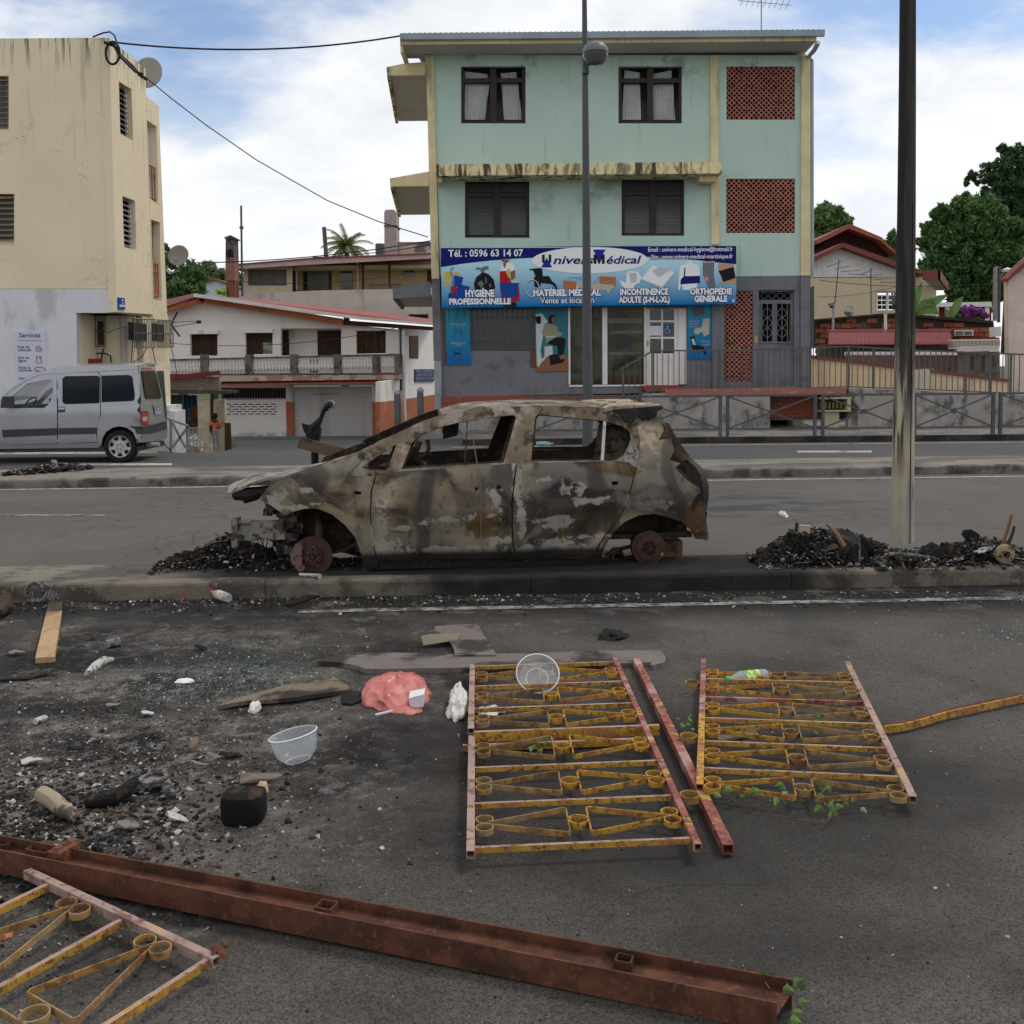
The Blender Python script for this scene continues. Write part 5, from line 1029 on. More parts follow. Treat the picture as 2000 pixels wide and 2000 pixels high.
# ------------------------------------------------------------ beige building on the left
L1 = zm(0,0,3.864); L2 = zm(0,450,3.864); L3 = zm(300,380,3.22)
YL = 25.0; BX = yp(222,350,YL).x; XR = -18.0
BB = empty('beige_building',(-14,YL + 2,0),'beige three storey building with louvred windows and a white ground floor wall','building')
beige_m = mat('beige render','#c5b79d',.92,k=1.45,var=.05,vs=.6,layers=[
    dict(c=(.04,.036,.028),s=3.2,sc=(2.2,2.2,.16),lo=.50,hi=.60,f=.9,d=6,mk=[('z',8.8,9.9)]),dict(c=(.16,.13,.10),s=2.2,sc=(2,2,.1),lo=.56,hi=.7,f=.35,d=6,o=3,mk=[('z',5.5,8.5)]),
    dict(c=(.13,.10,.07),s=.9,lo=.50,band=.003,f=.7,di=.5,d=7,o=7,mk=[('n',.5,.5,.6)])],bump=dict(s=60,h=.006))
whl = mat('white painted wall','#b9b8ba',.9,k=1.42,var=.04,layers=[dict(c=(.25,.24,.22),s=1.3,sc=(1,1,.6),lo=.54,hi=.7,f=.4,d=7),dict(c=(.12,.11,.10),s=3,lo=.6,hi=.7,f=.35,mk=[('z',2.0,.2)])],bump=dict(s=60,h=.006))
zsp = yp(100,566,YL).z; zrec = yp(150,611,YL).z; xr = yp(150,640,YL).x; ztop = yp(100,76,YL).z
w1 = (-40,147,16,252); 
def hb(y,x=220): return yp(x,y,YL).z
wm = MB(); wallsheet(wm,[(-500,79),(212,73.5),(226,564),(-500,564)],YL,.22,[rect(-60,148,17,253),rect(-60,378.5,28,480)]); wm.build('wall',beige_m,BB)
wm = MB(); wallsheet(wm,[(-500,565),(226,564.5),(227.5,611),(149,611),(152,905),(-500,905)],YL,.22); wm.build('wall',whl,BB)
# flank, whose face looks right
YB1,YB2 = 27.35,28.75
def fpx(px,py): # point on the flank plane x=BX
    d = ray(px,py); t = BX / d.x; return CAM + d * t
def flank(mb,pts,holes=(),D=.2):
    P3 = [fpx(*p) for p in pts]; H3 = [[fpx(*q) for q in h] for h in holes]
    return mb.sheet([(p.y,p.z) for p in P3],lambda u,v: Vector((BX,u,v)),1e9,D,[[(q.y,q.z) for q in h] for h in H3])
fw = MB(); h_a = PP(L1,(897,612),(990,672),(1002,1062),(908,1010)); h_b = PP(L1,(924,1478),(1020,1515),(1030,1890),(937,1862))
flank(fw,[(213,74)] + PP(L1,(1097,520)) + PP(L2,(1153,635)) + [(228.5,609)],[h_a,h_b]); fw.build('wall',beige_m,BB)
f2 = MB(); h_c = PP(L1,(1110,905),(1182,955),(1195,1550),(1133,1500)); h_d = PP(L1,(1140,1655),(1208,1680),(1210,1932)) + PP(L2,(1222,535),(1160,515))
flank(f2,PP(L1,(1105,728),(1197,800)) + PP(L2,(1262,640),(1262,690),(1155,690),(1150,400)),[h_c,h_d]); f2.build('wall',beige_m,BB)
# body, roof slab, underside of the overhang
MB().box((XR,YL + .23,zrec),(BX - .21,YB1,ztop - .25)).build('upper_block',beige_m,BB)
MB().box((xr,YL + .002,zrec - .0),(BX - .001,YB1,zrec + .02)).build('overhang_underside',mat('soffit beige','#8c7a62',.9,k=1.2),BB)
bx2 = MB().box((XR,YL + 1.3,.0),(xr + .9,YL + 1.5,zrec)).box((xr - .2,YL + .23,0),(xr,YL + 1.3,zrec)).build('recess_wall',beige_m,BB)
fr = fpx(325,700); MB().box((BX - 3.5,YB1 + .1,0),(BX - .21,YB2,fpx(310,215).z - .3)).build('rear_block',beige_m,BB)
lw = MB(); g1_ = fpx(*L2(960,640)); g2_ = fpx(*L2(1275,640)); lw.sheet([(YL + 1.7,0),(g2_.y,0),(g2_.y,fpx(*L2(1262,640)).z),(YL + 1.7,zrec - .01)],lambda u,v: Vector((BX - .02,u,v)),1e9,.2).build('wall',beige_m,BB)
# pillars and pipe in the recess
c0 = yp(*L2(870,800),YL + 1.25); MB().box((c0.x - .25,YL + 1.25,0),(c0.x + .25,YL + 1.29,zrec)).build('pillar',beige_m,BB)
MB().tube([yp(*L2(922,625),YL + 1.2),yp(*L2(935,1020),YL + 1.2)],.07,10).build('downpipe',mat('pale pipe','#a09c96',.6,k=1.3),BB,smooth=True)
# louvred windows
alu = mat('louvre aluminium',(.30,.30,.31),.4,.4); 
def louvre_front(x0,y0,x1,y1,dz):
    f = MB(); Y = YL + .12; f.pbox(x0,y0,x1,y1,Y + .12,.03); o = f.build('window',darkv,BB); k = 0; y = y0 + 5; me = None
    while y < y1 - 3:
        a = yp(x0 + 2,y,Y); b = yp(x1 - 3,y,Y)
        if me is None: me = MB().hexa([(-.5,0,0),(.5,0,0),(.5,.006,.004),(-.5,.006,.004),(-.5,.085,.085),(.5,.085,.085),(.5,.09,.08),(-.5,.09,.08)]).mesh('louvre_blade',dz)
        piece(me,'louvre_blade',o,Matrix.Translation(((a.x + b.x) / 2,Y - .01,a.z)) @ Matrix.Diagonal((b.x - a.x,1,1,1))); y += 10.6
louvre_front(-60,148,17,253,mat('blue grey louvre',(.09,.095,.13),.3)); louvre_front(-60,378.5,28,480,mat('grey green louvre',(.05,.055,.05),.3))
for h in (h_a,h_b):
    P = [fpx(*q) for q in h]; ys = [p.y for p in P]; zt_,zb_ = min(P[0].z,P[1].z),max(P[2].z,P[3].z); y0,y1 = P[0].y,P[1].y
    o = MB().box((BX - .22,y0,P[3].z),(BX - .19,y1,P[0].z)).build('window',darkv,BB)
    MB().box((BX - .12,y0 + .15,P[3].z),(BX - .09,y0 + .19,P[0].z)).box((BX - .12,y1 - .12,P[3].z),(BX - .09,y1 - .08,P[0].z)).build('window_frame',whf,o)
    me = MB().hexa([(-.02,-.5,0),(.0,-.5,0),(.0,.5,0),(-.02,.5,0),(-.09,-.5,.06),(-.07,-.5,.065),(-.07,.5,.065),(-.09,.5,.06)]).mesh('louvre_blade',alu); z = P[3].z + .05
    while z < P[0].z - .05: piece(me,'louvre_blade',o,Matrix.Translation((BX - .06,(y0 + y1) / 2,z)) @ Matrix.Diagonal((1,(y1 - y0) * .8,1,1))); z += .125
for h,mm_,rail in ((h_c,mat('white blind','#b8bcc4',.8,k=1.3),redp),(h_d,mat('loggia shade','#7a6b5d',.9,k=1.1),mat('orange rail','#9a5a34',.7,k=1.4))):
    P = [fpx(*q) for q in h]; y0,y1 = min(p.y for p in P),max(p.y for p in P); z0,z1 = min(p.z for p in P),max(p.z for p in P)
    o = MB().box((BX - .22,y0,z0),(BX - .2,y1,z1)).build('loggia',mm_,BB); r = MB(); zt_ = z0 + 1.0
    for z in (zt_,zt_ - .22,z0 + .15): r.bar((BX - .08,y0 + .02,z),(BX - .08,y1 - .02,z),.035)
    for i in range(4): y = y0 + .05 + (y1 - y0 - .1) * i / 3; r.bar((BX - .08,y,z0 + .1),(BX - .08,y,zt_),.025)
    r.build('loggia_rail',rail,o)
# barred ground floor windows
def bars(parent,pts,n,hz=2,off=0,m_=mat('rusty bar grey',(.13,.115,.10),.7),r=.011):
    mb = MB(); a,b,c,d = [Vector(p) for p in pts]
    for i in range(n): t = i / (n - 1); mb.tube([a.lerp(b,t),d.lerp(c,t)],r,4)
    for j in range(hz): t = .5 if hz == 1 else j / (hz - 1); mb.tube([a.lerp(d,t),b.lerp(c,t)],r * 1.3,4)
    return mb.build('window_bars',m_,parent)
Yw = YL + 1.28
MB().pbox(*L2(650,685),*L2(780,865),Yw - .0,.02).build('window',darkv,BB); bars(BB,[yp(*L2(x,y),Yw - .22) for x,y in ((645,645),(795,640),(795,875),(645,875))],9,3)
for a_,b_ in (((968,690),(1110,835)),((1148,700),(1238,838))):
    p = fpx(*L2(*a_)); q_ = fpx(*L2(*b_)); MB().box((BX - .01,p.y,q_.z),(BX + .0,q_.y,p.z)).build('window',darkv,BB)
for q_ in (((962,668),(1122,672),(1125,885),(968,884)),((1140,676),(1262,682),(1265,880),(1142,882))):
    P = [fpx(*L2(x,y)) for x,y in q_]; bars(BB,[p + Vector((.16,0,0)) for p in P],13,3)
# services notice
SVm = mat('notice white','#b4b4c0',.6,k=1.35,var=.02); SV = empty('services_notice',yp(*L2(225,1160),YL - .01),'white Services notice with red line icons on the white wall above the van','sign')
MB().ppoly(PP(L2,(105,758),(345,758),(350,1160),(118,1160)),YL - .012,.012).build('notice_board',SVm,SV)
sn = mat('slate print',(.05,.075,.17),.6,var=0); sr = mat('faded red print',(.32,.10,.10),.6,var=0)
def t4(s,x,y,h,xw,m_=sn): px,py = L2(x,y); text(s,px,py,YL - .016,h / 3.864,m_,SV,wpx=(xw - x) / 3.864,bold=.015)
t4('Services',146,808,30,303); t4('Prêt de',133,890,17,222); t4('véhicule',135,912,17,235); t4('Rdv en',138,970,17,222); t4('ligne',138,992,16,198); t4('Pose à',142,1045,17,226); t4('domicile',142,1065,17,244); t4('Agré',142,1125,17,205)
MB().ppoly(PP(L2,(132,829),(318,829),(318,832),(132,832)),YL - .016,.002).build('rule_line',sn,SV)
for pts in ([(270,880),(290,872),(308,885),(318,905),(300,912),(275,910)],[(275,950),(310,950),(312,1000),(276,1000)],[(258,1045),(280,1032),(320,1032),(342,1050),(330,1062),(270,1062)]):
    P = [yp(*L2(*p),YL - .018) for p in pts]; MB().tube(P + [P[0]],.008,4).build('line_icon',sr,SV)
    MB().tube([yp(*L2(pts[0][0] + 12,pts[0][1] + 18),YL - .018),yp(*L2(pts[0][0] + 25,pts[0][1] + 6),YL - .018),yp(*L2(pts[0][0] + 34,pts[0][1] + 22),YL - .018)],.007,4).build('line_icon',sr,SV)
# blue plate on the corner
BP = empty('blue_wall_plate',fpx(*L2(908,598)),'small blue plate fixed to the flank of the beige building near the corner','sign')
P = [fpx(*L2(x,y)) + Vector((.01,0,0)) for x,y in ((883,505),(933,512),(936,598),(886,594))]; MB().prism(P,(.02,0,0)).build('plate',bl2,BP)
for a_,b_ in (((908,520),(922,532)),((910,545),(924,552)),((892,560),(932,578))):
    P = [fpx(*L2(x,y)) + Vector((.032,0,0)) for x,y in (a_,(b_[0],a_[1]),b_,(a_[0],b_[1]))]; MB().prism(P,(.003,0,0)).build('plate_print',lng,BP)
rb = MB().pbox(*L2(605,968),*L2(735,1030),YL + .6,.3).build('meter_box',mat('dark red box','#6b2420',.6,k=1.5),label='dark red meter box in the recess of the beige building behind the van',cat='meter box')
a = L2(1080,1003); b = L2(1168,1050); MB().ppoly([a,(b[0],a[1]),b,(a[0],b[1])],YB1 - .4,.03).build('wall_plate',mat('pale blue plate',(.10,.18,.38),.5,layers=[dict(c=(.5,.5,.55),s=14,lo=.5,hi=.56)]),label='pale blue plate low on the flank just above the van roof',cat='sign')
pp_ = MB()
for q in ([(605,880),(612,930),(640,925),(800,930),(835,950),(838,1010)],[(690,880),(680,940),(700,1010)],[(780,890),(760,1000)],[(600,640),(606,880)]): pp_.tube([yp(*L2(x,y),YL + 1.1) for x,y in q],.02,5)
for q in ([(990,640),(985,860),(975,1005)],[(1090,890),(1060,950),(985,1000)],[(1135,885),(1160,1000)],[(790,772),(880,740),(960,725)]): pp_.tube([fpx(*L2(x,y)) + Vector((.05,0,0)) for x,y in q],.012,5)
pp_.build('loose_wiring',black2,BB,kind='stuff')
cc_ = yp(*L2(1300,1330),28.2); MB().box((BX - .1,27.6,cc_.z - .1),(cc_.x + .1,28.7,cc_.z + .05)).box((BX,27.7,cc_.z - 1.3),(yp(*L2(1362,1340),28.2).x,28.6,cc_.z - .1)).build('corner_ledge',whl,BB)
# dishes
def dish(c,r,nrm,lab,arm):
    D = empty('satellite_dish',c,lab,'satellite dish'); nrm = Vector(nrm).normalized(); M = Matrix.Translation(c) @ nrm.to_track_quat('Z','Y').to_matrix().to_4x4()
    b = MB().lathe([(.001,0)] + [(r * t,.12 * r * t * t) for t in (.25,.5,.75,.95,1)] + [(r,.12 * r + .02),(r * .6,.06 * r - .0),(.001,-.02)],(0,0,0),32); b.v = [M @ v for v in b.v]
    b.build('dish',mat('dish grey','#8a8580',.6,k=1.15,var=.04),D,smooth=True); MB().tube(arm,.02,6).build('dish_arm',gal,D)
    f = M @ Vector((0,-r * .5,r * .8)); MB().tube([M @ Vector((0,-r * .8,.1)),f],.014,5).lathe([(0,-.05),(.04,-.05),(.04,.05),(0,.05)],f,8).build('feed_horn',gal,D)
c = fpx(*L1(1060,560)) + Vector((.25,0,0)); Yd = 27.9; c = yp(*L1(1122,555),Yd); dish(c,29.5 * Yd / F,(-.15,-1,.1),'grey satellite dish at the top corner of the beige building',[c,c + Vector((-.3,.1,-.4)),c + Vector((-.55,.1,-.3))])
Yd = 29.5; c = yp(*L2(1350,192),Yd); dish(c,20.5 * Yd / F,(-.1,-1,.25),'lower grey satellite dish on a curved arm beside the green trees',[c + Vector((0,.05,-.2)),c + Vector((-.05,.1,-.42)),c + Vector((-.3,.1,-.5)),c + Vector((-.5,.1,-.3)),c + Vector((-.55,.1,-.05))])
# ------------------------------------------------------------ white house with balcony
YH = 45.0
HH = empty('white_house',(yp(*L3(800,1300),YH).x,YH + 3,-1.35),'white gabled house with a long balcony, dark windows and a grey garage shutter','house')
wh = mat('white house wall','#c4bfbc',.9,k=1.38,var=.04,layers=[dict(c=(.22,.20,.18),s=.9,sc=(1,1,.35),lo=.56,hi=.7,f=.5,d=7),dict(c=(.05,.045,.04),s=2,lo=.45,hi=.6,f=.8,mk=[('z',.55,.1)])])
orw = mat('orange painted base','#92583f',.9,k=1.35,layers=[dict(c=(.40,.28,.22),s=1.5,lo=.56,hi=.66,f=.7),dict(c=(.2,.16,.14),s=1.2,lo=.45,hi=.6,f=.6,mk=[('z',.5,.0)])])
holes = [rect(*L3(232,877),*L3(402,1013)),rect(*L3(578,870),*L3(748,1005)),rect(*L3(800,842),*L3(1180,1012)),rect(*L3(1275,856),*L3(1460,1001))]
m_ = MB(); wallsheet(m_,PP(L3,(20,770),(92,730),(200,695),(315,680),(700,735),(1180,815),(1565,850),(1560,1160),(20,1160)),YH,.3,holes); m_.build('wall',wh,HH)
MB().pbox(*L3(760,840),*L3(1182,1015),YH + 1.0,.1).build('recess_wall',wh,HH)
dwd = mat('dark wood door',(.035,.016,.010),.6,layers=[dict(c=(.09,.035,.015),s=3,sc=(6,1,1),lo=.52,hi=.6,f=.8)])
MB().pbox(*L3(808,856),*L3(850,1012),YH + .97,.03).build('door',dwd,HH); MB().pbox(*L3(1032,854),*L3(1176,1012),YH + .97,.03).build('door',dwd,HH)
for r_ in (holes[0],holes[1],holes[3]):
    (x0_,y0_),(x1_,y1_) = r_[0],r_[2]; o = MB().pbox(x0_,y0_,x1_,y1_,YH + .28,.03).build('window',darkv,HH); n = 4
    for i in range(n): a = x0_ + (x1_ - x0_) * i / n; MB().pbox(a + .8,y0_ + 1,a + (x1_ - x0_) / n - .8,y1_ - 1,YH + .20 + .03 * (i % 2),.025).build('shutter_leaf',dwd,o)
for a_,b_ in (((218,853),(404,878)),((563,845),(748,870))): MB().pbox(*L3(*a_),*L3(*b_),YH - .15,.15).build('roller_box',wh,HH)
MB().pbox(*L3(690,930),*L3(747,1003),YH + .17,.02).build('window_view',mat('green reflection',(.12,.17,.07),.3,layers=[dict(c=(.3,.3,.28),s=3,lo=.5,hi=.6)]),HH)
# ground floor
m_ = MB(); wallsheet(m_,PP(L3,(420,1160),(1560,1160),(1425,1180),(1425,1306),(1378,1306),(1378,1200),(875,1200),(875,1304),(835,1304),(835,1285),(420,1285)),YH + .02,.25,[rect(*L3(424,1215),*L3(832,1283))]); m_.build('wall',wh,HH)
MB().pbox(*L3(420,1210),*L3(836,1290),YH + .35,.05).build('window',darkv,HH); bars(HH,[yp(*L3(x,y),YH + .1) for x,y in ((425,1218),(832,1218),(832,1282),(425,1282))],26,2,r=.018)
m_ = MB(); slots = []
for r in range(5):
    y = 1316 + r * 15.5; x = 452 + (r % 2) * 22
    while x < 770: slots.append(rect(*L3(x,y),*L3(min(x + 34,776),y + 6))); x += 47
wallsheet(m_,PP(L3,(440,1291),(832,1287),(836,1520),(440,1520)),YH - .02,.2,slots); m_.build('block_screen_wall',wh,HH); MB().pbox(*L3(445,1295),*L3(830,1400),YH + .2,.02).build('block_backing',darkv,HH)
MB().pbox(*L3(836,1305),*L3(878,1518),YH - .02,.3).build('pillar',orw,HH); MB().pbox(*L3(1378,1306),*L3(1422,1525),YH - .02,.3).build('pillar',orw,HH)
g0_ = yp(*L3(878,1210),YH + .1); g1_ = yp(*L3(1378,1518),YH + .1); sl = MB(); shm = mat('roller shutter','#a3a2a2',.5,.1,k=1.7,var=.04,layers=[dict(c=(.2,.19,.18),s=1.2,lo=.5,hi=.7,f=.4)])
SH = empty('garage',g0_,None,None) if False else None
sb_ = MB().box((g0_.x,YH + .14,g1_.z),(g1_.x,YH + .16,g0_.z)).build('garage_shutter',shm,HH); nz = 32; hz_ = (g0_.z - g1_.z) / nz; sm = MB().prism([(0,0,0),(0,-.035,.25 * hz_),(0,-.035,.75 * hz_),(0,0,hz_ * .98)],(g1_.x - g0_.x,0,0)).mesh('shutter_slat',shm)
for i in range(nz): piece(sm,'shutter_slat',sb_,Matrix.Translation((g0_.x,YH + .139,g1_.z + i * hz_)))
x,y = L3(1005,1262); text('DRIVE SERVICE',x,y,YH + .09,4,mat('faded letters',(.22,.22,.20),.8),sb_,wpx=50)
# right flank of the house (faces the side street)
Pa = yp(*L3(1565,850),YH); Pb = yp(*L3(1770,850),52.0)
m_ = MB(); m_.hexa([(Pa.x,YH,-.0 + .25),(Pa.x + .15,YH + .1,.25),(Pb.x + .15,52.1,.25),(Pb.x,52,.25),(Pa.x,YH,Pa.z),(Pa.x + .15,YH + .1,Pa.z),(Pb.x + .15,52.1,Pa.z),(Pb.x,52,Pa.z)]); m_ = MB()
def sq(pxs,Ya=YH,Yb=50.5,off=0): # quad on the oblique flank
    out = []; A0 = yp(*L3(1565,1000),YH); B0 = yp(*L3(1768,1000),Yb); dirv = (B0 - A0); dirv.z = 0; nn = Vector((dirv.y,-dirv.x,0)).normalized()
    if nn.y > 0: nn = -nn
    for x,y in pxs: d = ray(*L3(x,y)); t = (A0 + nn * off - CAM).dot(nn) / d.dot(nn); out.append(CAM + d * t)
    return out,nn
for pts,mt,th,off in ((((1565,838),(1768,850),(1768,1258),(1565,1290)),wh,.2,0),(((1425,1178),(1548,1160),(1548,1292),(1425,1304)),wh,.2,-.01),(((1422,1306),(1768,1260),(1768,1440),(1425,1528)),orw,.2,.0)):
    P,nn = sq(pts,off=off); MB().prism(P,-nn * th).build('flank_wall',mt,HH)
P,nn = sq(((1610,890),(1666,890),(1666,1030),(1612,1030)),off=.03); wo = MB().prism(P,-nn * .05).build('window',dwd,HH)
for i in range(12): y = 895 + i * 11; P,nn = sq(((1616,y),(1660,y),(1660,y + 5),(1616,y + 5)),off=.05); MB().prism(P,-nn * .02).build('shutter_slat',mat('brown slat',(.16,.08,.04),.6),wo)
P,nn = sq(((1600,868),(1672,868),(1672,886),(1600,886)),off=.08); MB().prism(P,-nn * .1).build('window_hood',wh,HH)
FE = empty('company_sign',P[0],'dark blue sign reading First Energy Electricite on the white flank wall','sign')
P,nn = sq(((1645,1098),(1765,1098),(1765,1175),(1645,1177)),off=.06); MB().prism(P,-nn * .05).build('sign_panel',mat('sign navy',(.012,.03,.11),.5),FE); Yf = (P[0].y + P[1].y) / 2 - .35
for s,y,h,x0_,x1_ in (('FIRST ENERGY',1118,13,1650,1757),('ELECTRICITE',1140,13,1656,1752),('0596 71 44 38',1163,12,1650,1760)):
    x,y = L3(x0_,y); Ps,nn = sq(((x0_,y),),off=.08); text(s,x,y,sq(((1640,1130),),off=.12)[0][0].y,h / 3.22,mat('sign grey print',(.42,.45,.52),.5,var=0),FE,wpx=(x1_ - x0_) / 3.22,bold=.02)
# roof
red = mat('red roof sheet','#8a4d47',.6,k=1.1,layers=[dict(c=(.12,.05,.04),s=1,lo=.5,hi=.7,f=.5)]); orf = mat('orange fascia','#8d4f34',.7,k=1.2,layers=[dict(c=(.12,.05,.03),s=2,lo=.5,hi=.66,f=.5)])
def beamq(pts,Y,D,name,mt,par=HH): MB().ppoly(PP(L3,*pts),Y,D).build(name,mt,par)
beamq([(20,755),(92,733),(315,682),(315,648),(92,705),(20,725)],YH - .5,.12,'fascia',orf); beamq([(315.5,682),(1190,820),(1190,780),(260,645)],YH - .5,.12,'fascia',orf)
beamq([(1191,820),(1765,855),(1765,832),(1191,790)],YH - .3,.1,'fascia',mat('brown fascia','#4a2c24',.8,k=1.2))
beamq([(250,622),(265,622),(1300,768),(1765,808),(1765,822),(1290,785),(250,643)],YH - .75,.12,'gutter',mat('white gutter','#b8b2ae',.6,k=1.4))
def roofq(pts,Ys,name,mt,par=HH,th=.08):
    P = [yp(*L3(x,y),Y) for (x,y),Y in zip(pts,Ys)]; n = MB(); n.prism(P,(0,0,-th)); n.build(name,mt,par)
roofq([(20,725),(250,645),(262,620),(20,672)],[YH - .5,YH - .5,YH + 5,YH + 5],'roof',mat('dark red roof','#5c2c28',.7,k=1.3))
roofq([(262,626),(1300,772),(1765,810),(1765,785),(1200,715),(720,665),(520,655)],[YH - .6,YH - .6,YH - .4,YH + 7,YH + 7,YH + 7,YH + 4],'roof',red)
MB().tube([yp(*L3(1566,830),YH - .3),yp(*L3(1552,860),YH - .1),yp(*L3(1556,1230),YH - .1)],.05,8).build('downpipe',mat('dark pipe','#55585c',.6),HH); MB().tube([yp(*L3(1572,850),YH - .15),yp(*L3(1576,1330),YH - .4),yp(*L3(1582,1478),YH - .5)],.08,8).build('downpipe',mat('white pipe','#b4b6ba',.6,k=1.3),HH,smooth=True)
# balcony
YBc = YH - 1.3; dirty = mat('weathered rail','#6d6a66',.9,layers=[dict(c=(.05,.05,.045),s=3,lo=.45,hi=.6,f=.8)])
BC = MB().prism([yp(*L3(x,y),YBc) for x,y in ((100,1130),(1545,1128),(1545,1162),(100,1180))],(0,1.25,0)).build('balcony',mat('balcony tile band','#a39085',.8,k=1.3,layers=[dict(c=(.30,.17,.14),t='vcol',s=3.2,lo=.5,hi=.52,f=.8)]),HH)
for (a_,b_,c_,d_),nm in ((((100,1035),(1540,1000),(1540,1012),(100,1046)),'top_rail'),(((100,1128),(1540,1120),(1540,1132),(100,1140)),'bottom_rail')): MB().prism([yp(*L3(*p),YBc) for p in (a_,b_,c_,d_)],(0,.15,0)).build(nm,dirty,BC)
bl = MB().lathe([(.02,0),(.05,.02),(.05,.08),(.085,.2),(.09,.35),(.06,.55),(.04,.75),(.06,.85),(.06,.98),(.02,1)],(0,0,0),6).mesh('baluster',mat('baluster white','#b8b2ac',.85,k=1.35,layers=[dict(c=(.15,.14,.13),s=9,lo=.55,hi=.66,f=.6)]))
bposts = [320,603,885,1160,1402,1540]; x = 112
while x < 1540:
    if min(abs(x - p) for p in bposts) > 14:
        yt_ = 1040 - (x - 100) * .023; t = yp(*L3(x,yt_ + 5),YBc + .07); b_ = yp(*L3(x,yt_ + 92),YBc + .07); k = 1.0 if x < 1402 else .7
        piece(bl,'baluster',BC,Matrix.Translation((t.x,YBc + .07,b_.z)) @ Matrix.Diagonal((k,k,t.z - b_.z,1)))
    x += 20.6 if x < 1402 else 13.5
for p in bposts: t = yp(*L3(p,1005),YBc + .07); b_ = yp(*L3(p,1130),YBc + .07); MB().box((t.x - .17,YBc - .02,b_.z),(t.x + .17,YBc + .16,t.z)).build('balcony_post',dirty,BC)
aw = MB(); P = [yp(*L3(x,y),YBc + .05) for x,y in ((425,1196),(1400,1180),(1400,1190),(425,1212))]; aw.prism([P[0],P[1],P[1] + Vector((0,1.1,.35)),P[0] + Vector((0,1.1,.35))],(0,0,-.03))
for i in range(60): a = P[0].lerp(P[1],i / 60); aw.bar(a + Vector((0,-.01,-.02)),a + Vector((.02,1.05,.36)),.06,.05)
aw.build('awning',mat('pink awning','#9a5550',.7,k=1.4),HH)
MB().ppoly(PP(L3,(975,1035),(1040,1035),(1035,1120),(980,1118)),YBc + .3,.02).build('laundry',mat('patterned cloth',(.35,.2,.2),.9,layers=[dict(c=(.5,.05,.05),s=5,lo=.5,hi=.55),dict(c=(.05,.1,.3),s=6,lo=.56,hi=.6,o=4)]),label='patterned laundry hanging on the balcony of the white house',cat='laundry')
# roof aerial at left of the house
AN = empty('roof_aerial',yp(*L3(95,900),31),'bent television aerial sticking out from the beige building before the white house','aerial')
for i,q in enumerate(([(150,738),(118,800),(112,820),(165,893)],[(115,805),(295,795)],[(115,835),(270,808)],[(92,870),(125,830)],[(95,880),(120,1000),(155,1160)])): MB().tube([yp(*L3(x,y),31) for x,y in q],.028 if i == 0 else .010,5).build('aerial_arm',black2,AN)
MB().tube([yp(*L3(272,802),31),yp(*L3(298,801),31)],.05,7).build('aerial_head',black2,AN)
# bollards
for (x,yt_,yb_,lab) in ((1532,1268,1505,'left of two dark bollards with domed caps, nearest the garage'),(1677,1253,1462,'right of two dark bollards with domed caps, nearest the green building')):
    Yb = 26.2; t = yp(*L3(x,yt_),Yb); b_ = yp(*L3(x,yb_),Yb); B_ = empty('bollard',(t.x,Yb,b_.z - .1),lab,'bollard','dark bollards at the side street corner')
    MB().lathe([(.0,0),(.085,0),(.085,t.z - b_.z + .1),(.07,t.z - b_.z + .12)],(t.x,Yb,b_.z - .1),16).build('post',greymet,B_,smooth=True); MB().lathe([(.06,0),(.085,.03),(.09,.09),(.05,.15),(0,.165)],(t.x,Yb,t.z + .01),14).build('cap',gal,B_,smooth=True)
# shed, tarp, gate post wall and fences
SHD = empty('corrugated_shed',yp(*L3(260,1620),38),'ramshackle shed of rusty corrugated sheets with a blue tarpaulin, left of the garage','shed')
cs_ = MB(); Pa,Pb = yp(*L3(60,1135),38),yp(*L3(415,1110),38); zt_,zb_ = yp(*L3(260,1140),38).z,yp(*L3(260,1226),38).z; xa,xb = yp(*L3(60,1180),38).x,yp(*L3(415,1180),38).x
n = 8; vv = []
for i in range(n * 6 + 1): z = zb_ + (zt_ - zb_) * i / (n * 6); o = .03 * cos(i * 2 * pi / 6); vv += [(xa,38 + o,z),(xb,38 + o,z)]
cs_.add(vv,[(2 * i,2 * i + 1,2 * i + 3,2 * i + 2) for i in range(n * 6)]).build('corrugated_sheet',mat('tan corrugated','#92877c',.7,k=1.3,layers=[dict(c=(.16,.08,.05),s=2,lo=.52,hi=.66,f=.6)]),SHD)
MB().ppoly(PP(L3,(60,1140),(415,1108),(415,1136),(60,1168)),37.8,.1).build('roof_edge',mat('maroon edge','#6a2f2c',.7,k=1.4),SHD); MB().ppoly(PP(L3,(60,1222),(510,1232),(505,1250),(430,1255),(60,1252)),37.2,.6).build('roof_beam',mat('rotten timber','#4b403a',.9,k=1.1,layers=[dict(c=(.2,.17,.15),s=4,lo=.55,hi=.65)]),SHD)
tp = mat('blue tarpaulin','#2f4d68',.7,k=1.2,layers=[dict(c=(.02,.05,.06),s=3,lo=.5,hi=.6)])
MB().sheet(PP(L3,(180,1262),(270,1262),(272,1320),(235,1330),(212,1450),(215,1600),(190,1600),(175,1400)),lambda u,v: yp(u,v,37.6 + .12 * sin(u * .8)),4,-.03).build('tarpaulin',tp,SHD); MB().ppoly(PP(L3,(60,1255),(182,1262),(170,1330),(120,1400),(60,1420)),37.8,.05).build('tarpaulin',mat('dark green sheet',(.03,.05,.04),.8),SHD)
MB().ppoly(PP(L3,(214,1318),(275,1300),(278,1500),(215,1500)),38.2,.05).build('rusty_sheet',mat('rust sheet','#6e4a33',.9,layers=[dict(c=(.05,.03,.02),s=3,lo=.45,hi=.6)]),SHD); MB().ppoly(PP(L3,(60,1400),(180,1400),(215,1625),(60,1625)),38.6,.05).build('dark_opening',darkv,SHD)
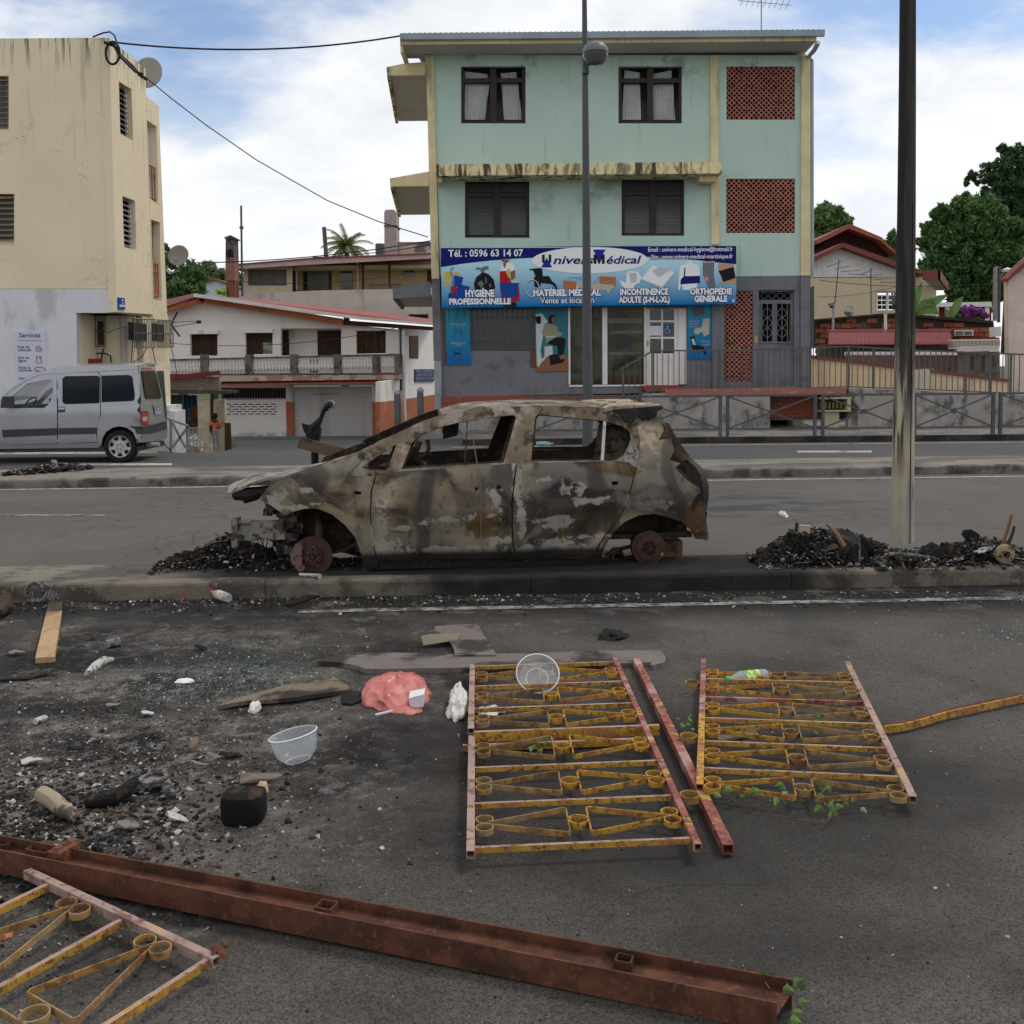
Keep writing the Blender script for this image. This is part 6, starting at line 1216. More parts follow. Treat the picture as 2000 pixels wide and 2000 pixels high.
cpil = mat('cream pillar','#a69c88',.9,k=1.35,layers=[dict(c=(.2,.18,.15),s=2,lo=.5,hi=.66,f=.5)])
MB().ppoly(PP(L3,(276,1294),(365,1290),(362,1660),(284,1660)),37.3,.4).build('pillar',cpil,SHD); MB().ppoly(PP(L3,(372,1292),(446,1290),(452,1660),(372,1660)),38.4,.3).build('pillar',cpil,SHD); MB().tube([yp(*L3(366,1250),37.2),yp(*L3(368,1500),37.2)],.06,6).build('pole',brownd,SHD)
fn = MB(); Yf = 34.5
for i in range(12): x = 218 + i * 8.5; fn.tube([yp(*L3(x,1468),Yf),yp(*L3(x,1640),Yf)],.012,4)
for y in (1468,1505,1545,1585): fn.tube([yp(*L3(214,y),Yf),yp(*L3(316,y),Yf)],.012,4)
fn.build('wire_gate',mat('white wire',(.35,.34,.32),.6),label='small white wire gate beside the cream pillars of the shed',cat='gate'); fn = MB()
for i in range(9): x = 372 + i * 6.5; fn.tube([yp(*L3(x,1480),Yf),yp(*L3(x,1640),Yf)],.012,4)
for y in (1480,1530,1580): fn.tube([yp(*L3(370,y),Yf),yp(*L3(428,y),Yf)],.012,4)
fn.build('wire_gate',mat('white wire',(.35,.34,.32),.6),label='narrow white wire fence in front of the person in orange',cat='gate')
MB().sheet(PP(L3,(225,1530),(262,1508),(310,1555),(312,1605),(296,1620),(285,1590),(228,1575)),lambda u,v: yp(u,v,35.2 + .1 * sin(u)),4,-.03).build('white_cloth',curt,label='white cloth draped over a crate behind the wire gate',cat='cloth'); MB().pbox(*L3(222,1578),*L3(290,1640),35.4,.5).build('crate',mat('cardboard crate','#8a7352',.9,k=1.2,layers=[dict(c=(.1,.07,.04),s=5,lo=.5,hi=.6)]),label='brown crate under the white cloth behind the gate',cat='crate')
MB().tube([yp(*L3(466,1436),33),yp(*L3(470,1640),33)],[.10,.12],7).build('timber_post',mat('post wood','#4a3527',.9),label='short brown timber post standing right of the person in orange',cat='post')
# crossed grey barrier behind the van
CB = empty('crossed_barrier',yp(*L2(1300,1690),24),'grey steel barrier with crossing bars between the van and the shed','barrier')
for q in ([(1262,1420),(1418,1475)],[(1288,1435),(1290,1690)],[(1300,1640),(1420,1480)],[(1300,1450),(1400,1640)],[(1190,1560),(1290,1660)],[(1418,1475),(1415,1690)],[(1190,1670),(1420,1690)]): MB().bar(yp(*L2(*q[0]),24),yp(*L2(*q[1]),24),.05,.05,up=(0,1,0)).build('bar',gal,CB)
# person in an orange top, seen from behind
YPn = 37.0; p_t = yp(*L3(385,1388),YPn); p_b = yp(*L3(392,1612),YPn); hgt = p_t.z - p_b.z
def figure():
    R = empty('person',(p_t.x,YPn,p_b.z),'person in an orange top and dark trousers standing at the wire fence','person'); s = hgt / 1.7; X,Z = p_t.x,p_b.z
    def skin_(name,nodes,edges,mt,par):
        me = bpy.data.meshes.new(name); Wl = W[par]; me.from_pydata([tuple(Wl.inverted() @ Vector((X + x * s,YPn + y * s,Z + z * s))) for x,y,z,r in nodes],edges,[]); o = bpy.data.objects.new(name,me); COL.objects.link(o); o.parent = par; W[o] = W[par]
        md = o.modifiers.new('skin','SKIN'); 
        for v,n_ in zip(me.skin_vertices[0].data,nodes): v.radius = (n_[3] * s,n_[3] * s)
        me.skin_vertices[0].data[0].use_root = True; sb = o.modifiers.new('sub','SUBSURF'); sb.levels = sb.render_levels = 1; me.materials.append(mt); return o
    sk = mat('dark skin',(.055,.028,.018),.6)
    b = [(0,0,.95,.12),(0,.01,1.15,.11),(0,.01,1.38,.13),(.0,0,1.5,.055),(0,-.01,1.62,.085),(.17,.01,1.40,.05),(.24,.0,1.15,.038),(.16,-.12,.98,.03),(-.17,.01,1.40,.05),(-.25,0,1.15,.038),(-.24,-.06,.92,.03),(.08,0,.85,.08),(.10,0,.48,.055),(.10,.03,.08,.04),(.10,-.10,.03,.035),(-.08,0,.85,.08),(-.10,.02,.48,.055),(-.10,.05,.08,.04),(-.10,-.08,.03,.035),(.0,-.01,1.70,.07)]
    skin_('body',b,[(0,1),(1,2),(2,3),(3,4),(4,19),(2,5),(5,6),(6,7),(2,8),(8,9),(9,10),(0,11),(11,12),(12,13),(13,14),(0,15),(15,16),(16,17),(17,18)],sk,R)
    skin_('top',[(0,0,.93,.145),(0,.01,1.15,.135),(0,.01,1.38,.145),(.18,.01,1.39,.065),(.23,.0,1.2,.055),(-.18,.01,1.39,.065),(-.23,.0,1.2,.055)],[(0,1),(1,2),(2,3),(3,4),(2,5),(5,6)],mat('orange pink cloth','#a8503c',.9,k=1.5),R)
    skin_('trousers',[(0,0,.92,.135),(.08,0,.82,.095),(.10,0,.48,.07),(.10,.03,.12,.055),(-.08,0,.82,.095),(-.10,.02,.48,.07),(-.10,.05,.12,.055)],[(0,1),(1,2),(2,3),(0,4),(4,5),(5,6)],mat('dark blue cloth',(.02,.03,.045),.9),R)
    h = MB().lathe([(0,.12),(.07,.10),(.10,.03),(.10,-.04),(.05,-.10),(0,-.11)],(X,YPn + .02 * s,Z + 1.66 * s),12); h.build('hair',mat('black hair',(.01,.009,.008),.8),R,smooth=True)
figure()
# ------------------------------------------------------------ upper house on the rise behind
YU = 62.0
UH = empty('upper_house',(yp(*L3(1150,600),YU).x,YU + 4,-1),'cream house with a long pinkish roof edge and shaded veranda above the white house','house')
crw = mat('cream house wall','#b3a58d',.9,k=1.35,var=.05); pkw = mat('pinkish parapet','#a3978f',.9,k=1.45,layers=[dict(c=(.05,.05,.045),s=.5,lo=.5,hi=.6,f=.8,mk=[('z',4.6,3.8)]),dict(c=(.2,.18,.16),s=.8,sc=(1,1,.4),lo=.55,hi=.68,f=.5)])
m_ = MB(); wallsheet(m_,PP(L3,(565,465),(870,455),(870,628),(565,628)),YU,.3,[rect(*L3(592,470),*L3(836,572))]); m_.build('wall',crw,UH)
wn_ = MB().pbox(*L3(590,466),*L3(838,574),YU + .3,.05).build('window',mat('brown window','#5a524c',.5),UH)
for i in range(3): MB().pbox(*L3(596 + i * 81,474),*L3(672 + i * 81,568),YU + .2,.05).build('shutter_panel',mat('grey brown shutter','#6f6a66',.6,k=1.1,layers=[dict(c=(.07,.06,.055),t='wave',ax='Z',s=3,lo=.4,hi=.6,f=.6)]),wn_)
MB().pbox(*L3(868,420),*L3(1790,615),YU + 2.0,.2).build('wall',mat('shaded cream wall','#ad9370',.9,k=1.2),UH)
MB().pbox(*L3(868,440),*L3(1790,470),YU + .5,1.4).build('veranda_ceiling',crw,UH)
for a_,b_,mt in (((868,458),(900,612),dwd),((942,455),(1115,605),dwd),((1182,465),(1248,597),glassd),((1575,448),(1640,512),glassd),((1722,440),(1790,560),dwd)): MB().pbox(*L3(*a_),*L3(*b_),YU + 1.9,.06).build('door' if b_[1] > 520 else 'window',mt,UH)
MB().pbox(*L3(968,465),*L3(1100,600),YU + 1.8,.05).build('sliding_pane',mat('veranda glass',(.10,.11,.10),.15),UH)
for x,w_ in ((898,6),(1285,8),(1315,7),(1482,9)): MB().pbox(*L3(x - w_ / 2,425),*L3(x + w_ / 2,600),YU + .2,.2).build('column',mat('column paint','#a08a80',.8,k=1.2) if x in (898,1285) else dwd,UH)
MB().ppoly(PP(L3,(455,450),(1000,405),(1745,375),(1745,402),(1000,440),(455,472)),YU - 1.2,.15).build('fascia',mat('pink fascia','#a58a88',.8,k=1.3),UH)
MB().prism([yp(*L3(x,y),YU - 1.3) for x,y in ((450,448),(1000,403),(1745,373),(1745,366),(1000,396),(450,441))],(0,9,0)).build('roof',red,UH)
MB().ppoly(PP(L3,(500,630),(1000,604),(1760,588),(1760,800),(500,720)),YU - 2.5,.2).build('parapet_wall',pkw,UH)
bars(UH,[yp(*L3(x,y),YU - .5) for x,y in ((1358,568),(1556,564),(1556,592),(1358,594))],14,2,r=.03)
MB().pbox(*L3(1605,752),*L3(1725,778),YU - 2.55,.03).build('vent_opening',darkv,UH)
CH = empty('rooftop_chimney',yp(*L3(1487,378),YU + 2),'pale square concrete chimney rising from the upper house roof','chimney')
MB().ppoly(PP(L3,(1450,108),(1462,95),(1512,95),(1524,108),(1528,380),(1452,380)),YU + 2,1.8).build('shaft',mat('chimney concrete','#8f8684',.9,k=1.3,layers=[dict(c=(.12,.11,.1),s=1,lo=.5,hi=.66,f=.6)]),CH); MB().pbox(*L3(1446,192),*L3(1530,198),YU + 1.9,2).build('collar',dirty,CH)
MB().pbox(*L3(1540,303),*L3(1745,374),YU + 3,3).box(yp(*L3(1535,303),YU + 2.9),yp(*L3(1750,296),YU + 2.9) + Vector((0,3.2,0))).build('rooftop_store',pkw,label='low pinkish box room on the roof beside the pale chimney',cat='roof room')
MB().tube([yp(*L3(1072,205),YU + 1),yp(*L3(1086,396),YU + 1)],.13,6).build('roof_pole',greymet,label='slim dark pole leaning on the upper house roof',cat='pole'); MB().tube([yp(*L3(1423,310),YU + .5),yp(*L3(1425,382),YU + .5)],.28,8).tube([yp(*L3(1400,328),YU + .5),yp(*L3(1450,322),YU + .5)],.07,5).build('roof_vent',greymet,label='stubby grey vent pipe left of the pale chimney',cat='vent')
CH = empty('brick_chimney',yp(*L3(482,630),52),'tall narrow brick chimney with a sooty top and small cap','chimney')
MB().ppoly(PP(L3,(453,275),(503,275),(505,395),(452,395)),52,.9).build('upper_shaft',mat('sooty render','#5d5356',.9,k=1.1,layers=[dict(c=(.01,.01,.01),s=1.1,lo=.48,hi=.52,f=.95,mk=[('n',.8,.4,.5)])]),CH); MB().ppoly(PP(L3,(452,396),(505,396),(510,540),(452,540)),52.0,.9).build('middle_shaft',mat('pink brick shaft','#7a5a50',.9,k=1.3,layers=[dict(c=(.07,.04,.03),s=2,lo=.5,hi=.62,f=.7)]),CH)
MB().ppoly(PP(L3,(456,541),(510,541),(512,660),(458,660)),52.05,.8).build('lower_shaft',mat('rusty shaft','#7a5138',.9,k=1.1,layers=[dict(c=(.04,.025,.02),s=2,sc=(3,3,.3),lo=.45,hi=.6,f=.8)]),CH); MB().ppoly(PP(L3,(442,275),(510,275),(508,268),(482,254),(446,268)),51.9,1.1).build('chimney_cap',dirty,CH)
MA = empty('mast_aerial',yp(*L3(557,640),53),'tall thin aerial mast standing against the clouds by the brick chimney','aerial'); MB().tube([yp(*L3(550,70),53),yp(*L3(558,640),53)],.055,5).build('mast',greymet,MA); MB().tube([yp(*L3(540,208),53),yp(*L3(566,208),53)],.04,4).tube([yp(*L3(553,200),52.9),yp(*L3(553,216),52.9)],.1,5).build('cross_piece',greymet,MA)
SW = empty('small_white_house',yp(*L3(370,630),80),'small white house with a low red roof among the trees at left','house'); MB().ppoly(PP(L3,(285,560),(370,532),(470,570),(470,650),(285,650)),80,6).build('wall',mat('bluish white wall','#a8b0b8',.9,k=1.3),SW); MB().ppoly(PP(L3,(278,560),(370,527),(372,522),(480,560),(480,570),(370,536),(280,568)),79.7,6.5).build('roof',red,SW)
MB().ppoly(PP(L3,(385,595),(455,590),(455,605),(385,608)),78,1.5).build('awning',mat('yellow awning','#a09a50',.8),SW)
# ------------------------------------------------------------ trees
R5 = zm(1560,200,4.391)
def leafmat(name,c,k=1.0):
    m = bpy.data.materials.new(name); m.use_nodes = True; N = m.node_tree.nodes; L = m.node_tree.links; b = N['Principled BSDF']
    g = N.new('ShaderNodeNewGeometry'); r = N.new('ShaderNodeValToRGB'); L.new(g.outputs['Random Per Island'],r.inputs[0]); e = r.color_ramp.elements
    c = [v * 2.7 for v in c]; e[0].color = (c[0] * .5,c[1] * .5,c[2] * .6,1); e[1].color = (c[0] * 1.6,c[1] * 1.4,c[2],1); x = r.color_ramp.elements.new(.9); x.color = (c[0],c[1],c[2],1)
    L.new(r.outputs[0],b.inputs['Base Color']); b.inputs['Roughness'].default_value = .55; b.inputs['Specular IOR Level'].default_value = .25
    tr = N.new('ShaderNodeBsdfTranslucent'); L.new(r.outputs[0],tr.inputs[0]); ms = N.new('ShaderNodeMixShader'); ms.inputs[0].default_value = .35; L.new(b.outputs[0],ms.inputs[1]); L.new(tr.outputs[0],ms.inputs[2]); L.new(ms.outputs[0],N['Material Output'].inputs['Surface']); return m
def crown(blobs,Yc,n,size,depth=1.0,seed=1,squash=.8):
    rg = np.random.default_rng(seed); vs = []; tot = sum(b[2] ** 2 for b in blobs)
    for (x,y,r) in blobs:
        c = yp(x,y,Yc); R = r * Yc / F; k = int(n * r * r / tot); cl = max(6,int(r * .9)); 
        cc_ = rg.normal(size=(cl,3)); cc_ /= np.linalg.norm(cc_,axis=1)[:,None]; cc_ *= (rg.random(cl) ** .4)[:,None] * np.array([R,R * depth,R * squash]); cr = R * (.14 + .26 * rg.random(cl))
        idx = rg.integers(0,cl,k); d = rg.normal(size=(k,3)); d /= np.linalg.norm(d,axis=1)[:,None]
        p = np.array(c) + cc_[idx] + d * (cr[idx] * (.55 + .45 * rg.random(k)))[:,None]
        a = rg.normal(size=(k,3)); a /= np.linalg.norm(a,axis=1)[:,None]; b = np.cross(a,d + rg.normal(size=(k,3)) * .6); b /= np.linalg.norm(b,axis=1)[:,None] + 1e-9
        s = size * (.5 + rg.random(k))[:,None]; vs.append(np.stack([p - a * s,p - b * s * .45,p + a * s,p + b * s * .45],1))
    v = np.concatenate(vs).reshape(-1,3); return v
def tree(name,blobs,Yc,n,size,mt,label,cat,zground,trunk_r=.35,seed=1,trunk_x=None,group=None,depth=.8,squash=.8):
    v = crown(blobs,Yc,n,size,depth,seed,squash); c = v.mean(0); bx_ = trunk_x if trunk_x is not None else c[0]
    R = empty(name,(bx_,Yc,zground),label,cat,group); me = bpy.data.meshes.new('crown'); v = v - np.array([bx_,Yc,zground]); m = len(v) // 4
    me.vertices.add(len(v)); me.vertices.foreach_set('co',v.ravel()); me.loops.add(4 * m); me.loops.foreach_set('vertex_index',np.arange(4 * m)); me.polygons.add(m)
    me.polygons.foreach_set('loop_start',np.arange(0,4 * m,4)); me.polygons.foreach_set('loop_total',np.full(m,4)); me.update(); me.validate(); me.materials.append(mt)
    o = bpy.data.objects.new('crown',me); COL.objects.link(o); o.parent = R; W[o] = W[R]
    t = MB(); top = c[2]; base_ = Vector((bx_,Yc,zground)); hub = Vector((bx_ * .6 + c[0] * .4,Yc,zground + (top - zground) * .5)); t.tube([base_,base_.lerp(hub,.5) + Vector((.1,0,0)),hub],[trunk_r,trunk_r * .8,trunk_r * .65],9)
    for (x,y,r) in blobs[:9]:
        p = yp(x,y,Yc); mid = hub.lerp(p,.5) + Vector((0,0,-.15)); t.tube([hub,mid,hub.lerp(p,.9)],[trunk_r * .5,trunk_r * .3,.03],6)
    t.build('trunk',mat('bark','#4f463b',.95,layers=[dict(c=(.03,.025,.02),s=4,lo=.45,hi=.6)]),R,smooth=True); return R
B5 = lambda *a: [(R5(x,y)[0],R5(x,y)[1],r / 4.391) for x,y,r in a]; B3 = lambda *a: [(L3(x,y)[0],L3(x,y)[1],r / 3.22) for x,y,r in a]
g1 = leafmat('broad green leaves',(.045,.085,.025)); g2 = leafmat('lighter green leaves',(.065,.11,.035)); g3 = leafmat('hazy green leaves',(.085,.12,.05)); g4 = leafmat('deep green leaves',(.030,.060,.022))
tree('broadleaf_tree',B5((1500,1000,230),(1280,1150,190),(1250,930,110),(1420,870,120),(1700,1150,260),(1300,1400,240),(1560,1380,260),(1120,1060,70),(1080,1200,90),(1850,1350,240),(1150,1480,160),(1400,1600,180),(1650,1600,200)),66,60000,.15,g1,'large dense dark green tree with rounded leafy masses right of the scorched pole','tree',-2,.5,2)
tree('broadleaf_tree',B5((1800,560,130),(1700,700,150),(1620,560,70),(1900,440,90),(1760,430,80),(1480,655,75),(1900,760,200),(1780,900,160),(2050,600,200),(2050,950,260),(1600,800,110),(2000,1250,200)),74,42000,.13,g4,'taller open crowned tree rising at the right edge of the photo','tree',-2,.45,5)
tree('broadleaf_tree',B5((230,1020,160),(120,1060,170),(330,1060,120),(420,1010,55),(60,1250,200),(300,1200,150),(240,900,60)),62,20000,.14,g2,'green tree just behind the right edge of the green building','tree',-2,.35,8)
tree('broadleaf_tree',B5((800,1150,50),(830,1240,80),(760,1220,55),(900,1180,70),(900,1300,110)),58,6000,.17,g2,'small tree top peeping over the red gable left of the scorched pole','tree',-2,.2,9)
tree('mango_tree',B3((180,560,150),(100,420,80),(60,350,40),(230,520,80),(90,620,120),(260,600,60)),58,20000,.13,g1,'dark green tree between the beige building and the lower satellite dish','tree',-2,.35,12)
tree('broadleaf_tree',B3((340,480,60),(400,500,60),(290,500,50),(440,530,60),(350,560,90)),95,9000,.25,g3,'paler distant tree behind the small white house','tree',-2,.4,14)
tree('broadleaf_tree',B3((530,560,38),(545,520,25),(520,620,45)),90,3000,.22,g2,'little tree between the brick chimney and the upper house','tree',-2,.3,16); tree('shrub',B3((420,615,20),(440,625,14)),75,700,.14,leafmat('lime leaves',(.16,.30,.03)),'bright lime shrub at the foot of the small white house','shrub',0,.08,17)
# palm
PM = empty('palm_tree',(yp(*L3(1212,400),70).x,70,0),'palm tree with a round head of fronds rising behind the upper house roof','palm'); hd = yp(*L3(1215,335),70)
MB().tube([(hd.x - .3,70,0),(hd.x - .1,70,hd.z * .5),hd],[.3,.22,.16],8).build('trunk',MATS['bark'],PM)
random.seed(5); fm_ = leafmat('palm frond',(.10,.12,.05))
for i in range(34):
    a = i * 2.399; el = random.uniform(-.1,1.25); L_ = random.uniform(1.5,2.1); pts = []; d = Vector((cos(a) * cos(el),sin(a) * cos(el),sin(el))); p = hd.copy()
    for k in range(7): pts.append(p.copy()); p += d * L_ / 6; d.z -= .24; d.normalize()
    mb = MB(); mb.tube(pts,[.035 - .004 * k for k in range(7)],3)
    for k in range(1,7):
        for u_ in (0,.33,.66):
            q_ = pts[k - 1].lerp(pts[k],u_); dd = (pts[k] - pts[k - 1]).normalized(); sdv = dd.cross(Vector((0,0,1))).normalized()
            for s_ in (1,-1): e_ = q_ + (sdv * s_ * .40 + dd * .3 + Vector((0,0,-.3))) * (1 - k / 12); mb.add([q_,q_ + dd * .11,e_],[(0,1,2)])
    mb.build('frond',fm_,PM,fix=False)
# ------------------------------------------------------------ houses on the right
YC = 46.0; CHs = empty('cream_gabled_house',(yp(1700,620,YC).x,YC + 4,-2),'cream house with a white boarded gable, dark red roof edges and a white window','house')
crr = mat('cream rendered wall','#b5a68e',.9,k=1.35,var=.05,layers=[dict(c=(.2,.18,.15),s=.8,sc=(1,1,.3),lo=.58,hi=.7,f=.35)]); drd = mat('dark red roof edge','#70403a',.7,k=1.15); brr = mat('burnt red roof edge','#8d5546',.7,k=1.1)
whb = mat('white boarding','#bcb9ba',.85,k=1.4,layers=[dict(c=(.05,.05,.05),s=1.4,sc=(6,1,.7),lo=.62,hi=.66,f=.9,mk=[('z',6.9,6.4)])])
wd = rect(*R5(668,1620),*R5(850,1785)); m_ = MB(); wallsheet(m_,PP(R5,(95,1506),(1070,1500),(1070,1900),(95,1900)),YC,.3,[wd]); m_.build('wall',crr,CHs)
pb = MB(); m_ = MB(); wallsheet(m_,PP(R5,(95,1365),(378,1240),(840,1400),(1000,1455),(1000,1500),(95,1504)),YC + .05,.2); g_ = m_.build('gable',mat('gable backing',(.35,.34,.34),.9),CHs)
bmE = None; x = 112
while x < 990:
    yt = 1362 - (x - 95) * .43 if x < 378 else 1244 + (x - 378) * .345; yt = max(yt,1242); MB().ppoly(PP(R5,(x,yt),(x + 19,yt),(x + 19,1498),(x,1498)),YC,.045).build('gable_board',whb,g_); x += 20.5
def edge5(pts,Y,D,mt,par=CHs,nm='roof'): MB().ppoly(PP(R5,*pts),Y,D).build(nm,mt,par)
edge5([(80,1350),(372,1205),(410,1212),(860,1372),(1090,1448),(1085,1478),(840,1412),(400,1250),(378,1240),(85,1388)],YC - .5,5,drd)
edge5([(148,1180),(425,1045),(450,1045),(715,1158),(760,1215),(830,1275),(832,1300),(760,1240),(700,1185),(440,1085),(425,1085),(165,1212)],YC + 1.5,5,brr); edge5([(210,1190),(430,1088),(700,1186),(770,1245),(770,1345),(215,1330)],YC + 2.2,4,mat('dark red boarding',(.05,.014,.012),.8,layers=[dict(c=(.02,.01,.01),s=4,sc=(1,1,6),lo=.45,hi=.55)]),nm='upper_storey')
edge5([(1070,1442),(1215,1440),(1215,1520),(1072,1520)],YC - 1.6,.12,drd,nm='balcony_fascia'); P = [yp(*R5(1215,1440),YC - 1.6),yp(*R5(1285,1545),YC + 3),yp(*R5(1285,1615),YC + 3),yp(*R5(1215,1520),YC - 1.6)]; MB().prism(P,(-.1,0,0)).build('balcony_fascia',drd,CHs)
P = [yp(*R5(1072,1521),YC - 1.5),yp(*R5(1213,1521),YC - 1.5),yp(*R5(1280,1612),YC + 2.9),yp(*R5(1180,1612),YC + 2.9)]; MB().prism(P,(0,0,.08)).build('balcony_soffit',mat('white soffit','#b5aeaa',.9,k=1.3),CHs)
edge5([(1072,1523),(1180,1612),(1180,1880),(1072,1880)],YC + .3,.3,crr,nm='wall')
wo = MB()
for a_ in ((665,1618,850,1634),(665,1778,850,1788),(665,1634,676,1778),(752,1634,770,1778),(840,1634,850,1778),(676,1650,752,1656),(770,1650,840,1656)): wo.pbox(*R5(a_[0],a_[1]),*R5(a_[2],a_[3]),YC + .1,.08)
wo = wo.build('window',whf,CHs)
for i in range(2):
    for j in range(2):
        for k in range(3): x = 677 + i * 94 + j * 37; y = 1658 + k * 40; MB().pbox(*R5(x,y),*R5(x + 34,y + 36),YC + .13,.02).build('pane',glassd,wo)
D_ = empty('satellite_dish',yp(*R5(437,1795),YC - 2.5),'small pale patterned satellite dish on top of the brick wall','satellite dish'); b = MB().lathe([(.001,.0),(.12,.01),(.23,.04),(.23,.05),(.12,.03),(.001,.02)],yp(*R5(437,1790),YC - 2.5),28,'Y'); b.build('dish',mat('patterned dish','#a5a39a',.7,k=1.2,layers=[dict(c=(.03,.04,.03),s=3.5,lo=.5,hi=.55,f=.8)]),D_,smooth=True); MB().tube([yp(*R5(430,1800),YC - 2.4),yp(*R5(432,1860),YC - 2.4)],.04,5).build('bracket',gal,D_)
for q,lb in (([(345,1350),(320,1620),(300,1820)],'thin leaning aerial mast in front of the cream gabled house'),([(618,1420),(622,1810)],'straight aerial mast left of the white window')):
    a_ = empty('roof_aerial',yp(*R5(*q[-1]),YC - 1.5),lb,'aerial'); P = [yp(*R5(*p),YC - 1.5) for p in q]; MB().tube(P,.025,5).build('mast',greymet,a_); t = P[0]; e = MB()
    for k in range(4): e.tube([t + Vector((-.5 + k * .3,0,-.3 - .1 * k)),t + Vector((.2 + k * .35,.1,-.05 - .2 * k))],.014,4)
    e.build('aerial_element',greymet,a_,kind='stuff')
# brick wall with loose bricks showing
YBW = 41.0; BW = empty('old_brick_wall',(yp(1750,700,YBW).x,YBW,-1),'old red hollow brick wall with a blackened cement coping below the cream house','wall')
mort = mat('sooty mortar',(.045,.035,.03),.95,layers=[dict(c=(.12,.10,.09),s=1,lo=.55,hi=.68)]); Rr = [R1(x,y) for x,y in ((592,728),(1030,690),(1130,688),(1245,700),(1740,740),(1760,860),(1760,900),(592,900))]
MB().ppoly(Rr,YBW,.3).build('wall_core',mort,BW); hb_ = [mat('hollow brick','#864a36',.9,k=1.1,var=.3,vs=3,layers=[dict(c=(.04,.02,.015),s=2.5,lo=.5,hi=.62,f=.8)]),mat('orange brick','#945540',.9,k=1.1,var=.2,layers=[dict(c=(.05,.03,.02),s=3,lo=.55,hi=.65,f=.8)])]
bms = [MB().box((-.19,-.02,-.085),(.19,0,.085)).mesh('brick',m) for m in hb_]
zt_ = yp(1720,618,YBW).z; z0_ = yp(1720,685,YBW).z; xs0 = yp(1592,640,YBW).x; xs1 = yp(1945,640,YBW).x; r = 0; z = z0_; cnt = 0
while z < zt_:
    x = xs0 + .2 + (r % 2) * .2
    while x < xs1:
        pxl = 1000 + x / YBW * F; tp_ = np.interp(pxl,[1591,1720,1751,1786,1940],[640,626,626,640,655]) if pxl < 1760 else np.interp(pxl,[1760,1940],[636,650]); pyl = 720 - (z - 1.8) / YBW * F
        if pyl > tp_ and random.random() < (.9 if pxl < 1760 or pyl > 648 else .5): piece(bms[random.random() < .4],'brick',BW,Matrix.Translation((x,YBW - .005,z)))
        x += .41
    z += .20; r += 1
MB().ppoly([R1(x,y) for x,y in ((588,735),(1030,697),(1130,694),(1245,706),(1742,748),(1740,730),(1245,690),(1130,682),(1030,684),(588,722))],YBW - .15,.6).build('coping',mort,BW)
MB().ppoly(PP(R1,(1497,788),(1614,788),(1614,822),(1497,822)),YBW - .1,.08).build('vent_frame',whf,BW); 
for i in range(2): MB().ppoly(PP(R1,(1503 + i * 56,795),(1550 + i * 56,795),(1550 + i * 56,816),(1503 + i * 56,816)),YBW - .13,.03).build('vent_pane',glassd,BW)
# pink lean-to roof
PKR = empty('pink_roofed_shed',(yp(1740,700,37).x,38,-1),'low shed under a pink corrugated roof in front of the brick wall','shed')
A0,A1,A2,A3 = yp(*R1(702,878),36),yp(*R1(1480,876),36),yp(*R1(1468,795),38.5),yp(*R1(708,797),38.5); pkm = mat('pink corrugated','#a0686a',.6,k=1.15,var=.05)
rr = MB(); n = 78 * 4; vv = []
for i in range(n + 1): t = i / n; h = .035 * cos(2 * pi * i / 4); vv += [A0.lerp(A1,t) + Vector((0,0,h)),A3.lerp(A2,t) + Vector((0,0,h))]
rr.add(vv,[(2 * i,2 * i + 2,2 * i + 3,2 * i + 1) for i in range(n)]).build('roof',pkm,PKR); MB().bar(A3 + Vector((0,-.05,.04)),A2 + Vector((0,-.05,.04)),.12,.05).build('ridge',pkm,PKR); MB().ppoly(PP(R1,(640,880),(1500,878),(1500,1010),(640,1010)),37,.2).build('wall',mat('grey dim wall','#5d5a58',.9),PKR)
BRR = empty('brown_roofed_shed',(yp(1750,720,33).x,34,-1),'low shed under brown corrugated sheets with a white ridge behind the ramp railing','shed')
A0,A1,A2,A3 = yp(*R1(790,1030),32),yp(*R1(1520,1030),32),yp(*R1(1498,942),34.5),yp(*R1(812,942),34.5); rr = MB(); n = 70 * 4; vv = []
for i in range(n + 1): t = i / n; h = .035 * cos(2 * pi * i / 4); vv += [A0.lerp(A1,t) + Vector((0,0,h)),A3.lerp(A2,t) + Vector((0,0,h))]
rr.add(vv,[(2 * i,2 * i + 2,2 * i + 3,2 * i + 1) for i in range(n)]).build('roof',mat('brown corrugated','#5d4646',.7,k=1.1),BRR); MB().bar(A3 + Vector((0,0,.03)),A2 + Vector((0,0,.03)),.3,.13).build('ridge',whf,BRR)
YK = 30.5; CW_ = empty('coping_wall',(yp(1780,740,YK).x,YK,0),'cream boundary wall with a sloping dark red coping behind the ramp railing','wall')
MB().ppoly([R1(585,957),R1(1835,1108),R1(1835,1240),R1(585,1240)],YK,.2).build('wall',mat('warm cream wall','#bfa98c',.9,k=1.25,layers=[dict(c=(.2,.16,.12),s=1,sc=(1,1,.4),lo=.58,hi=.7,f=.4)]),CW_); MB().ppoly([R1(583,943),R1(1838,1096),R1(1838,1112),R1(583,962)],YK - .08,.36).build('coping',mat('red coping','#743f39',.7,k=1.1),CW_)
MB().ppoly(PP(R1,(1244,1040),(1340,1035),(1345,1180),(1244,1180)),YK - .4,.3).build('utility_cabinet',mat('off white cabinet','#a8a094',.8,k=1.3),label='off white cabinet behind the railing just right of the scorched pole',cat='cabinet')
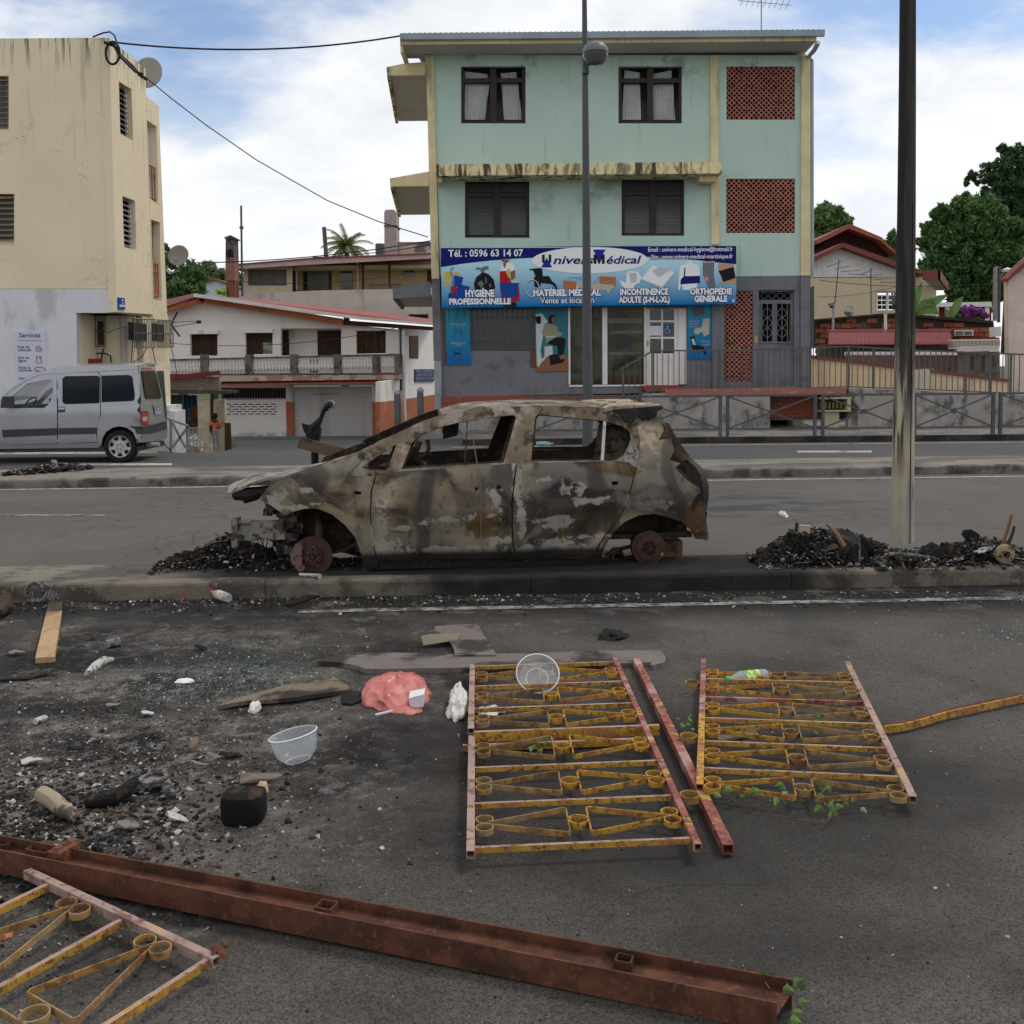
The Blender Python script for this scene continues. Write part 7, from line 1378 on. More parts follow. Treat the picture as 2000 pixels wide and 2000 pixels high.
# grey house with white rail, far right
YX = 37.0; GX = empty('grey_outbuilding',(yp(*R1(1640,1080),YX).x,YX + 1,-1),'grey outbuilding with a white band and railing before the pink house','building')
MB().ppoly(PP(R1,(1512,892),(1778,885),(1778,918),(1512,925)),YX - .3,.3).build('white_band',whf,GX); MB().ppoly(PP(R1,(1512,926),(1780,920),(1780,1090),(1512,1090)),YX,2).build('wall',mat('grey brown wall','#77706c',.9,k=1.2,layers=[dict(c=(.05,.045,.04),s=1.4,lo=.5,hi=.65,f=.7)]),GX); bars(GX,[yp(*R1(x,y),YX - .3) for x,y in ((1455,852),(1780,850),(1780,890),(1455,905))],40,2,m_=whf,r=.012)
MB().ppoly(PP(R1,(1480,868),(1780,862),(1780,886),(1500,890)),YX - .1,.1).build('roof_edge',mat('maroon roofing',(.10,.035,.03),.7),GX)
for x in (1600,1660,1720): MB().ppoly(PP(R1,(x,950),(x + 28,950),(x + 28,1030),(x,1030)),YX - .03,.03).build('window',mat('dim pane',(.08,.08,.08),.4),GX)
MB().ppoly(PP(R1,(1752,768),(1788,765),(1788,828),(1754,830)),38,.5).build('air_conditioner',whf,label='white air conditioning unit below the pole at the right',cat='air conditioner')
YPk = 34.0; PK = empty('pink_rendered_house',(yp(1985,700,YPk).x + 2,YPk + 3,-1),'pinkish rendered house with a dark red roof edge cut by the right edge','house')
MB().ppoly(PP(R1,(1832,480),(1932,395),(2300,60),(2300,1300),(1842,1300)),YPk,.3).build('wall',mat('pinkish render','#b3a29a',.9,k=1.38,layers=[dict(c=(.12,.09,.07),s=1.2,lo=.58,hi=.68,f=.5,d=7)]),PK); MB().ppoly(PP(R1,(1826,462),(1932,358),(2300,20),(2300,62),(1932,398),(1828,482)),YPk - .3,.5).build('roof',drd,PK)
# banana plants, bougainvillea, red-white house behind
RW = empty('red_white_house',(yp(*R1(1550,700),52).x,53,-1),'low red and white house behind the purple bougainvillea','house'); MB().ppoly(PP(R1,(1370,615),(1728,610),(1730,640),(1370,642)),52,3).build('white_fascia',whf,RW); MB().ppoly(PP(R1,(1370,643),(1728,641),(1728,740),(1370,740)),52.3,2).build('wall',mat('dark red wall',(.14,.03,.03),.8),RW)
for x in (1370,1440,1688): MB().ppoly(PP(R1,(x,642),(x + 26,642),(x + 26,740),(x,740)),52.1,.15).build('white_column',whf,RW)
tree('bougainvillea',[(*R1(x,y),r / 3.22) for x,y,r in ((1500,680,40),(1560,665,42),(1620,670,45),(1670,690,40),(1470,700,30),(1580,700,45))],47,7000,.09,leafmat('purple bracts',(.15,.05,.15)),'purple flowering bougainvillea behind the brick wall','shrub',0,.08,21)
tree('shrub',[(*R1(x,y),r / 3.22) for x,y,r in ((1520,725,35),(1620,730,30),(1830,1060,30),(1815,1090,25))][:2],46.8,2500,.09,g2,'green foliage under the bougainvillea','shrub',0,.05,22)
bl_ = leafmat('banana leaf',(.075,.13,.035))
def bleaf(mb,q,w_,Y):
    P = [yp(*R1(*p),Y) for p in q]; n = len(P); o = []
    for i,p in enumerate(P):
        t = i / (n - 1); d = (P[min(i + 1,n - 1)] - P[max(i - 1,0)]).normalized(); s = d.cross(Vector((0,1,0))).normalized() * w_ * sin(pi * (t * .9 + .08)); o += [p - s,p + Vector((0,.06,0)),p + s]
    mb.add(o,[(3 * i + j,3 * i + j + 1,3 * i + j + 4,3 * i + j + 3) for i in range(n - 1) for j in (0,1)])
for lab,Yb,lv in (('banana plant with broad leaves just right of the scorched pole',44,[[(1255,700),(1250,600),(1270,540),(1292,485)],[(1260,690),(1330,640),(1400,590),(1455,565)],[(1250,700),(1300,620),(1350,605),(1380,640)],[(1255,700),(1310,660),(1370,665),(1400,690)],[(1240,700),(1180,660),(1130,640)],[(1240,690),(1235,620),(1215,560)]]),('single upright banana leaf beside the bougainvillea',43.5,[[(1475,712),(1495,660),(1520,610),(1552,576)],[(1472,715),(1460,680),(1440,660)]])):
    b_ = empty('banana_plant',yp(*R1(*lv[0][0]),Yb) - Vector((0,0,2.5)),lab,'banana plant'); MB().tube([b_.location,yp(*R1(*lv[0][0]),Yb)],[.14,.1],8).build('stem',mat('banana stem',(.12,.14,.06),.7),b_)
    for q in lv: mb = MB(); bleaf(mb,q,.19,Yb); mb.build('leaf',bl_,b_,fix=False)
# utility poles far right
for q,r,lb in (([(1752,395),(1750,730)],.11,'pale concrete utility pole in front of the big tree'),([(1778,388),(1772,740)],.07,'thin dark pole beside the pale utility pole')): 
    U_ = empty('utility_pole',yp(*R1(*q[1]),44),lb,'pole'); MB().tube([yp(*R1(*p),44) for p in q],[r * .8,r],8).build('pole',mat('pole concrete','#8e8884',.9) if r > .1 else greymet,U_)
    if r < .1: MB().tube([yp(*R1(1775,470),44),yp(*R1(1800,430),44),yp(*R1(1820,415),44)],.03,5).build('lamp_arm',gal,U_); MB().lathe([(0,-.1),(.22,-.06),(.25,.04),(0,.12)],yp(*R1(1828,412),44),12).build('lamp_head',whf,U_)
    e = MB(); e.tube([yp(*R1(1748,398),44),yp(*R1(1776,395),44)],.05,5)
    if r > .1: e.build('crossarm',greymet,U_)
U_ = empty('utility_pole',yp(*R1(1815,940),38),'dark slim pole standing against the pink house','pole'); MB().tube([yp(*R1(1828,520),38),yp(*R1(1812,940),38)],[.12,.16],8).build('pole',mat('dark timber pole','#3f3b3a',.9,layers=[dict(c=(.2,.19,.18),s=2,sc=(3,3,.5),lo=.58,hi=.64)]),U_)
U_ = empty('service_mast',yp(*R1(730,790),39.5),'short steel service mast with brackets before the brick wall','mast'); MB().tube([yp(*R1(735,620),39.5),yp(*R1(731,790),39.5)],.05,6).build('mast',gal,U_); MB().tube([yp(*R1(703,628),39.5),yp(*R1(738,622),39.5)],.05,5).build('bracket',greymet,U_); MB().tube([yp(*R1(718,645),39.5),yp(*R1(722,630),39.4)],.06,5).build('insulator',greymet,U_)
MB().tube([yp(*R1(1060,686),40),yp(*R1(1062,800),40)],.06,8).build('vent_pipe',whf,label='white vent pipe standing against the brick wall',cat='pipe')
MB().ppoly(PP(R1,(588,520),(612,508),(612,905),(588,880)),29.2,.06).build('open_gate_leaf',greymet,label='tall dark gate leaf edge-on at the right corner of the green building',cat='gate')
# aerial on the green building roof
ra = empty('roof_aerial',yp(1487,66,31),'television aerial on the ridge of the green building, at the top of the photo','aerial'); MB().tube([yp(1487,66,31),yp(1487,-4,31)],.02,5).build('mast',gal,ra); e = MB().tube([yp(1442,1,31),yp(1545,10,31)],.012,4)
for i in range(9): p = yp(1450 + i * 11,2 + i,31); e.tube([p + Vector((0,-.25,.06)),p + Vector((0,.25,-.04))],.008,4)
e.build('aerial_element',gal,ra)
# ------------------------------------------------------------ lamp post and scorched pole
Ylp = 17.4; lp = empty('street_lamp',(yp(1147,900,Ylp).x,Ylp,HK),'dark grey street lamp on the far median with a round glass lantern','street lamp')
MB().tube([Vector((yp(1148,950,Ylp).x,Ylp,HK - .01)),yp(1148,780,Ylp),yp(1145.5,480,Ylp),yp(1143.5,240,Ylp),yp(1142,60,Ylp),yp(1141,-60,Ylp)],[.092,.088,.068,.056,.044,.036],18).build('pole',mat('lamp post grey','#4b4c4e',.5,k=1.2,layers=[dict(c=(.10,.10,.10),s=6,sc=(1,1,.2),lo=.5,hi=.66,f=.5)]),lp,smooth=True)
bs = Vector((yp(1148,930,Ylp).x,Ylp,HK)); MB().lathe([(.0,0),(.17,0),(.17,.02),(.11,.05),(.10,.2)],bs,16).build('base_collar',greymet,lp,smooth=True)
hc = yp(1163,104,Ylp - .25); R_ = 25 * Ylp / F
MB().tube([yp(*D1(1560,395),Ylp - .07),yp(*D1(1572,350),Ylp - .10),yp(*D1(1592,318),Ylp - .2)],.022,8).build('lamp_arm',greymet,lp,smooth=True); MB().lathe([(0,-.04),(.06,-.04),(.06,.04),(0,.04)],yp(*D1(1560,385),Ylp - .06),12).build('clamp',greymet,lp)
MB().lathe([(R_,0),(R_ * .99,.03),(R_ * .85,.11),(R_ * .5,.17),(.001,.19)],hc,28).build('lamp_cap',mat('lamp cap','#5f6865',.4,k=1.2),lp,smooth=True)
MB().lathe([(R_ * .97,-.005),(R_ * .9,-.08),(R_ * .62,-.17),(.001,-.20)],hc,28).build('lamp_glass',mat('lamp glass',(.10,.10,.095),.12,spec=.6),lp,smooth=True)
pb_ = gp(1762,1056,HK); Yp = pb_.y; sp_m = mat('scorched concrete pole','#948a76',.85,k=1.5,var=.15,vs=2,layers=[
    dict(c=(.22,.22,.22),s=2.0,sc=(3,3,.4),lo=.5,hi=.62,f=.8,mk=[('z',1.4,.4)]),dict(c=(.38,.35,.29),s=2.4,sc=(4,4,.4),lo=.5,hi=.62,f=.7,o=3),
    dict(t='flat',c=(.040,.036,.034),f=.96,mk=[('z',1.25,2.15)]),dict(c=(.02,.02,.02),s=1.6,sc=(5,5,.35),lo=.44,hi=.56,f=.9,o=2,mk=[('z',.75,1.5)]),dict(c=(.025,.024,.023),s=2,sc=(7,7,.5),lo=.46,hi=.52,f=.9,mk=[('x',.01,-.05),('z',.45,1.0)]),
    dict(c=(.20,.20,.20),s=6,sc=(6,6,.5),lo=.54,hi=.60,f=.7,o=6,mk=[('x',.02,.05),('z',2.3,1.2),('z',.8,1.3)]),dict(c=(.015,.015,.015),s=1.2,sc=(5,5,.8),lo=.55,hi=.58,f=.9,o=5,mk=[('z',1.3,.9),('z',.35,.6)])],bump=[dict(s=30,h=.006,sc=(1,1,.2)),dict(s=150,d=2,h=.0015)])
SPo = empty('scorched_pole',pb_,'tall concrete pole, black with soot above and bare beige below, on the near median','pole')
def pc(pxc,py): return yp(pxc,py,Yp)
mb = MB(); prof = [(1761.7,1058,21.9),(1763,950,21.0),(1766,760,19.6),(1768.8,560,18.0),(1770.5,400,16.9),(1772,200,15.8),(1773,0,14.8),(1775,-400,12.9)]
pts = [pc(a,b) for a,b,c in prof]; pts[0].z = HK - .01; mb.tube(pts,[c * Yp / F for a,b,c in prof],20)
mb.build('pole',sp_m,SPo,smooth=True,angle=60)
g_ = MB(); s1 = [pc(a + c * .34,b) + Vector((0,-c * Yp / F * .96,0)) for a,b,c in prof[:5]]; g_.tube(s1,.0045,4).build('seam',darkv,SPo)
# cables
def cable(a,b,sag,r,lab,n=20,par=None):
    pts = [a.lerp(b,i / n) - Vector((0,0,sag * 4 * (i / n) * (1 - i / n))) for i in range(n + 1)]; MB().tube(pts,r,6).build('overhead_cable',black2,label=lab,cat='cable')
ca_ = yp(*L1(850,318),24.9); cable(ca_,yp(782,70,26.8),.25,.022,'thick twisted black cable from the beige building to the green building eaves')
m0 = yp(*L1(1120,600),25.5); P = [m0,yp(*L1(1290,740),25.8),yp(*L1(1550,940),26.2),yp(*L1(1932,1205),26.6),yp(640,392,27.2),yp(740,433,27.6),yp(836,463,27.7)]
MB().tube(P,.014,5).build('overhead_cable',black2,label='black cable sagging from the dish corner down to the green building',cat='cable')
lp_ = [yp(*L1(x,y),24.85) for x,y in ((700,278),(780,248),(830,240),(865,270),(885,330),(890,400),(905,440))]; w_ = MB(); w_.tube(lp_,.02,5)
w_.tube([yp(*L1(850 + 52 * cos(t),400 + 85 * sin(t)),24.8) for t in np.linspace(0,6.28,26)],.03,6); w_.tube([yp(*L1(x,y),24.85) for x,y in ((790,320),(860,345),(920,430),(1000,500),(1060,570),(1110,600))],.04,6); w_.tube([yp(*L1(x,y),24.8) for x,y in ((850,318),(900,420),(950,470),(1020,540),(1080,560))],.03,6)
w_.build('cable_bundle',black2,label='tangled black cable bundle looped at the beige building roof corner',cat='cable',kind=None)
cable(yp(*L2(1400,245),40),yp(842,470,40),.2,.02,'thin cable crossing from the lower dish towards the green building')
cable(yp(*L3(100,935),40),yp(*L3(1560,830),40),.35,.012,'thin wire strung across the white house front'); cable(yp(*L3(560,548),50),yp(*L3(1745,470),50),.3,.014,'thin wire crossing in front of the upper house'); cable(yp(*L3(1000,395),50),yp(*L3(1745,315),50),.1,.02,'black wire running along the upper house roof')
cable(yp(1596,580,40),yp(1750,560,40),.1,.008,'faint wire in front of the cream gabled house'); cable(yp(1600,547,44),yp(2010,545,44),.3,.012,'faint wire from the cream house to the right edge')
# ------------------------------------------------------------ silver van
YV = 20.0; VC = zm(0,450,3.864)
def vz(x,y,off=0.0): p = yp(*VC(x,y),YV + off); return p
vw = yp(*VC(905,1735),YV); VW = 1.68
VAN = empty('parked_van',(yp(*VC(400,1735),YV).x,YV + .85,0),'silver family van with dark tinted rear windows parked on the far road','van')
silver = mat('silver paint',(.36,.365,.375),.28,.55,var=.03,coat=.5,layers=[dict(c=(.22,.21,.20),s=2.2,lo=.55,hi=.75,f=.35)]); tint = mat('tinted glass',(.008,.009,.010),.06,spec=.22,var=0); trim = mat('grey bumper plastic',(.05,.05,.053),.6); rubber = mat('tyre rubber',(.015,.015,.015),.85,bump=dict(s=60,h=.004)); clearg = mat('clear glass',(.02,.022,.022),.04,alpha=.22,spec=.8,var=0)
def vo(z): return .0 + (max(0,z - 1.05)) ** 1.25 * .24 + max(0,.45 - z) * .10
XT = yp(*VC(1055,1350),YV).x
def tailp(u,v,ex=0): d = ray(*VC(u,v)); return CAM + d * ((XT - ex) / d.x)
def vfn(ex=0):
    def f(u,v):
        p = vz(u,v); o = vo(p.z) + ex; q_ = yp(*VC(u,v),YV + o)
        if u > 1066: return tailp(u,v,ex)
        return q_ + Vector((0,.03 * max(0,(u - 1020) / 46) ** 2,0))
    return f
def vpan(name,pts,mt,ex=0,holes=(),th=.02,par=None,step=40,sm=True): return MB().sheet(pts,vfn(ex),step,-th,holes,jit=0).build(name,mt,par or VAN,smooth=sm,angle=40)
winF = [(20,1340),(75,1265),(210,1155),(385,1122),(400,1135),(400,1225),(385,1280),(360,1320),(330,1340)]
arch = [(765,1620),(772,1570),(800,1520),(850,1488),(905,1478),(960,1490),(1005,1525),(1030,1580),(1035,1610)]
# body side in panels, with real shut lines
mirror_pts = [(-330,1390),(-120,1330),(0,1290),(60,1230),(180,1140),(290,1080),(430,1065),(428,1620),(425,1628),(-330,1650)]
fdr = vpan('front_door',[(-110,1370),(0,1300),(65,1225),(200,1135),(300,1092),(425,1085),(430,1340),(430,1500),(432,1610),(-110,1622)],silver,0,[winF])
vpan('front_wing',[(-520,1480),(-420,1430),(-116,1372),(-116,1622),(-170,1622),(-190,1560),(-260,1500),(-340,1500),(-400,1560),(-420,1640),(-520,1640)],silver,.01)
wR = [(470,1118),(495,1100),(740,1096),(752,1110),(752,1300),(740,1305),(500,1312),(480,1308),(470,1290)]
sdr = vpan('sliding_door',[(438,1085),(735,1073),(752,1090),(757,1390),(735,1440),(728,1500),(727,1595),(438,1612)],silver,0,[wR])
wR2 = [(764,1096),(970,1090),(1000,1105),(1018,1240),(1015,1275),(1000,1288),(766,1298)]
vpan('rear_wing',[(759,1090),(745,1068),(1030,1055),(1030,1025),(1060,1150),(1075,1360),(1068,1470),(1160,1468),(1255,1440),(1265,1500),(1240,1560),(1040,1600)] + arch[::-1] + [(733,1600),(733,1445),(763,1392)],silver,.004,[wR2])
vpan('roof_side',[(-330,1330),(0,1290 - 12),(60,1205),(180,1118),(270,1075),(420,1035),(700,1018),(1030,1015),(1032,1050),(745,1064),(430,1080),(300,1088),(200,1130),(62,1222),(0,1296),(-330,1385)],silver,.006)
for h,nm in ((wR,'side_window'),(wR2,'side_window')): vpan(nm,h,tint,.018,th=.01)
vpan('front_window',winF,clearg,.02,th=.006)
fr_ = MB()
vpan('door_trim',[(15,1505),(432,1492),(432,1545),(20,1562)],trim,-.015); vpan('door_trim',[(440,1492),(726,1488),(726,1535),(440,1542)],trim,-.015); vpan('bumper_trim',[(975,1475),(1068,1480),(1160,1475),(1258,1442),(1262,1500),(1130,1535),(1032,1538),(1015,1500)],trim,-.012)
vpan('rear_bumper',[(1030,1542),(1130,1538),(1265,1503),(1262,1565),(1230,1585),(1060,1602),(1045,1600)],silver,-.03)
vpan('sill',[(-170,1624),(430,1612),(735,1600),(764,1622),(740,1640),(-170,1652)],silver,.01)
vpan('tail_light',[(1068,1365),(1112,1362),(1120,1400),(1122,1465),(1072,1468)],mat('red lens',(.35,.012,.015),.2,spec=.6),-.012); vpan('tail_light',[(1076,1408),(1112,1405),(1113,1438),(1078,1440)],mat('clear lens',(.45,.38,.36),.2),-.018)
vpan('door_handle',[(435,1330),(490,1330),(490,1372),(438,1375)],mat('handle recess',(.08,.08,.085),.5),-.004); vpan('door_handle',[(440,1336),(486,1336),(486,1352),(440,1352)],silver,-.02)
vpan('side_moulding',[(430,1440),(720,1425),(720,1432),(430,1447)],silver,-.004)
# roof, tail, glass, far side
ro = []; rp = [(-330,1330),(0,1278),(60,1205),(180,1118),(270,1075),(420,1035),(700,1018),(1030,1014),(1058,1019)]
rv = []
for (x,y) in rp:
    p = vz(x,y); o = vo(p.z) + .02; 
    for j in range(9): t = j / 8; q_ = yp(*VC(x,y),YV + o); rv.append(Vector((q_.x,YV + o + (VW - 2 * o) * t,q_.z + .05 * sin(pi * t))))
MB().add(rv,[(i * 9 + j,i * 9 + j + 1,(i + 1) * 9 + j + 1,(i + 1) * 9 + j) for i in range(len(rp) - 1) for j in range(8) if not (1 <= i <= 3)]).build('roof',silver,VAN,smooth=True)
MB().add(rv[9:45],[(i * 9 + j,i * 9 + j + 1,(i + 1) * 9 + j + 1,(i + 1) * 9 + j) for i in range(3) for j in range(8)]).build('windscreen',clearg,VAN,smooth=True)
# tailgate corner seen obliquely: panel, glass, plate and handle lie on the curve between side and tail
def cf(ex=0): return lambda u,v: tailp(max(u,1055),v,ex)
MB().sheet([(1056,1020),(1165,1026),(1180,1060),(1228,1268),(1243,1400),(1258,1438),(1160,1466),(1124,1470),(1122,1365),(1068,1365),(1058,1150)],cf(-.03),30,-.02).build('tailgate',silver,VAN,smooth=True)
MB().sheet([(1072,1062),(1165,1056),(1180,1080),(1218,1255),(1210,1270),(1112,1272),(1098,1250)],cf(-.05),30,-.012).build('rear_window',tint,VAN); MB().sheet([(1165,1340),(1218,1335),(1220,1385),(1172,1390)],cf(-.05),30,-.01).build('number_plate',mat('plate white',(.5,.5,.5),.5,layers=[dict(c=(.05,.05,.06),s=26,lo=.5,hi=.54,f=.8)]),VAN); MB().sheet([(1160,1318),(1218,1312),(1218,1330),(1162,1336)],cf(-.055),30,-.02).build('tailgate_handle',silver,VAN)
MB().sheet([(1080,1038),(1145,1036),(1145,1046),(1084,1048)],cf(-.05),30,-.01).build('brake_light',mat('red lens',(.35,.012,.015),.2),VAN)
MB().sheet([(-330,1390),(0,1300),(65,1225),(300,1085),(1020,1060),(1045,1400),(1045,1590),(-330,1640)],lambda u,v: yp(*VC(u,v),YV) + Vector((0,VW - .02,0)),1e9,.02,[[(20,1330),(85,1255),(215,1155),(395,1125),(395,1325)]]).build('far_side',silver,VAN)
gb_ = vz(-300,1600); ge = vz(1035,1600); MB().box((gb_.x,YV + .06,.22),(ge.x,YV + VW - .1,.32)).build('floor_pan',trim,VAN)
ib = MB(); a = vz(470,1300); b = vz(1010,1100); ib.box((a.x,YV + .35,a.z - .4),(b.x,YV + VW - .3,b.z - .02)).build('dark_cabin',darkv,VAN)
for (x,w_) in ((370,.35),(350,1.0)): p = vz(x,1330); MB().box((p.x - .15,YV + w_,.5),(p.x + .02,YV + w_ + .42,p.z + .15)).build('front_seat',mat('seat fabric',(.03,.03,.035),.9),VAN); p = vz(378,1185); MB().box((p.x - .05,YV + w_ + .1,p.z - .10),(p.x + .05,YV + w_ + .32,p.z + .13)).build('headrest',mat('seat fabric',(.03,.03,.035),.9),VAN)
p = vz(150,1310); MB().tube([Vector((p.x - .05 + .16 * .5 * cos(t),YV + .55 + .19 * sin(t),p.z + .14 * cos(t) * .8)) for t in np.linspace(0,6.28,18)],.015,6).build('steering_wheel',trim,VAN); p = vz(80,1340); MB().box((p.x - .5,YV + .12,p.z - .5),(p.x + .15,YV + VW - .2,p.z + .03)).build('dashboard',trim,VAN)
pm = MB(); p = vz(50,1300,-.15); pm.hexa([Vector((p.x - .10,YV - .2,p.z - .10)),Vector((p.x + .08,YV - .2,p.z - .10)),Vector((p.x + .08,YV - .0,p.z - .10)),Vector((p.x - .10,YV - .0,p.z - .10)),Vector((p.x - .06,YV - .2,p.z + .12)),Vector((p.x + .08,YV - .2,p.z + .12)),Vector((p.x + .08,YV - .0,p.z + .12)),Vector((p.x - .06,YV - .0,p.z + .12))]).build('wing_mirror',trim,VAN)
def wheel(x,y,off,r=.322):
    c = vz(x,y,off); c.y = YV + off; c.z = r
    T = MB().lathe([(r * .66,-.0),(r * .70,-.02),(r * .93,-.02),(r,.02),(r,.17),(r * .93,.20),(r * .6,.20),(r * .6,.05)],c,40,'Y').build('wheel',rubber,VAN,smooth=True,angle=50)
    MB().lathe([(0,.0),(r * .2,-.012),(r * .3,-.005),(r * .62,.0),(r * .67,-.012),(r * .68,.02),(0,.03)],c,40,'Y').build('hubcap',mat('hubcap silver',(.42,.42,.42),.4,.3),T,smooth=True)
    s = MB()
    for k in range(7): t = k * 2 * pi / 7 + .2; q_ = [(r * .60,-.13),(r * .60,.13),(r * .44,.09),(r * .38,0),(r * .44,-.09)]; s.prism([c + Vector((a_ * cos(t) - b_ * r * 1.2 * sin(t),-.012,a_ * sin(t) + b_ * r * 1.2 * cos(t))) for a_,b_ in q_],(0,.02,0))
    s.build('hubcap_opening',darkv,T,kind='stuff')
    s = MB()
    for k in range(5): t = k * 2 * pi / 5; s.lathe([(0,-.016),(.012,-.016),(.012,0)],c + Vector((r * .17 * cos(t),-.003,r * .17 * sin(t))),8,'Y')
    s.build('wheel_nut',trim,T,kind='stuff')
wheel(905,1610,.02); wheel(905,1610,VW - .3); wheel(-215,1620,.02); wheel(-215,1620,VW - .3)
al = [vfn(.005)(x,y) for x,y in arch]; m_ = MB()
for a,b in zip(al,al[1:]): m_.add([a,b,b + Vector((0,.5,0)),a + Vector((0,.5,0))],[(0,1,2,3)])
m_.build('arch_liner',darkv,VAN)
p = vz(1110,1618,.5); MB().lathe([(0,0),(.05,0),(.05,.25),(0,.25)],p,10,'X').build('exhaust_pipe',gal,VAN)
# ------------------------------------------------------------ things lying on the near road
G1 = zm(860,1250,3.22); G2 = zm(1250,1250,3.22); G3 = zm(0,1550,3.864); G4 = zm(0,1600,1.2075); E1 = zm(0,1100,3.864); E2 = zm(400,1100,3.864); E3 = zm(1400,950,3.22)
random.seed(11); ZG = .075
def gz(Z,x,y,z=ZG): return gp(*Z(x,y),z)
def rib(name,pts,par,m_,h=.022,t=.0045,ztop=ZG - .004): return MB().ribbon([(p[0],p[1]) for p in pts],ztop - h,ztop,t).build(name,m_,par)
def rbar(a,b,w_,h,name,m_,par,hollow=False):
    a,b = Vector(a),Vector(b); mb = MB()
    if not hollow: mb.bar(a,b,w_,h); mb.mi[4] = 1; m_ = [m_,pinkp if m_ is yel else m_]
    else:
        d = (b - a).normalized(); r = d.cross(Vector((0,0,1))).normalized() * w_ / 2; u = Vector((0,0,h / 2)); k = .8
        for p in (a,b): mb.v += [p - r - u,p + r - u,p + r + u,p - r + u,p - r * k - u * k,p + r * k - u * k,p + r * k + u * k,p - r * k + u * k]
        for i in range(4): j = (i + 1) % 4; mb.f += [(i,j,8 + j,8 + i),(4 + i,12 + i,12 + j,4 + j),(i,4 + i,4 + j,j),(8 + i,8 + j,12 + j,12 + i)]; mb.mi += [0] * 4
    return mb.build(name,m_,par)
def scrolls(P,v0,v1,par,sides=(0,1),mid=True,mm=yelr,m2=yelr):
    """P(u,v) world point; two C scrolls and a ring between cross bars at v0 and v1"""
    L_ = (P(0,v1) - P(0,v0)).length; Wd = (P(1,v0) - P(0,v0)).length; r = .033
    ex = (P(1,(v0 + v1) / 2) - P(0,(v0 + v1) / 2)) / Wd; ey = P(.5,v1) - P(.5,v0); ey.normalize(); c0 = P(0,(v0 + v1) / 2)
    for s in sides:
        X = lambda a,b: (lambda q: (q.x,q.y))((c0 if s == 0 else P(1,(v0 + v1) / 2)) + ex * (a if s == 0 else -a) + ey * b)
        jj = lambda k=.004: random.uniform(-k,k); ph = r + .004; w1 = .456 * Wd - .003 + jj(.003); a1,a2 = r * 1.08,-r * 1.08
        q1 = [X(.052 + r * cos(t),a1 + r * sin(t)) for t in np.linspace(-.75,4.65,17)]
        q2 = [X(.052 + r * cos(t),a2 + r * sin(t)) for t in np.linspace(1.63,7.03,17)]
        b1,b2 = L_ * .285 + jj(),-L_ * .285 + jj()
        rib('scroll',q1 + [X(w1 * .97,b1),X(w1,b1 - .008),X(w1,b2 + .008),X(w1 * .97,b2)] + q2,par,mm if s == 0 else m2)
    if mid: q = P(.5,(v0 + v1) / 2); MB().ribbon([(q.x + .038 * cos(t),q.y + .038 * sin(t)) for t in np.linspace(0,2 * pi,20,endpoint=False)],ZG - .032,ZG - .004,.005,True).build('ring',m2,par)
def bilin(bl,br,tl,tr): return lambda u,v: (bl * (1 - u) + br * u) * (1 - v) + (tl * (1 - u) + tr * u) * v
def vof(P,Z,x,y): # v of the cross bar whose left end sits at this row
    a,b = P(0,0),P(0,1); return (gz(Z,x,y) - a).dot(b - a) / (b - a).length_squared
PA = bilin(gz(G1,190,1325),gz(G1,1612,1262),gz(G1,202,152),gz(G1,1102,122))
GA = empty('railing_panel',PA(.5,.5) - Vector((0,0,ZG)),'large rusted yellow and pink railing panel with scrolls, nearest the rusty channel beam','railing','wrought railing panels lying on the road')
vb = vof(PA,G1,198,560); d3 = Vector((0,0,0)); va_ = vof(PA,G1,198,600)
def dn(p,k=.5): return p - Vector((0,0,.015))
rbar(dn(PA(0,-.0)),dn(PA(0,va_)),.030,.030,'side_rail',pinkp,GA,True); rbar(dn(PA(0,vb)) + Vector((-.004,0,.004)),dn(PA(0,1.0)),.030,.030,'side_rail',pinkp,GA,True); rbar(dn(PA(1,-.01)),dn(PA(1,1.02)),.027,.030,'side_rail',redp,GA,True)
vsA = [vof(PA,G1,0,y) for y in (1295,1020,795,575,425,285,160)]
for i,v in enumerate(vsA):
    if i == 3: q = PA(1,v) + (PA(1,v) - PA(0,v)) * .085; rbar(PA(0.01,v) - Vector((0,0,.028)),q - Vector((0,0,.028)),.02,.048,'cross_rail',yel,GA); o = PA(-.05,v - .035) - Vector((0,0,.052)); rbar(o,PA(.99,v - .035) - Vector((0,0,.052)),.02,.03,'cross_rail',yel,GA)
    else: rbar(PA(.012,v) - Vector((0,0,.018)),PA(.988,v) - Vector((0,0,.018)),.015,.021,'cross_bar',yel,GA)
for a,b in zip(vsA,vsA[1:]): scrolls(PA,a,b,GA,m2=yel)
PB = bilin(gz(G2,376,905),gz(G2,1712,970),gz(G2,401,115),gz(G2,1303,136))
GB_ = empty('railing_panel',PB(.5,.5) - Vector((0,0,ZG)),'rusted yellow railing panel with red bars and leaves at its foot, on the right','railing','wrought railing panels lying on the road')
rbar(dn(PB(0,0)),dn(PB(0,.48)),.030,.030,'side_rail',yel,GB_,True); rbar(dn(PB(0,.4805)),dn(PB(0,1)),.029,.029,'side_rail',redp,GB_); rbar(dn(PB(1,-.01)),dn(PB(1,1.0)),.030,.030,'side_rail',pinkp,GB_,True)
vB = [vof(PB,G2,0,y) for y in (765,598,455,325,212)]
for i,v in enumerate(vB): rbar(PB(.012,v) - Vector((0,0,.018)),PB(.988,v) - Vector((0,0,.018)),.015,.021,'cross_bar',yel if i != 3 else redp,GB_)
for a,b in zip([vB[0] - (vB[1] - vB[0]) * 1.02] + vB,vB + [vB[4] + .11]): scrolls(PB,a,b,GB_,mm=yel)
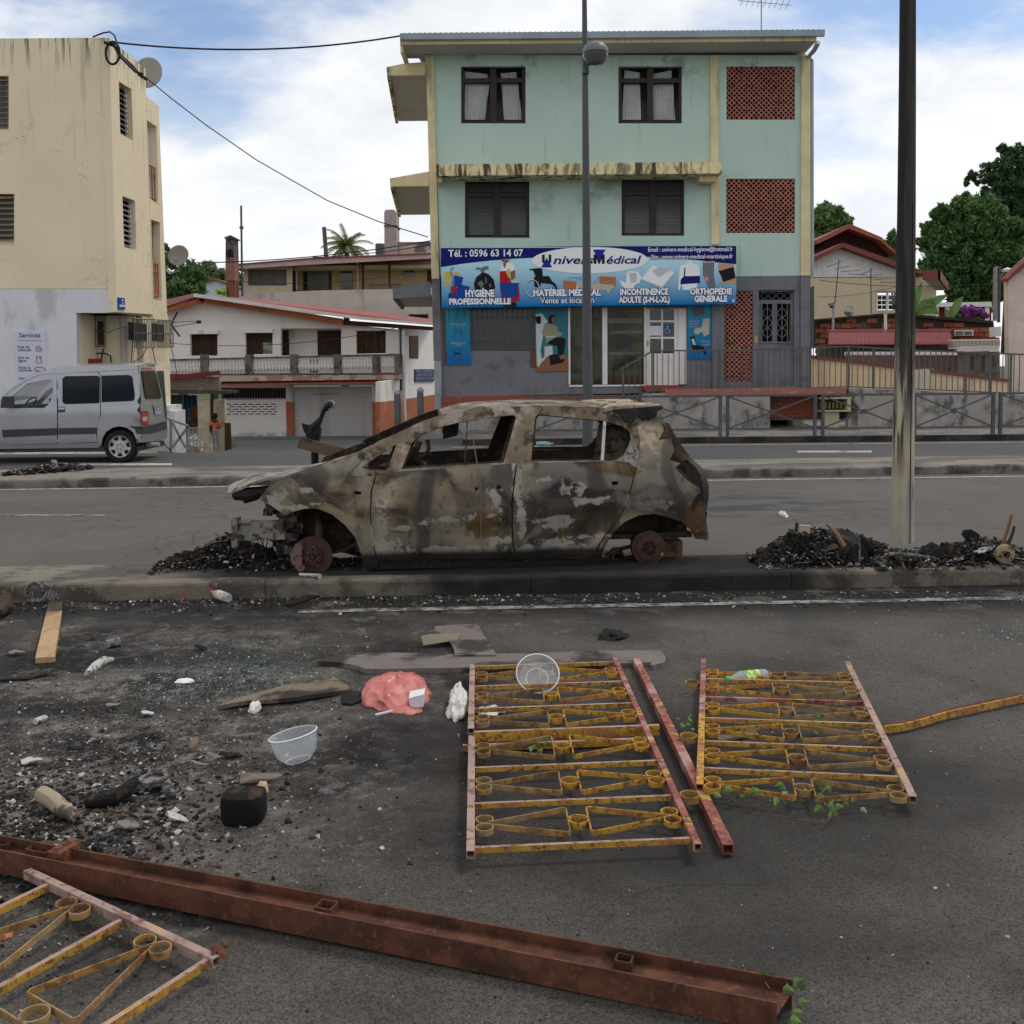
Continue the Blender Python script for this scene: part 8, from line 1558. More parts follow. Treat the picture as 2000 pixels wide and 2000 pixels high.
for x,y in ((330,258),(305,592),(312,962)):
    q = gz(G2,x,y); MB().ribbon([(q.x + .038 * cos(t),q.y + .038 * sin(t)) for t in np.linspace(0,2 * pi,20,endpoint=False)],ZG - .032,ZG - .004,.005,True).build('ring',yelr,GB_)
t0,t1 = gz(G1,1228,108,.05),gz(G1,1812,1285,.05); TB = empty('square_tube',(t0 + t1) / 2 - Vector((0,0,.05)),'long rusty red square tube lying between the two railing panels','tube'); rbar(t0 - Vector((0,0,.02)),t1 - Vector((0,0,.02)),.042,.04,'tube',redp,TB,True)
# third panel, lower left
r0,r1 = gz(G3,945,915),gz(G3,1590,1215); ev = r1 - r0; pu = gz(G3,0,1430) - r0; eu = pu.normalized() * .88
PCf = lambda u,v: r0 + eu * u + ev * v
GC = empty('railing_panel',PCf(.5,.5) - Vector((0,0,ZG)),'railing panel with bent corner trapped under the rusty channel beam, lower left','railing','wrought railing panels lying on the road')
rbar(dn(PCf(0,-1.35)),dn(PCf(0,1.06)),.027,.030,'side_rail',pinkp,GC,True); rbar(dn(PCf(1,-1.35)),dn(PCf(1,1.05)),.032,.032,'side_rail',redp,GC,True)
for v in (-1,0,1): rbar(PCf(.015,v) - Vector((0,0,.018)),PCf(.985,v) - Vector((0,0,.018)),.018,.024,'cross_bar',yel,GC)
for a,b in ((-1,0),(0,1)): scrolls(PCf,a,b,GC)
q = gz(G3,1620,1190); MB().shard(q,.035,0,.5).shard(q + Vector((.02,-.01,0)),.03,0,.8).shard(q + Vector((.03,.015,.01)),.022,0,.6).build('torn_end',rustm,GC,kind='stuff')
# channel beam
def bpt(x,y,z): return gp(*G4(x,y),z)
H0,H1 = .115,.085
bk0,bk1 = bpt(-80,22,H0 + .01),bpt(1870,376,H1); ft0,ft1 = bpt(-80,58,H0),bpt(1832,434,H1); fb0,fb1 = bpt(-80,118,.02) ,bpt(1864,492,.0)
CH_ = empty('channel_beam',(bk0 + ft1) / 2 - Vector((0,0,.1)),'long rusty steel channel beam lying open side up across the foreground','beam')
def q4(a,b,c,d,th,nm): n = ((b - a).cross(d - a)).normalized() * th; MB().prism([a,b,c,d],n).build(nm,rustm,CH_)
ft0b,ft1b = Vector((ft0.x,ft0.y,.03)),Vector((ft1.x,ft1.y,.0)); bk0b,bk1b = Vector((bk0.x,bk0.y,.03)),Vector((bk1.x,bk1.y,.0)); zf = Vector((0,0,-.034))
q4(ft0,ft1,ft1b,ft0b,.008,'front_flange'); q4(bk0,bk1,bk1b,bk0b,-.008,'rear_flange'); q4(ft0 + zf,ft1 + zf,bk1 + zf,bk0 + zf,-.006,'web')
def onb(x,y,w_,l,nm,hh=.03,filled=False):
    c = bpt(x,y,H0 + (H1 - H0) * max(0,x) / 1850 - .034); d = (ft1 - ft0).normalized(); s = Vector((-d.y,d.x,0)).normalized(); mb = MB(); P = [c + d * a + s * b for a,b in ((-l / 2,-w_ / 2),(l / 2,-w_ / 2),(l / 2,w_ / 2),(-l / 2,w_ / 2))]
    if filled: mb.prism(P,(0,0,hh))
    else:
        for i in range(4): mb.bar(P[i] + Vector((0,0,hh / 2)),P[(i + 1) % 4] + Vector((0,0,hh / 2)),.005,hh)
    mb.build(nm,mat('rust orange',(.17,.06,.03),.85,layers=[dict(c=(.06,.025,.018),s=30,lo=.45,hi=.6)]) if filled else rustm,CH_)
onb(770,222,.05,.055,'square_socket'); onb(1472,350,.04,.045,'square_socket'); onb(95,88,.04,.09,'square_socket'); onb(8,72,.04,.05,'square_socket'); onb(155,92,.115,.06,'cross_block',.045,True)
# bent yellow strip on the right
BS = empty('bent_strip',gz(G2,1800,520,0),'bent rusty yellow metal strip running off the right side of the photo','metal strip'); P = [gz(G2,x,y,.05) for x,y in ((1525,540),(1640,528),(1760,500),(1850,473),(1932,449))] + [gp(2080,1340,.05)]
rib('strip',P,BS,yel,.035,.012,.05); P2 = [p + Vector((0,.018,.002)) for p in P]; rib('strip_edge',P2,BS,rustm,.012,.02,.052)
# planks and boards
wood = mat('pale plank','#a88b68',.8,k=1.05,layers=[dict(c=(.20,.13,.08),s=5,sc=(9,1,1),lo=.5,hi=.66,f=.6,d=4),dict(c=(.10,.085,.07),s=3,lo=.45,hi=.6,f=.85,mk=[('y',.05,.35)]),dict(c=(.02,.018,.015),s=5,lo=.42,hi=.55,f=.9,mk=[('y',.38,.48)])]); gwood = mat('weathered board','#7a716a',.9,k=.9,layers=[dict(c=(.07,.06,.055),t='wave',ax='Y',s=9,di=6,d=4,lo=.4,hi=.7,f=.35),dict(c=(.02,.018,.016),s=2.5,lo=.48,hi=.6,f=.85)],bump=dict(s=20,sc=(.3,2,1),h=.008))
bwood = mat('charred board','#7d6f61',.9,k=.9,layers=[dict(c=(.018,.016,.014),s=3.5,lo=.42,hi=.58,f=.9),dict(c=(.30,.17,.07),s=6,lo=.58,hi=.66,f=.7,o=4)],bump=dict(s=30,sc=(.4,1.5,1),h=.006))
def board(Z,pts,th,mt,nm,lab,cat,lift=0,tilt=None,step=.06,warp=.004):
    P = [gp(*Z(x,y),th + lift + (tilt(x,y) if tilt else 0)) for x,y in pts]; c = sum(P,Vector()) / len(P); zs = {}
    # plane fit is enough: heights are blended from the outline
    def fn(u,v):
        w_ = [1 / ((p.x - u) ** 2 + (p.y - v) ** 2 + 1e-5) for p in P]; z = sum(a * p.z for a,p in zip(w_,P)) / sum(w_); return Vector((u,v,z + warp * noise.noise(Vector((u * 5,v * 5,1)))))
    return MB().sheet([(p.x,p.y) for p in P],fn,step,th,jit=.1).build(nm,mt,label=lab,cat=cat)
board(E1,[(265,715),(368,290),(395,283),(470,290),(470,340),(412,705)],.035,wood,'wooden_plank','pale new wooden plank with a charred far end, left by the kerb','plank',step=.1,warp=.001)
board(E2,[(810,742),(1000,745),(1150,775),(1215,800),(1500,795),(1932,788),(2230,790),(2700,775),(3380,745),(3360,765),(3390,770),(3470,745),(3480,705),(3440,655),(2900,660),(2450,680),(1932,685),(1380,672),(1000,690)],.03,gwood,'burnt_board','long grey burnt board with a splintered left end behind the railing panels','board',step=.09)
board(E2,[(1735,480),(1932,458),(2060,460),(2120,560),(2200,690),(1890,690),(1880,640),(1840,580),(1745,545)],.012,gwood,'torn_board','torn grey board leaning onto the long burnt board','board',lift=.03,step=.06,warp=.012); MB().sheet([(0,0),(.22,.03),(.24,.10),(.1,.13),(-.02,.06)],lambda u,v: gp(*E2(1650,620),.02) + Vector((u,v,.05 * sin(v * 18))),.03,.006).build('curled_scrap',mat('curled scrap',(.2,.17,.12),.9),label='curled pale scrap beside the torn grey board',cat='scrap')
board(E2,[(90,1075),(300,1040),(700,1010),(1088,955),(1085,915),(960,850),(880,858),(560,930),(300,1000)],.022,bwood,'charred_board','curved charred board left of the red plastic bag','board',tilt=lambda x,y: .02 * sin(x / 340),step=.05)
board(E2,[(265,1665),(450,1650),(590,1600),(560,1580),(400,1590),(270,1580)],.014,bwood,'board_offcut','small charred offcut above the black foam block','board'); board(G1,[(1740,560),(1790,590),(1870,575),(1980,560),(2000,590),(1800,640),(1740,620)],.012,bwood,'board_offcut','thin brown offcut beneath the right railing panel','board'); board(E1,[(0,868),(200,850),(345,825),(350,835),(200,868),(0,880)],.015,char,'charred_stick','charred stick left below the pale plank','stick')
board(E2,[(1030,1000),(1090,960),(1190,975),(1180,1035),(1110,1062),(1040,1055)],.012,char,'grip_mat','small black patterned mat scrap touching the red plastic bag','scrap'); board(E2,[(600,300),(850,215),(880,235),(720,290),(640,315)],.02,char,'charred_stick','flat charred strip along the kerb foot under the car','stick')
# plastic bag: crumpled translucent shell
bagm = mat('red plastic bag',(.66,.20,.16),.3,spec=.5,alpha=.82,var=.2,vs=9,layers=[dict(c=(.72,.36,.32),s=5,lo=.45,hi=.7,f=.7),dict(c=(.45,.09,.07),s=12,sc=(1,.4,.3),lo=.52,hi=.7,f=.6,o=5)],bump=dict(s=16,sc=(1,.4,1),d=2,h=.006))
def crumple(nm,Z,cx,cy,rx,ry,hgt,mt,lab,cat,f=4,am=.35,seed=0,n=(28,16),pl=0):
    c = gp(*Z(cx,cy),0); d = (c - CAM).length; mb = MB(); k = Z(1,0)[0] - Z(0,0)[0]; a = rx * k * c.y / F; e = gp(*Z(cx,cy - ry),0).y - c.y
    for j in range(n[1] + 1):
        ph = pi / 2 * j / n[1] * 1.25 - .35
        for i in range(n[0]):
            t = 2 * pi * i / n[0]; v = Vector((cos(t) * cos(ph),sin(t) * cos(ph),max(0,sin(ph)))); q = 1 + am * .75 * noise.noise(v * f * .6 + Vector((seed,seed,0))) - am * .45 * abs(noise.noise(v * f * 1.3 + Vector((seed,3,0)))) + am * .1 + pl * (abs(sin(t * 4.5 + 2 * ph + noise.noise(v * 2) * 3)) - .5) + pl * .5 * abs(sin(t * 9.5 - ph * 3)); mb.v.append(Vector((c.x + a * v.x * q,c.y + e * v.y * q,max(.002,hgt * v.z * q))))
    m = n[0]
    for j in range(n[1]):
        for i in range(m): mb.f.append((j * m + i,j * m + (i + 1) % m,(j + 1) * m + (i + 1) % m,(j + 1) * m + i)); mb.mi.append(0)
    return mb.build(nm,mt,label=lab,cat=cat,smooth=True,angle=28)
crumple('plastic_bag',E2,1455,1010,250,110,.115,bagm,'thin red plastic carrier bag lying crumpled on the road','bag',1.8,.30,3,(90,34),.035); crumple('bag_flap',E2,1540,1110,105,32,.03,bagm,'torn handle flap of red plastic lying in front of the bag','bag',2.2,.4,5,(40,12),.05)
bb = gp(*E2(1595,1000),.07); MB().hexa([bb + Vector(v) for v in ((-.03,-.035,-.05),(.04,-.035,-.05),(.04,.03,-.05),(-.03,.03,-.05),(-.035,-.04,.0),(.045,-.04,.02),(.045,.03,.03),(-.035,.03,.015))]).build('food_box',mat('white foam',(.7,.7,.68),.7),label='white foam food box poking out of the red bag',cat='box')
for a,b in (((1290,1145),(1420,1115)),): MB().bar(gp(*E2(*a),.006),gp(*E2(*b),.008),.02,.008).build('plastic_straw',mat('pale straw',(.5,.5,.58),.5),label='pale flat plastic strip in front of the red bag',cat='straw')
cl = mat('dirty white tissue',(.62,.59,.54),.9,layers=[dict(c=(.3,.25,.2),s=30,lo=.56,hi=.66,f=.6)]); crumple('crumpled_tissue',G1,112,430,72,75,.11,cl,'crumpled white tissue just left of the large railing panel','tissue',3,.6,8); crumple('crumpled_tissue',G1,310,455,90,22,.03,cl,'flattened white tissue under the left side of the large railing panel','tissue',3,.5,4)
crumple('paper_ball',E2,380,1110,42,32,.05,cl,'small crumpled white paper ball below the curved charred board','paper',3,.4,2,(14,8)); crumple('foam_scrap',E1,1395,895,72,16,.02,mat('white foam',(.7,.7,.68),.7),'small flat white foam scrap left of the broken glass','foam',3,.3,2,(16,6)); crumple('crumpled_paper',E3,418,183,22,14,.05,cl,'tiny white crumpled paper on the middle road','paper',3,.4,1,(10,6))
crumple('orange_peel',G3,40,1080,55,40,.03,mat('salmon scrap',(.55,.20,.12),.6),'salmon coloured soft scrap at the left edge beside the lower railing panel','scrap',3,.4,1,(14,6))
# clear bowls
bwl = mat('clear plastic bowl',(.62,.65,.67),.2,spec=.5,alpha=.34,var=0); rimm = mat('clear plastic rim',(.75,.78,.8),.15,alpha=.75,var=0)
def bowl(c,r,h,nrm,lab):
    B_ = empty('plastic_bowl',c,lab,'bowl'); M = Matrix.Translation(c) @ Vector(nrm).normalized().to_track_quat('Z','Y').to_matrix().to_4x4()
    for nm,pr_,mt in (('bowl',[(.001,0),(r * .5,0),(r * .66,.008),(r * .84,h * .25),(r * .95,h * .6),(r,h)],bwl),('rim',[(r,h - .003),(r + .006,h),(r,h + .003),(r,h - .003)],rimm),('foot_ring',[(r * .5,-.001),(r * .53,-.004),(r * .56,.0)],rimm)): b = MB().lathe(pr_,(0,0,0),36); b.v = [M @ v for v in b.v]; b.build(nm,mt,B_,smooth=True)
bowl(gp(*E2(705,1480),.02),.108,.12,(-.2,.06,1),'clear plastic bowl standing on the road below the curved charred board'); bowl(gp(*G1(610,285),.05) + Vector((0,.03,.03)),.115,.06,(.05,-.72,.7),'clear plastic bowl tipped on its side on the large railing panel')
# bottles
def bottle(a,b,r,cols,lab):
    B_ = empty('plastic_bottle',(a + b) / 2,lab,'bottle'); d = b - a; Lb = d.length; M = Matrix.Translation(a) @ d.to_track_quat('Z','Y').to_matrix().to_4x4()
    for nm,pr_,mt in (('body',[(0,0),(r * .9,.0),(r,.01),(r,Lb * .66),(r * .4,Lb * .86),(r * .4,Lb * .92)],mat('bottle plastic',(.5,.55,.55),.12,alpha=.5,var=0)),('label',[(r * 1.02,Lb * .2),(r * 1.03,Lb * .21),(r * 1.03,Lb * .56),(r * 1.02,Lb * .57)],cols[0]),('cap',[(0,Lb),(r * .48,Lb),(r * .48,Lb * .91),(0,Lb * .91)],cols[1])): m_ = MB().lathe(pr_,(0,0,0),18); m_.v = [M @ v for v in m_.v]; m_.build(nm,mt,B_,smooth=True)
lbl = mat('green bottle label',(.16,.42,.05),.5,layers=[dict(c=(.7,.7,.3),s=30,lo=.5,hi=.56),dict(c=(.6,.2,.05),s=22,lo=.6,hi=.64)]); bottle(gp(*G2(790,225),.05),gp(*G2(540,250),.06),.04,(lbl,mat('green cap',(.05,.35,.10),.4)),'clear bottle with a green label resting on the right railing panel')
bottle(gp(*E1(1730,265),.04),gp(*E1(1592,215),.07),.035,(mat('patchwork label',(.5,.5,.5),.5,layers=[dict(c=(.55,.4,.05),s=35,lo=.5,hi=.55),dict(c=(.4,.05,.05),s=30,lo=.58,hi=.62)]),mat('red cap',(.55,.03,.03),.4)),'small drink bottle with a red cap lying at the kerb foot'); Yk = K3(.8) - .3; bottle(Vector((.55,Yk,.05)),Vector((.95,Yk - .02,.05)),.05,(mat('pale blue label',(.15,.4,.5),.5),MATS['green cap']),'clear water bottle in the far gutter seen through the rear car window')
# foam block, springs, tubes, stones and other single finds
fb = gp(*E2(288,1955),0); FB = MB(); fr2 = []
for j,z in enumerate((0,.03,.10,.125,.13)):
    for i in range(18): t = 2 * pi * i / 18; e_ = (abs(cos(t)) ** 4 + abs(sin(t)) ** 4) ** -.25; s_ = (.88,1,1,.93,.7)[j]; FB.v.append(fb + Vector(((.086 * cos(t)) * e_ * s_,.075 * sin(t) * e_ * s_ + .02,z * .92 + .006 * noise.noise(Vector((t,z * 20,1))))))
for j in range(4):
    for i in range(18): FB.f.append((j * 18 + i,j * 18 + (i + 1) % 18,(j + 1) * 18 + (i + 1) % 18,(j + 1) * 18 + i)); FB.mi.append(0)
FB.f.append(tuple(range(72,90))); FB.mi.append(0); FB.build('foam_block',mat('black foam',(.010,.010,.010),.95,layers=[dict(c=(.09,.05,.03),s=9,lo=.45,hi=.58,f=.9,mk=[('z',.10,.128)])],bump=dict(s=160,h=.006)),label='black scorched foam block standing alone below the clear bowl',cat='block',smooth=True,angle=50)
sp0 = gp(*E1(350,270),.0) - Vector((0,.16,0)); P = []
for i in range(90): t = i / 90 * 5 * 2 * pi; P.append(sp0 + Vector((.02 + .075 * cos(t),.03 + .02 * sin(t) + .03 * (i / 90),.075 + .07 * sin(t) + 0)) + Vector((.12,0,-.02)) * (i / 90 - .5))
MB().tube(P,.011,6).build('coil_spring',ash,label='grey burnt coil spring at the kerb beside the pale plank',cat='spring',smooth=True)
def pipe(Z,pts,r,mt,nm,lab,cat): MB().tube([gp(*Z(x,y),z) for x,y,z in pts],r,9).build(nm,mt,label=lab,cat=cat,smooth=True)
pipe(E1,[(310,1740,.06),(400,1790,.05),(490,1870,.035),(560,1925,.03)],[.034,.034,.032,.01],mat('ashy tube','#a08f7a',.85,k=1.0,layers=[dict(c=(.08,.07,.06),s=9,lo=.5,hi=.6)]),'crushed_tube','crushed pale tube in the ash at lower left','tube'); pipe(E1,[(800,612,.03),(900,592,.03)],.03,ash,'burnt_can','small burnt can lying in the ash right of the plank','can'); pipe(E1,[(265,1195,.02),(345,1165,.02)],.017,ashw,'short_tube','short whitish tube in the ash above the crushed tube','tube')
pipe(E1,[(650,1810,.02),(760,1790,.03),(870,1760,.04),(960,1705,.05),(1010,1650,.05)],[.02,.03,.035,.03,.025],char,'burnt_pipe','charred bent pipe among the ashes at lower left','pipe'); pipe(E1,[(1255,1560,.02),(1240,1640,.02),(1290,1760,.02)],[.018,.024,.022],ash,'bone_like_strip','grey bone shaped strip beside the ash covered disc','scrap'); pipe(E1,[(660,835,.01),(720,780,.01),(790,735,.01),(860,725,.01)],[.02,.03,.03,.01],ashw,'ash_strip','flat wavy ash grey strip right of the pale plank end','scrap')
pipe(E2,[(712,90,HK + .02),(790,88,HK + .02),(870,100,HK + .02)],[.018,.012,.022],ashw,'link_arm','pale suspension link lying before the front brake disc','car part'); c = gp(*E1(1160,1650),.03); MB().lathe([(.06,0),(.062,.02),(.045,.022),(.045,.01),(0,.012)],c,22).build('ash_disc',ash,label='round ash covered metal lid in the debris at lower left',cat='lid')
pipe(E1,[(-10,210,.14),(30,260,.09),(25,330,.06),(0,380,.05)],[.03,.06,.07,.03],brownd,'burnt_wrap','brown burnt bundle at the left edge by the kerb','bundle'); crumple('stone',E1,1465,1375,32,30,.035,mat('ochre stone',(.17,.13,.08),.9),'round ochre stone among the ash left of the clear bowl','stone',2,.2,1,(12,6)); crumple('crumb_block',E2,435,1730,45,38,.045,mat('tan block',(.45,.33,.2),.9),'broken tan block just right of the foam block','stone',2,.5,3,(12,6)); crumple('orange_wrapper',E1,1415,255,25,25,.07,mat('orange wrapper',(.5,.10,.02),.6),'orange wrapper standing against the near kerb','wrapper',3,.5,6,(10,6))
crumple('charred_rag',E2,3080,555,115,32,.04,char,'small black charred rag on the road above the railing panels','rag',3,.6,6,(20,8)); crumple('violet_can',L2,800,1925,40,8,.06,mat('violet tin',(.09,.06,.16),.4),'violet drink can in the gutter by the far median','can',2,.1,1,(10,5))
# vine with leaves
def vine(Z,stems,leaves,lab,sz=.022,z=.06):
    V = empty('vine_sprig',gp(*Z(*stems[0][0]),0),lab,'vine'); m_ = MB()
    for s in stems: m_.tube([gp(*Z(x,y),z * .6 + .02 * sin(i * 1.7)) for i,(x,y) in enumerate(s)],.0022,4)
    m_.build('stem',mat('reddish stem',(.12,.06,.04),.7),V,kind='stuff')
    for (x,y) in leaves:
        c = gp(*Z(x,y),z + random.uniform(-.02,.02)); a = random.uniform(0,6.28); d = Vector((cos(a),sin(a) * .5,random.uniform(-.9,.2))).normalized(); s_ = d.cross(Vector((random.uniform(-.4,.4),-1,.3))).normalized(); k = sz * random.uniform(.7,1.25); m_ = MB()
        nn = d.cross(s_) * k * .18; m_.add([c,c + d * k * .5 + s_ * k * .75 + nn,c + d * k * 1.3 + s_ * k * .45 + nn,c + d * k * 2.0,c + d * k * 1.3 - s_ * k * .45 + nn,c + d * k * .5 - s_ * k * .75 + nn,c + d * k],[(0,1,6),(1,2,6),(2,3,6),(6,3,4),(6,4,5),(6,5,0)]); m_.build('leaf',leafm,V,fix=False)
vine(G2,[[(500,865),(620,960),(760,1000),(900,940),(960,1000)],[(1040,930),(1180,960),(1300,980),(1390,1040)],[(800,1085),(980,1130),(1160,1145),(1215,1110),(1210,1080)]],[(530,925),(520,955),(575,990),(680,880),(680,935),(690,955),(880,915),(905,905),(865,985),(900,980),(895,1000),(1015,915),(1015,950),(1025,1000),(1105,890),(1110,900),(1125,1000),(1160,985),(1150,1045),(1210,1030),(1225,1045),(1250,970),(1260,985),(1275,1000),(1325,1010),(1315,1030),(1185,1020),(1390,1050),(460,965),(1240,1060),(1150,940),(1205,925)],'green leafy vine trailing from the foot of the right railing panel')
vine(G2,[[(1100,470),(1140,540),(1240,600),(1260,670)]],[(1100,480),(1130,505),(1110,535),(1140,545),(1165,550),(1190,560),(1190,600),(1240,610)],'small vine sprig lying inside the right railing panel'); vine(G2,[[(225,500),(250,540),(330,480)]],[(225,495),(250,530),(300,500),(330,470),(290,530),(345,565)],'few small vine leaves between the railing panels',.014); vine(G1,[[(560,660),(680,620)]],[(570,665),(600,670),(645,685),(680,640),(650,615),(610,685)],'few vine leaves on the large railing panel below the thick rail',.014)
vine(G4,[[(1795,360),(1850,375),(1870,420),(1868,478)],[(1795,365),(1815,400)],[(1850,400),(1890,395)]],[(1800,358),(1815,362),(1885,382),(1895,390),(1845,400),(1870,385),(1882,432),(1888,448),(1870,455),(1862,470)],'green vine curling round the right end of the channel beam',.018,.10)
# ------------------------------------------------------------ loose debris: what nobody could count
def scatter(nm,n,fpos,rmin,rmax,mts,flat=.6,z0=0.0,lab=None,cat='debris'):
    m_ = MB()
    for i in range(n):
        p = fpos(); r = rmin + (rmax - rmin) * random.random() ** 3; m_.shard(Vector((p[0],p[1],z0 + r * flat * .2)),r,random.randrange(len(mts)),flat * random.uniform(.3,1.1))
    return m_.build(nm,mts,label=lab,cat=cat,kind='stuff',fix=False)
pebl = [mat('grit grey',(.10,.095,.09),.9),mat('grit dark',(.02,.019,.018),.9),mat('grit pale',(.38,.36,.33),.9),mat('grit brown',(.09,.055,.035),.9)]
def gauss(cx,cy,sx_,sy): return lambda: (random.gauss(cx,sx_),min(random.gauss(cy,sy),K1(0) - .15))
dn_ = lambda k: [pebl[i] for i in k]
scatter('ash_rubble',13000,gauss(-2.05,4.5,.6,.85),.0025,.014,dn_((0,1,1,1,3,3,0,2)),lab='ashy rubble of the burnt heap covering the lower left road',z0=0)
scatter('ash_rubble',6000,gauss(-1.9,3.95,.42,.34),.003,.026,dn_((0,1,1,1,3,1,1,2)),.7,lab='coarser burnt rubble before the channel beam at lower left',z0=.0)
scatter('kerb_grit',4200,lambda: (random.uniform(-4.2,1.0) if random.random() < .75 else random.uniform(1,4.5),(lambda: 0)() or K1(0) - .04 - abs(random.gauss(0,.22))),.003,.026,dn_((0,1,1,1,3,0,1,2)),lab='grit and glass crumbs along the foot of the near kerb')
scatter('road_grit',2600,lambda: (random.uniform(-3.5,4),random.uniform(2.3,7.6)),.003,.010,dn_((0,1,2,1,1)),lab='sparse grit scattered over the near road')
gls = mat('glass crumbs',(.30,.45,.42),.15,spec=.6); scatter('glass_crumbs',1500,gauss(-1.7,6.0,.45,.4),.003,.011,[gls,pebl[1]],lab='greenish broken glass crumbs left of the red bag'); scatter('glass_crumbs',500,gauss(3.75,6.7,.5,.25),.003,.010,[gls],lab='greenish glass crumbs at the right edge of the road')
scatter('yellow_flakes',60,lambda: (random.uniform(-1,2.5),random.uniform(2.6,5)),.004,.011,[mat('ochre flake',(.5,.22,.04),.8),mat('pink flake',(.4,.16,.12),.8)],lab='tiny orange and pink paint flakes on the road')
def flakes():
    rows = ((330,1560,.05,ash,'grey curved scrap right of the burnt pipe'),(215,1575,.055,char,'black scrap between the pale crushed tube and the burnt pipe'),(30,1560,.06,brownd,'brown scrap left of the pale crushed tube'),(60,1495,.05,ashw,'whitish ash scrap near the left edge above the crushed tube'),
        (150,1470,.05,char,'black upright scrap above the crushed tube'),(255,1620,.05,ash,'grey scrap just above the channel beam'),(345,1605,.05,ashw,'pale splinter above the channel beam left of the foam block'),(390,1500,.045,ash,'grey flat scrap left of the foam block'),
        (450,1480,.06,char,'black flat scrap left of the clear bowl'),(300,1440,.03,brownd,'small brown scrap in the middle of the ash'),(220,1385,.04,ash,'grey block scrap above the middle of the ash'),(290,1400,.035,ashw,'small pale scrap above the middle of the ash'),(390,1270,.05,char,'black flattened scrap below the drink bottle'),(180,1250,.03,brownd,'thin brown scrap right of the pale plank'),
        (30,1280,.06,ash,'pale grey scrap left of the pale plank'),(105,1560,.05,char,'black curled scrap behind the crushed tube'),(120,1590,.06,brownd,'brown lattice scrap at the lower left'),(560,1470,.04,char,'black crumb scrap under the clear bowl'))
    for k,(x,y,r,mt,lab) in enumerate(rows):
        p = gp(x,y); a = random.uniform(0,6.28); el = random.uniform(.3,.8); o = [(p.x + r * cos(t + a) * random.uniform(.6,1.2),p.y + r * el * sin(t + a) * random.uniform(.6,1.2)) for t in np.linspace(0,6.28,9)[:-1]]; sl = random.uniform(-.6,.6)
        MB().sheet(o,lambda u,v: (u,v,.024 + (u - p.x) * sl + .3 * r * noise.noise(Vector((u * 14,v * 14,k)))),r * .3,.006,jit=.2).build('burnt_flake',mt,label=lab,cat='scrap',group='burnt scraps in the ash')
flakes()
def heap(nm,px0,px1,zb,hmax,n,lab,seed,depth=.30,ym=0,r=(.006,.042)):
    random.seed(seed); a,b = gp(px0,1110 + ym,zb),gp(px1,1100 + ym,zb); m_ = MB(); ms = [char,char,pebl[1],ash,brownd,pebl[3],ashw]
    for i in range(n):
        t = random.random(); h = hmax * (sin(pi * t) ** .7) * (.7 + .3 * sin(t * 9 + seed)); k = random.gauss(0,.4); q = a.lerp(b,t); z = zb + h * random.random() ** .8 * math.exp(-k * k * 2.2); R_ = random.uniform(*r) * (.5 if random.random() < .6 else 1)
        p = Vector((q.x,q.y + k * depth + .12,z)); mi = random.choice((0,0,0,1,3,2,2,3,4,5,6 if random.random() < .5 else 0)) 
        if random.random() < .3: d = Vector((random.gauss(0,1),random.gauss(0,.6),random.gauss(0,.35))).normalized() * R_ * 1.8; m_.bar(p - d * .8,p + d * .8,R_ * random.uniform(.1,.6),R_ * .12,m=mi)
        else: m_.shard(p,R_,mi,random.uniform(.2,.9))
    for i in range(24):   # solid core under the loose bits
        t = (i + .5) / 24; h = hmax * (sin(pi * t) ** .7) * .75
        for _ in range(5): m_.shard(a.lerp(b,t) + Vector((random.uniform(-.05,.05),.12 + random.uniform(-.08,.08),h * .3)),max(.05,h * .8),random.choice((0,1,4)),.9)
    return m_.build(nm,ms,label=lab,cat='debris heap',kind='stuff',fix=False)
heap('debris_heap',305,560,HK,.26,5200,'black heap of burnt debris on the median before the car nose',3); heap('debris_heap',1480,1760,HK,.36,6000,'tall half of the black debris heap left of the scorched pole',5,.32,-6); heap('debris_heap',1700,2060,HK,.22,6000,'low half of the black debris heap right of the scorched pole',8,.34,-4)
random.seed(2); heap('debris_heap',10,165,HK,.16,600,'small heap of burnt rubbish on the far median below the van',9,.3,-182,(.02,.10)); heap('debris_scatter',480,700,HK,.05,500,'low burnt scraps around the front brake disc',12,.25,4,(.006,.035))
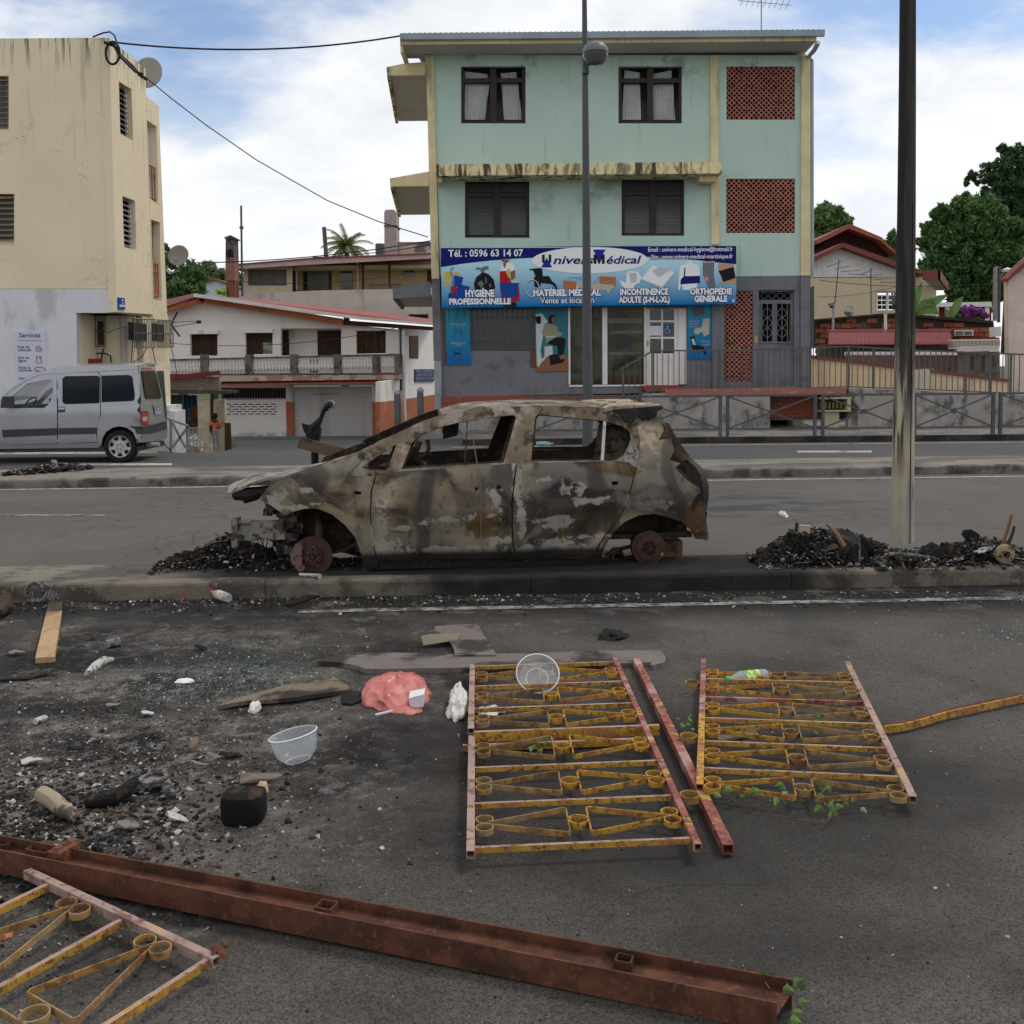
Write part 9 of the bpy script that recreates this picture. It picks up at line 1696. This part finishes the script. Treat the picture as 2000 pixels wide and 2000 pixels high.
def stick(Z,a,b,r,mt,lab,dY=0): P = [yp(*Z(*q),gp(1500,1108,HK).y + dY) for q in (a,b)]; MB().tube([P[0],P[0].lerp(P[1],.5) + Vector((.01,0,.01)),P[1]],[r,r * .9,r * .7],7).build('charred_stick',mt,label=lab,cat='stick')
stick(E3,(800,375),(690,235),.02,mat('tan stick',(.22,.15,.10),.85),'tan stick sticking out of the heap left of the pole'); stick(E3,(1785,400),(1855,178),.014,mat('orange brown stick',(.22,.09,.03),.8),'longer orange brown stick upright at the right edge'); stick(E3,(1830,370),(1872,250),.014,brownd,'shorter brown stick beside the longer upright one'); stick(E3,(900,470),(880,290),.008,ash,'thin bent grey rod in front of the left heap'); stick(E3,(1010,440),(1110,545),.006,greymet,'thin dark rod hanging over the kerb by the pole'); stick(E3,(1080,425),(1370,452),.016,ash,'grey strip lying across the right heap',-.1)
Yh = gp(1500,1108,HK).y; MB().lathe([(.03,0),(.075,.02),(.08,.05),(.03,.05)],yp(*E3(1825,430),Yh - .1),20,'Y').build('wheel_hub',mat('tan hub',(.30,.22,.14),.8,layers=[dict(c=(.08,.05,.03),s=20,lo=.5,hi=.6)]),label='tan ring shaped hub lying in the heap near the right edge',cat='car part'); MB().sheet(PP(E3,(1545,300),(1560,275),(1600,270),(1650,300),(1665,345),(1580,350)),lambda u,v: yp(u,v,Yh + .25),3,-.03).build('shoe_sole',black,label='black oval sole leaning in the right heap',cat='shoe sole'); MB().sheet(PP(E3,(520,290),(525,245),(590,248),(585,300),(555,280)),lambda u,v: yp(u,v,Yh + .1),3,-.05).build('tan_box_scrap',mat('tan scrap',(.4,.31,.22),.8),label='tan box scrap on top of the left heap',cat='scrap')
for lab,pts in (('grey flat sheet on the right heap beside the pole',[(1045,400),(1130,385),(1280,400),(1250,450),(1120,440)]),('white crumpled foil on the right heap',[(1610,410),(1690,385),(1750,372),(1740,395),(1660,415),(1620,420)])): MB().sheet(PP(E3,*pts),lambda u,v: yp(u,v,Yh - .05 + .06 * noise.noise(Vector((u * .2,v * .2,0)))),4,-.01).build('sheet_scrap',ashw if 'white' in lab else ash,label=lab,cat='scrap')
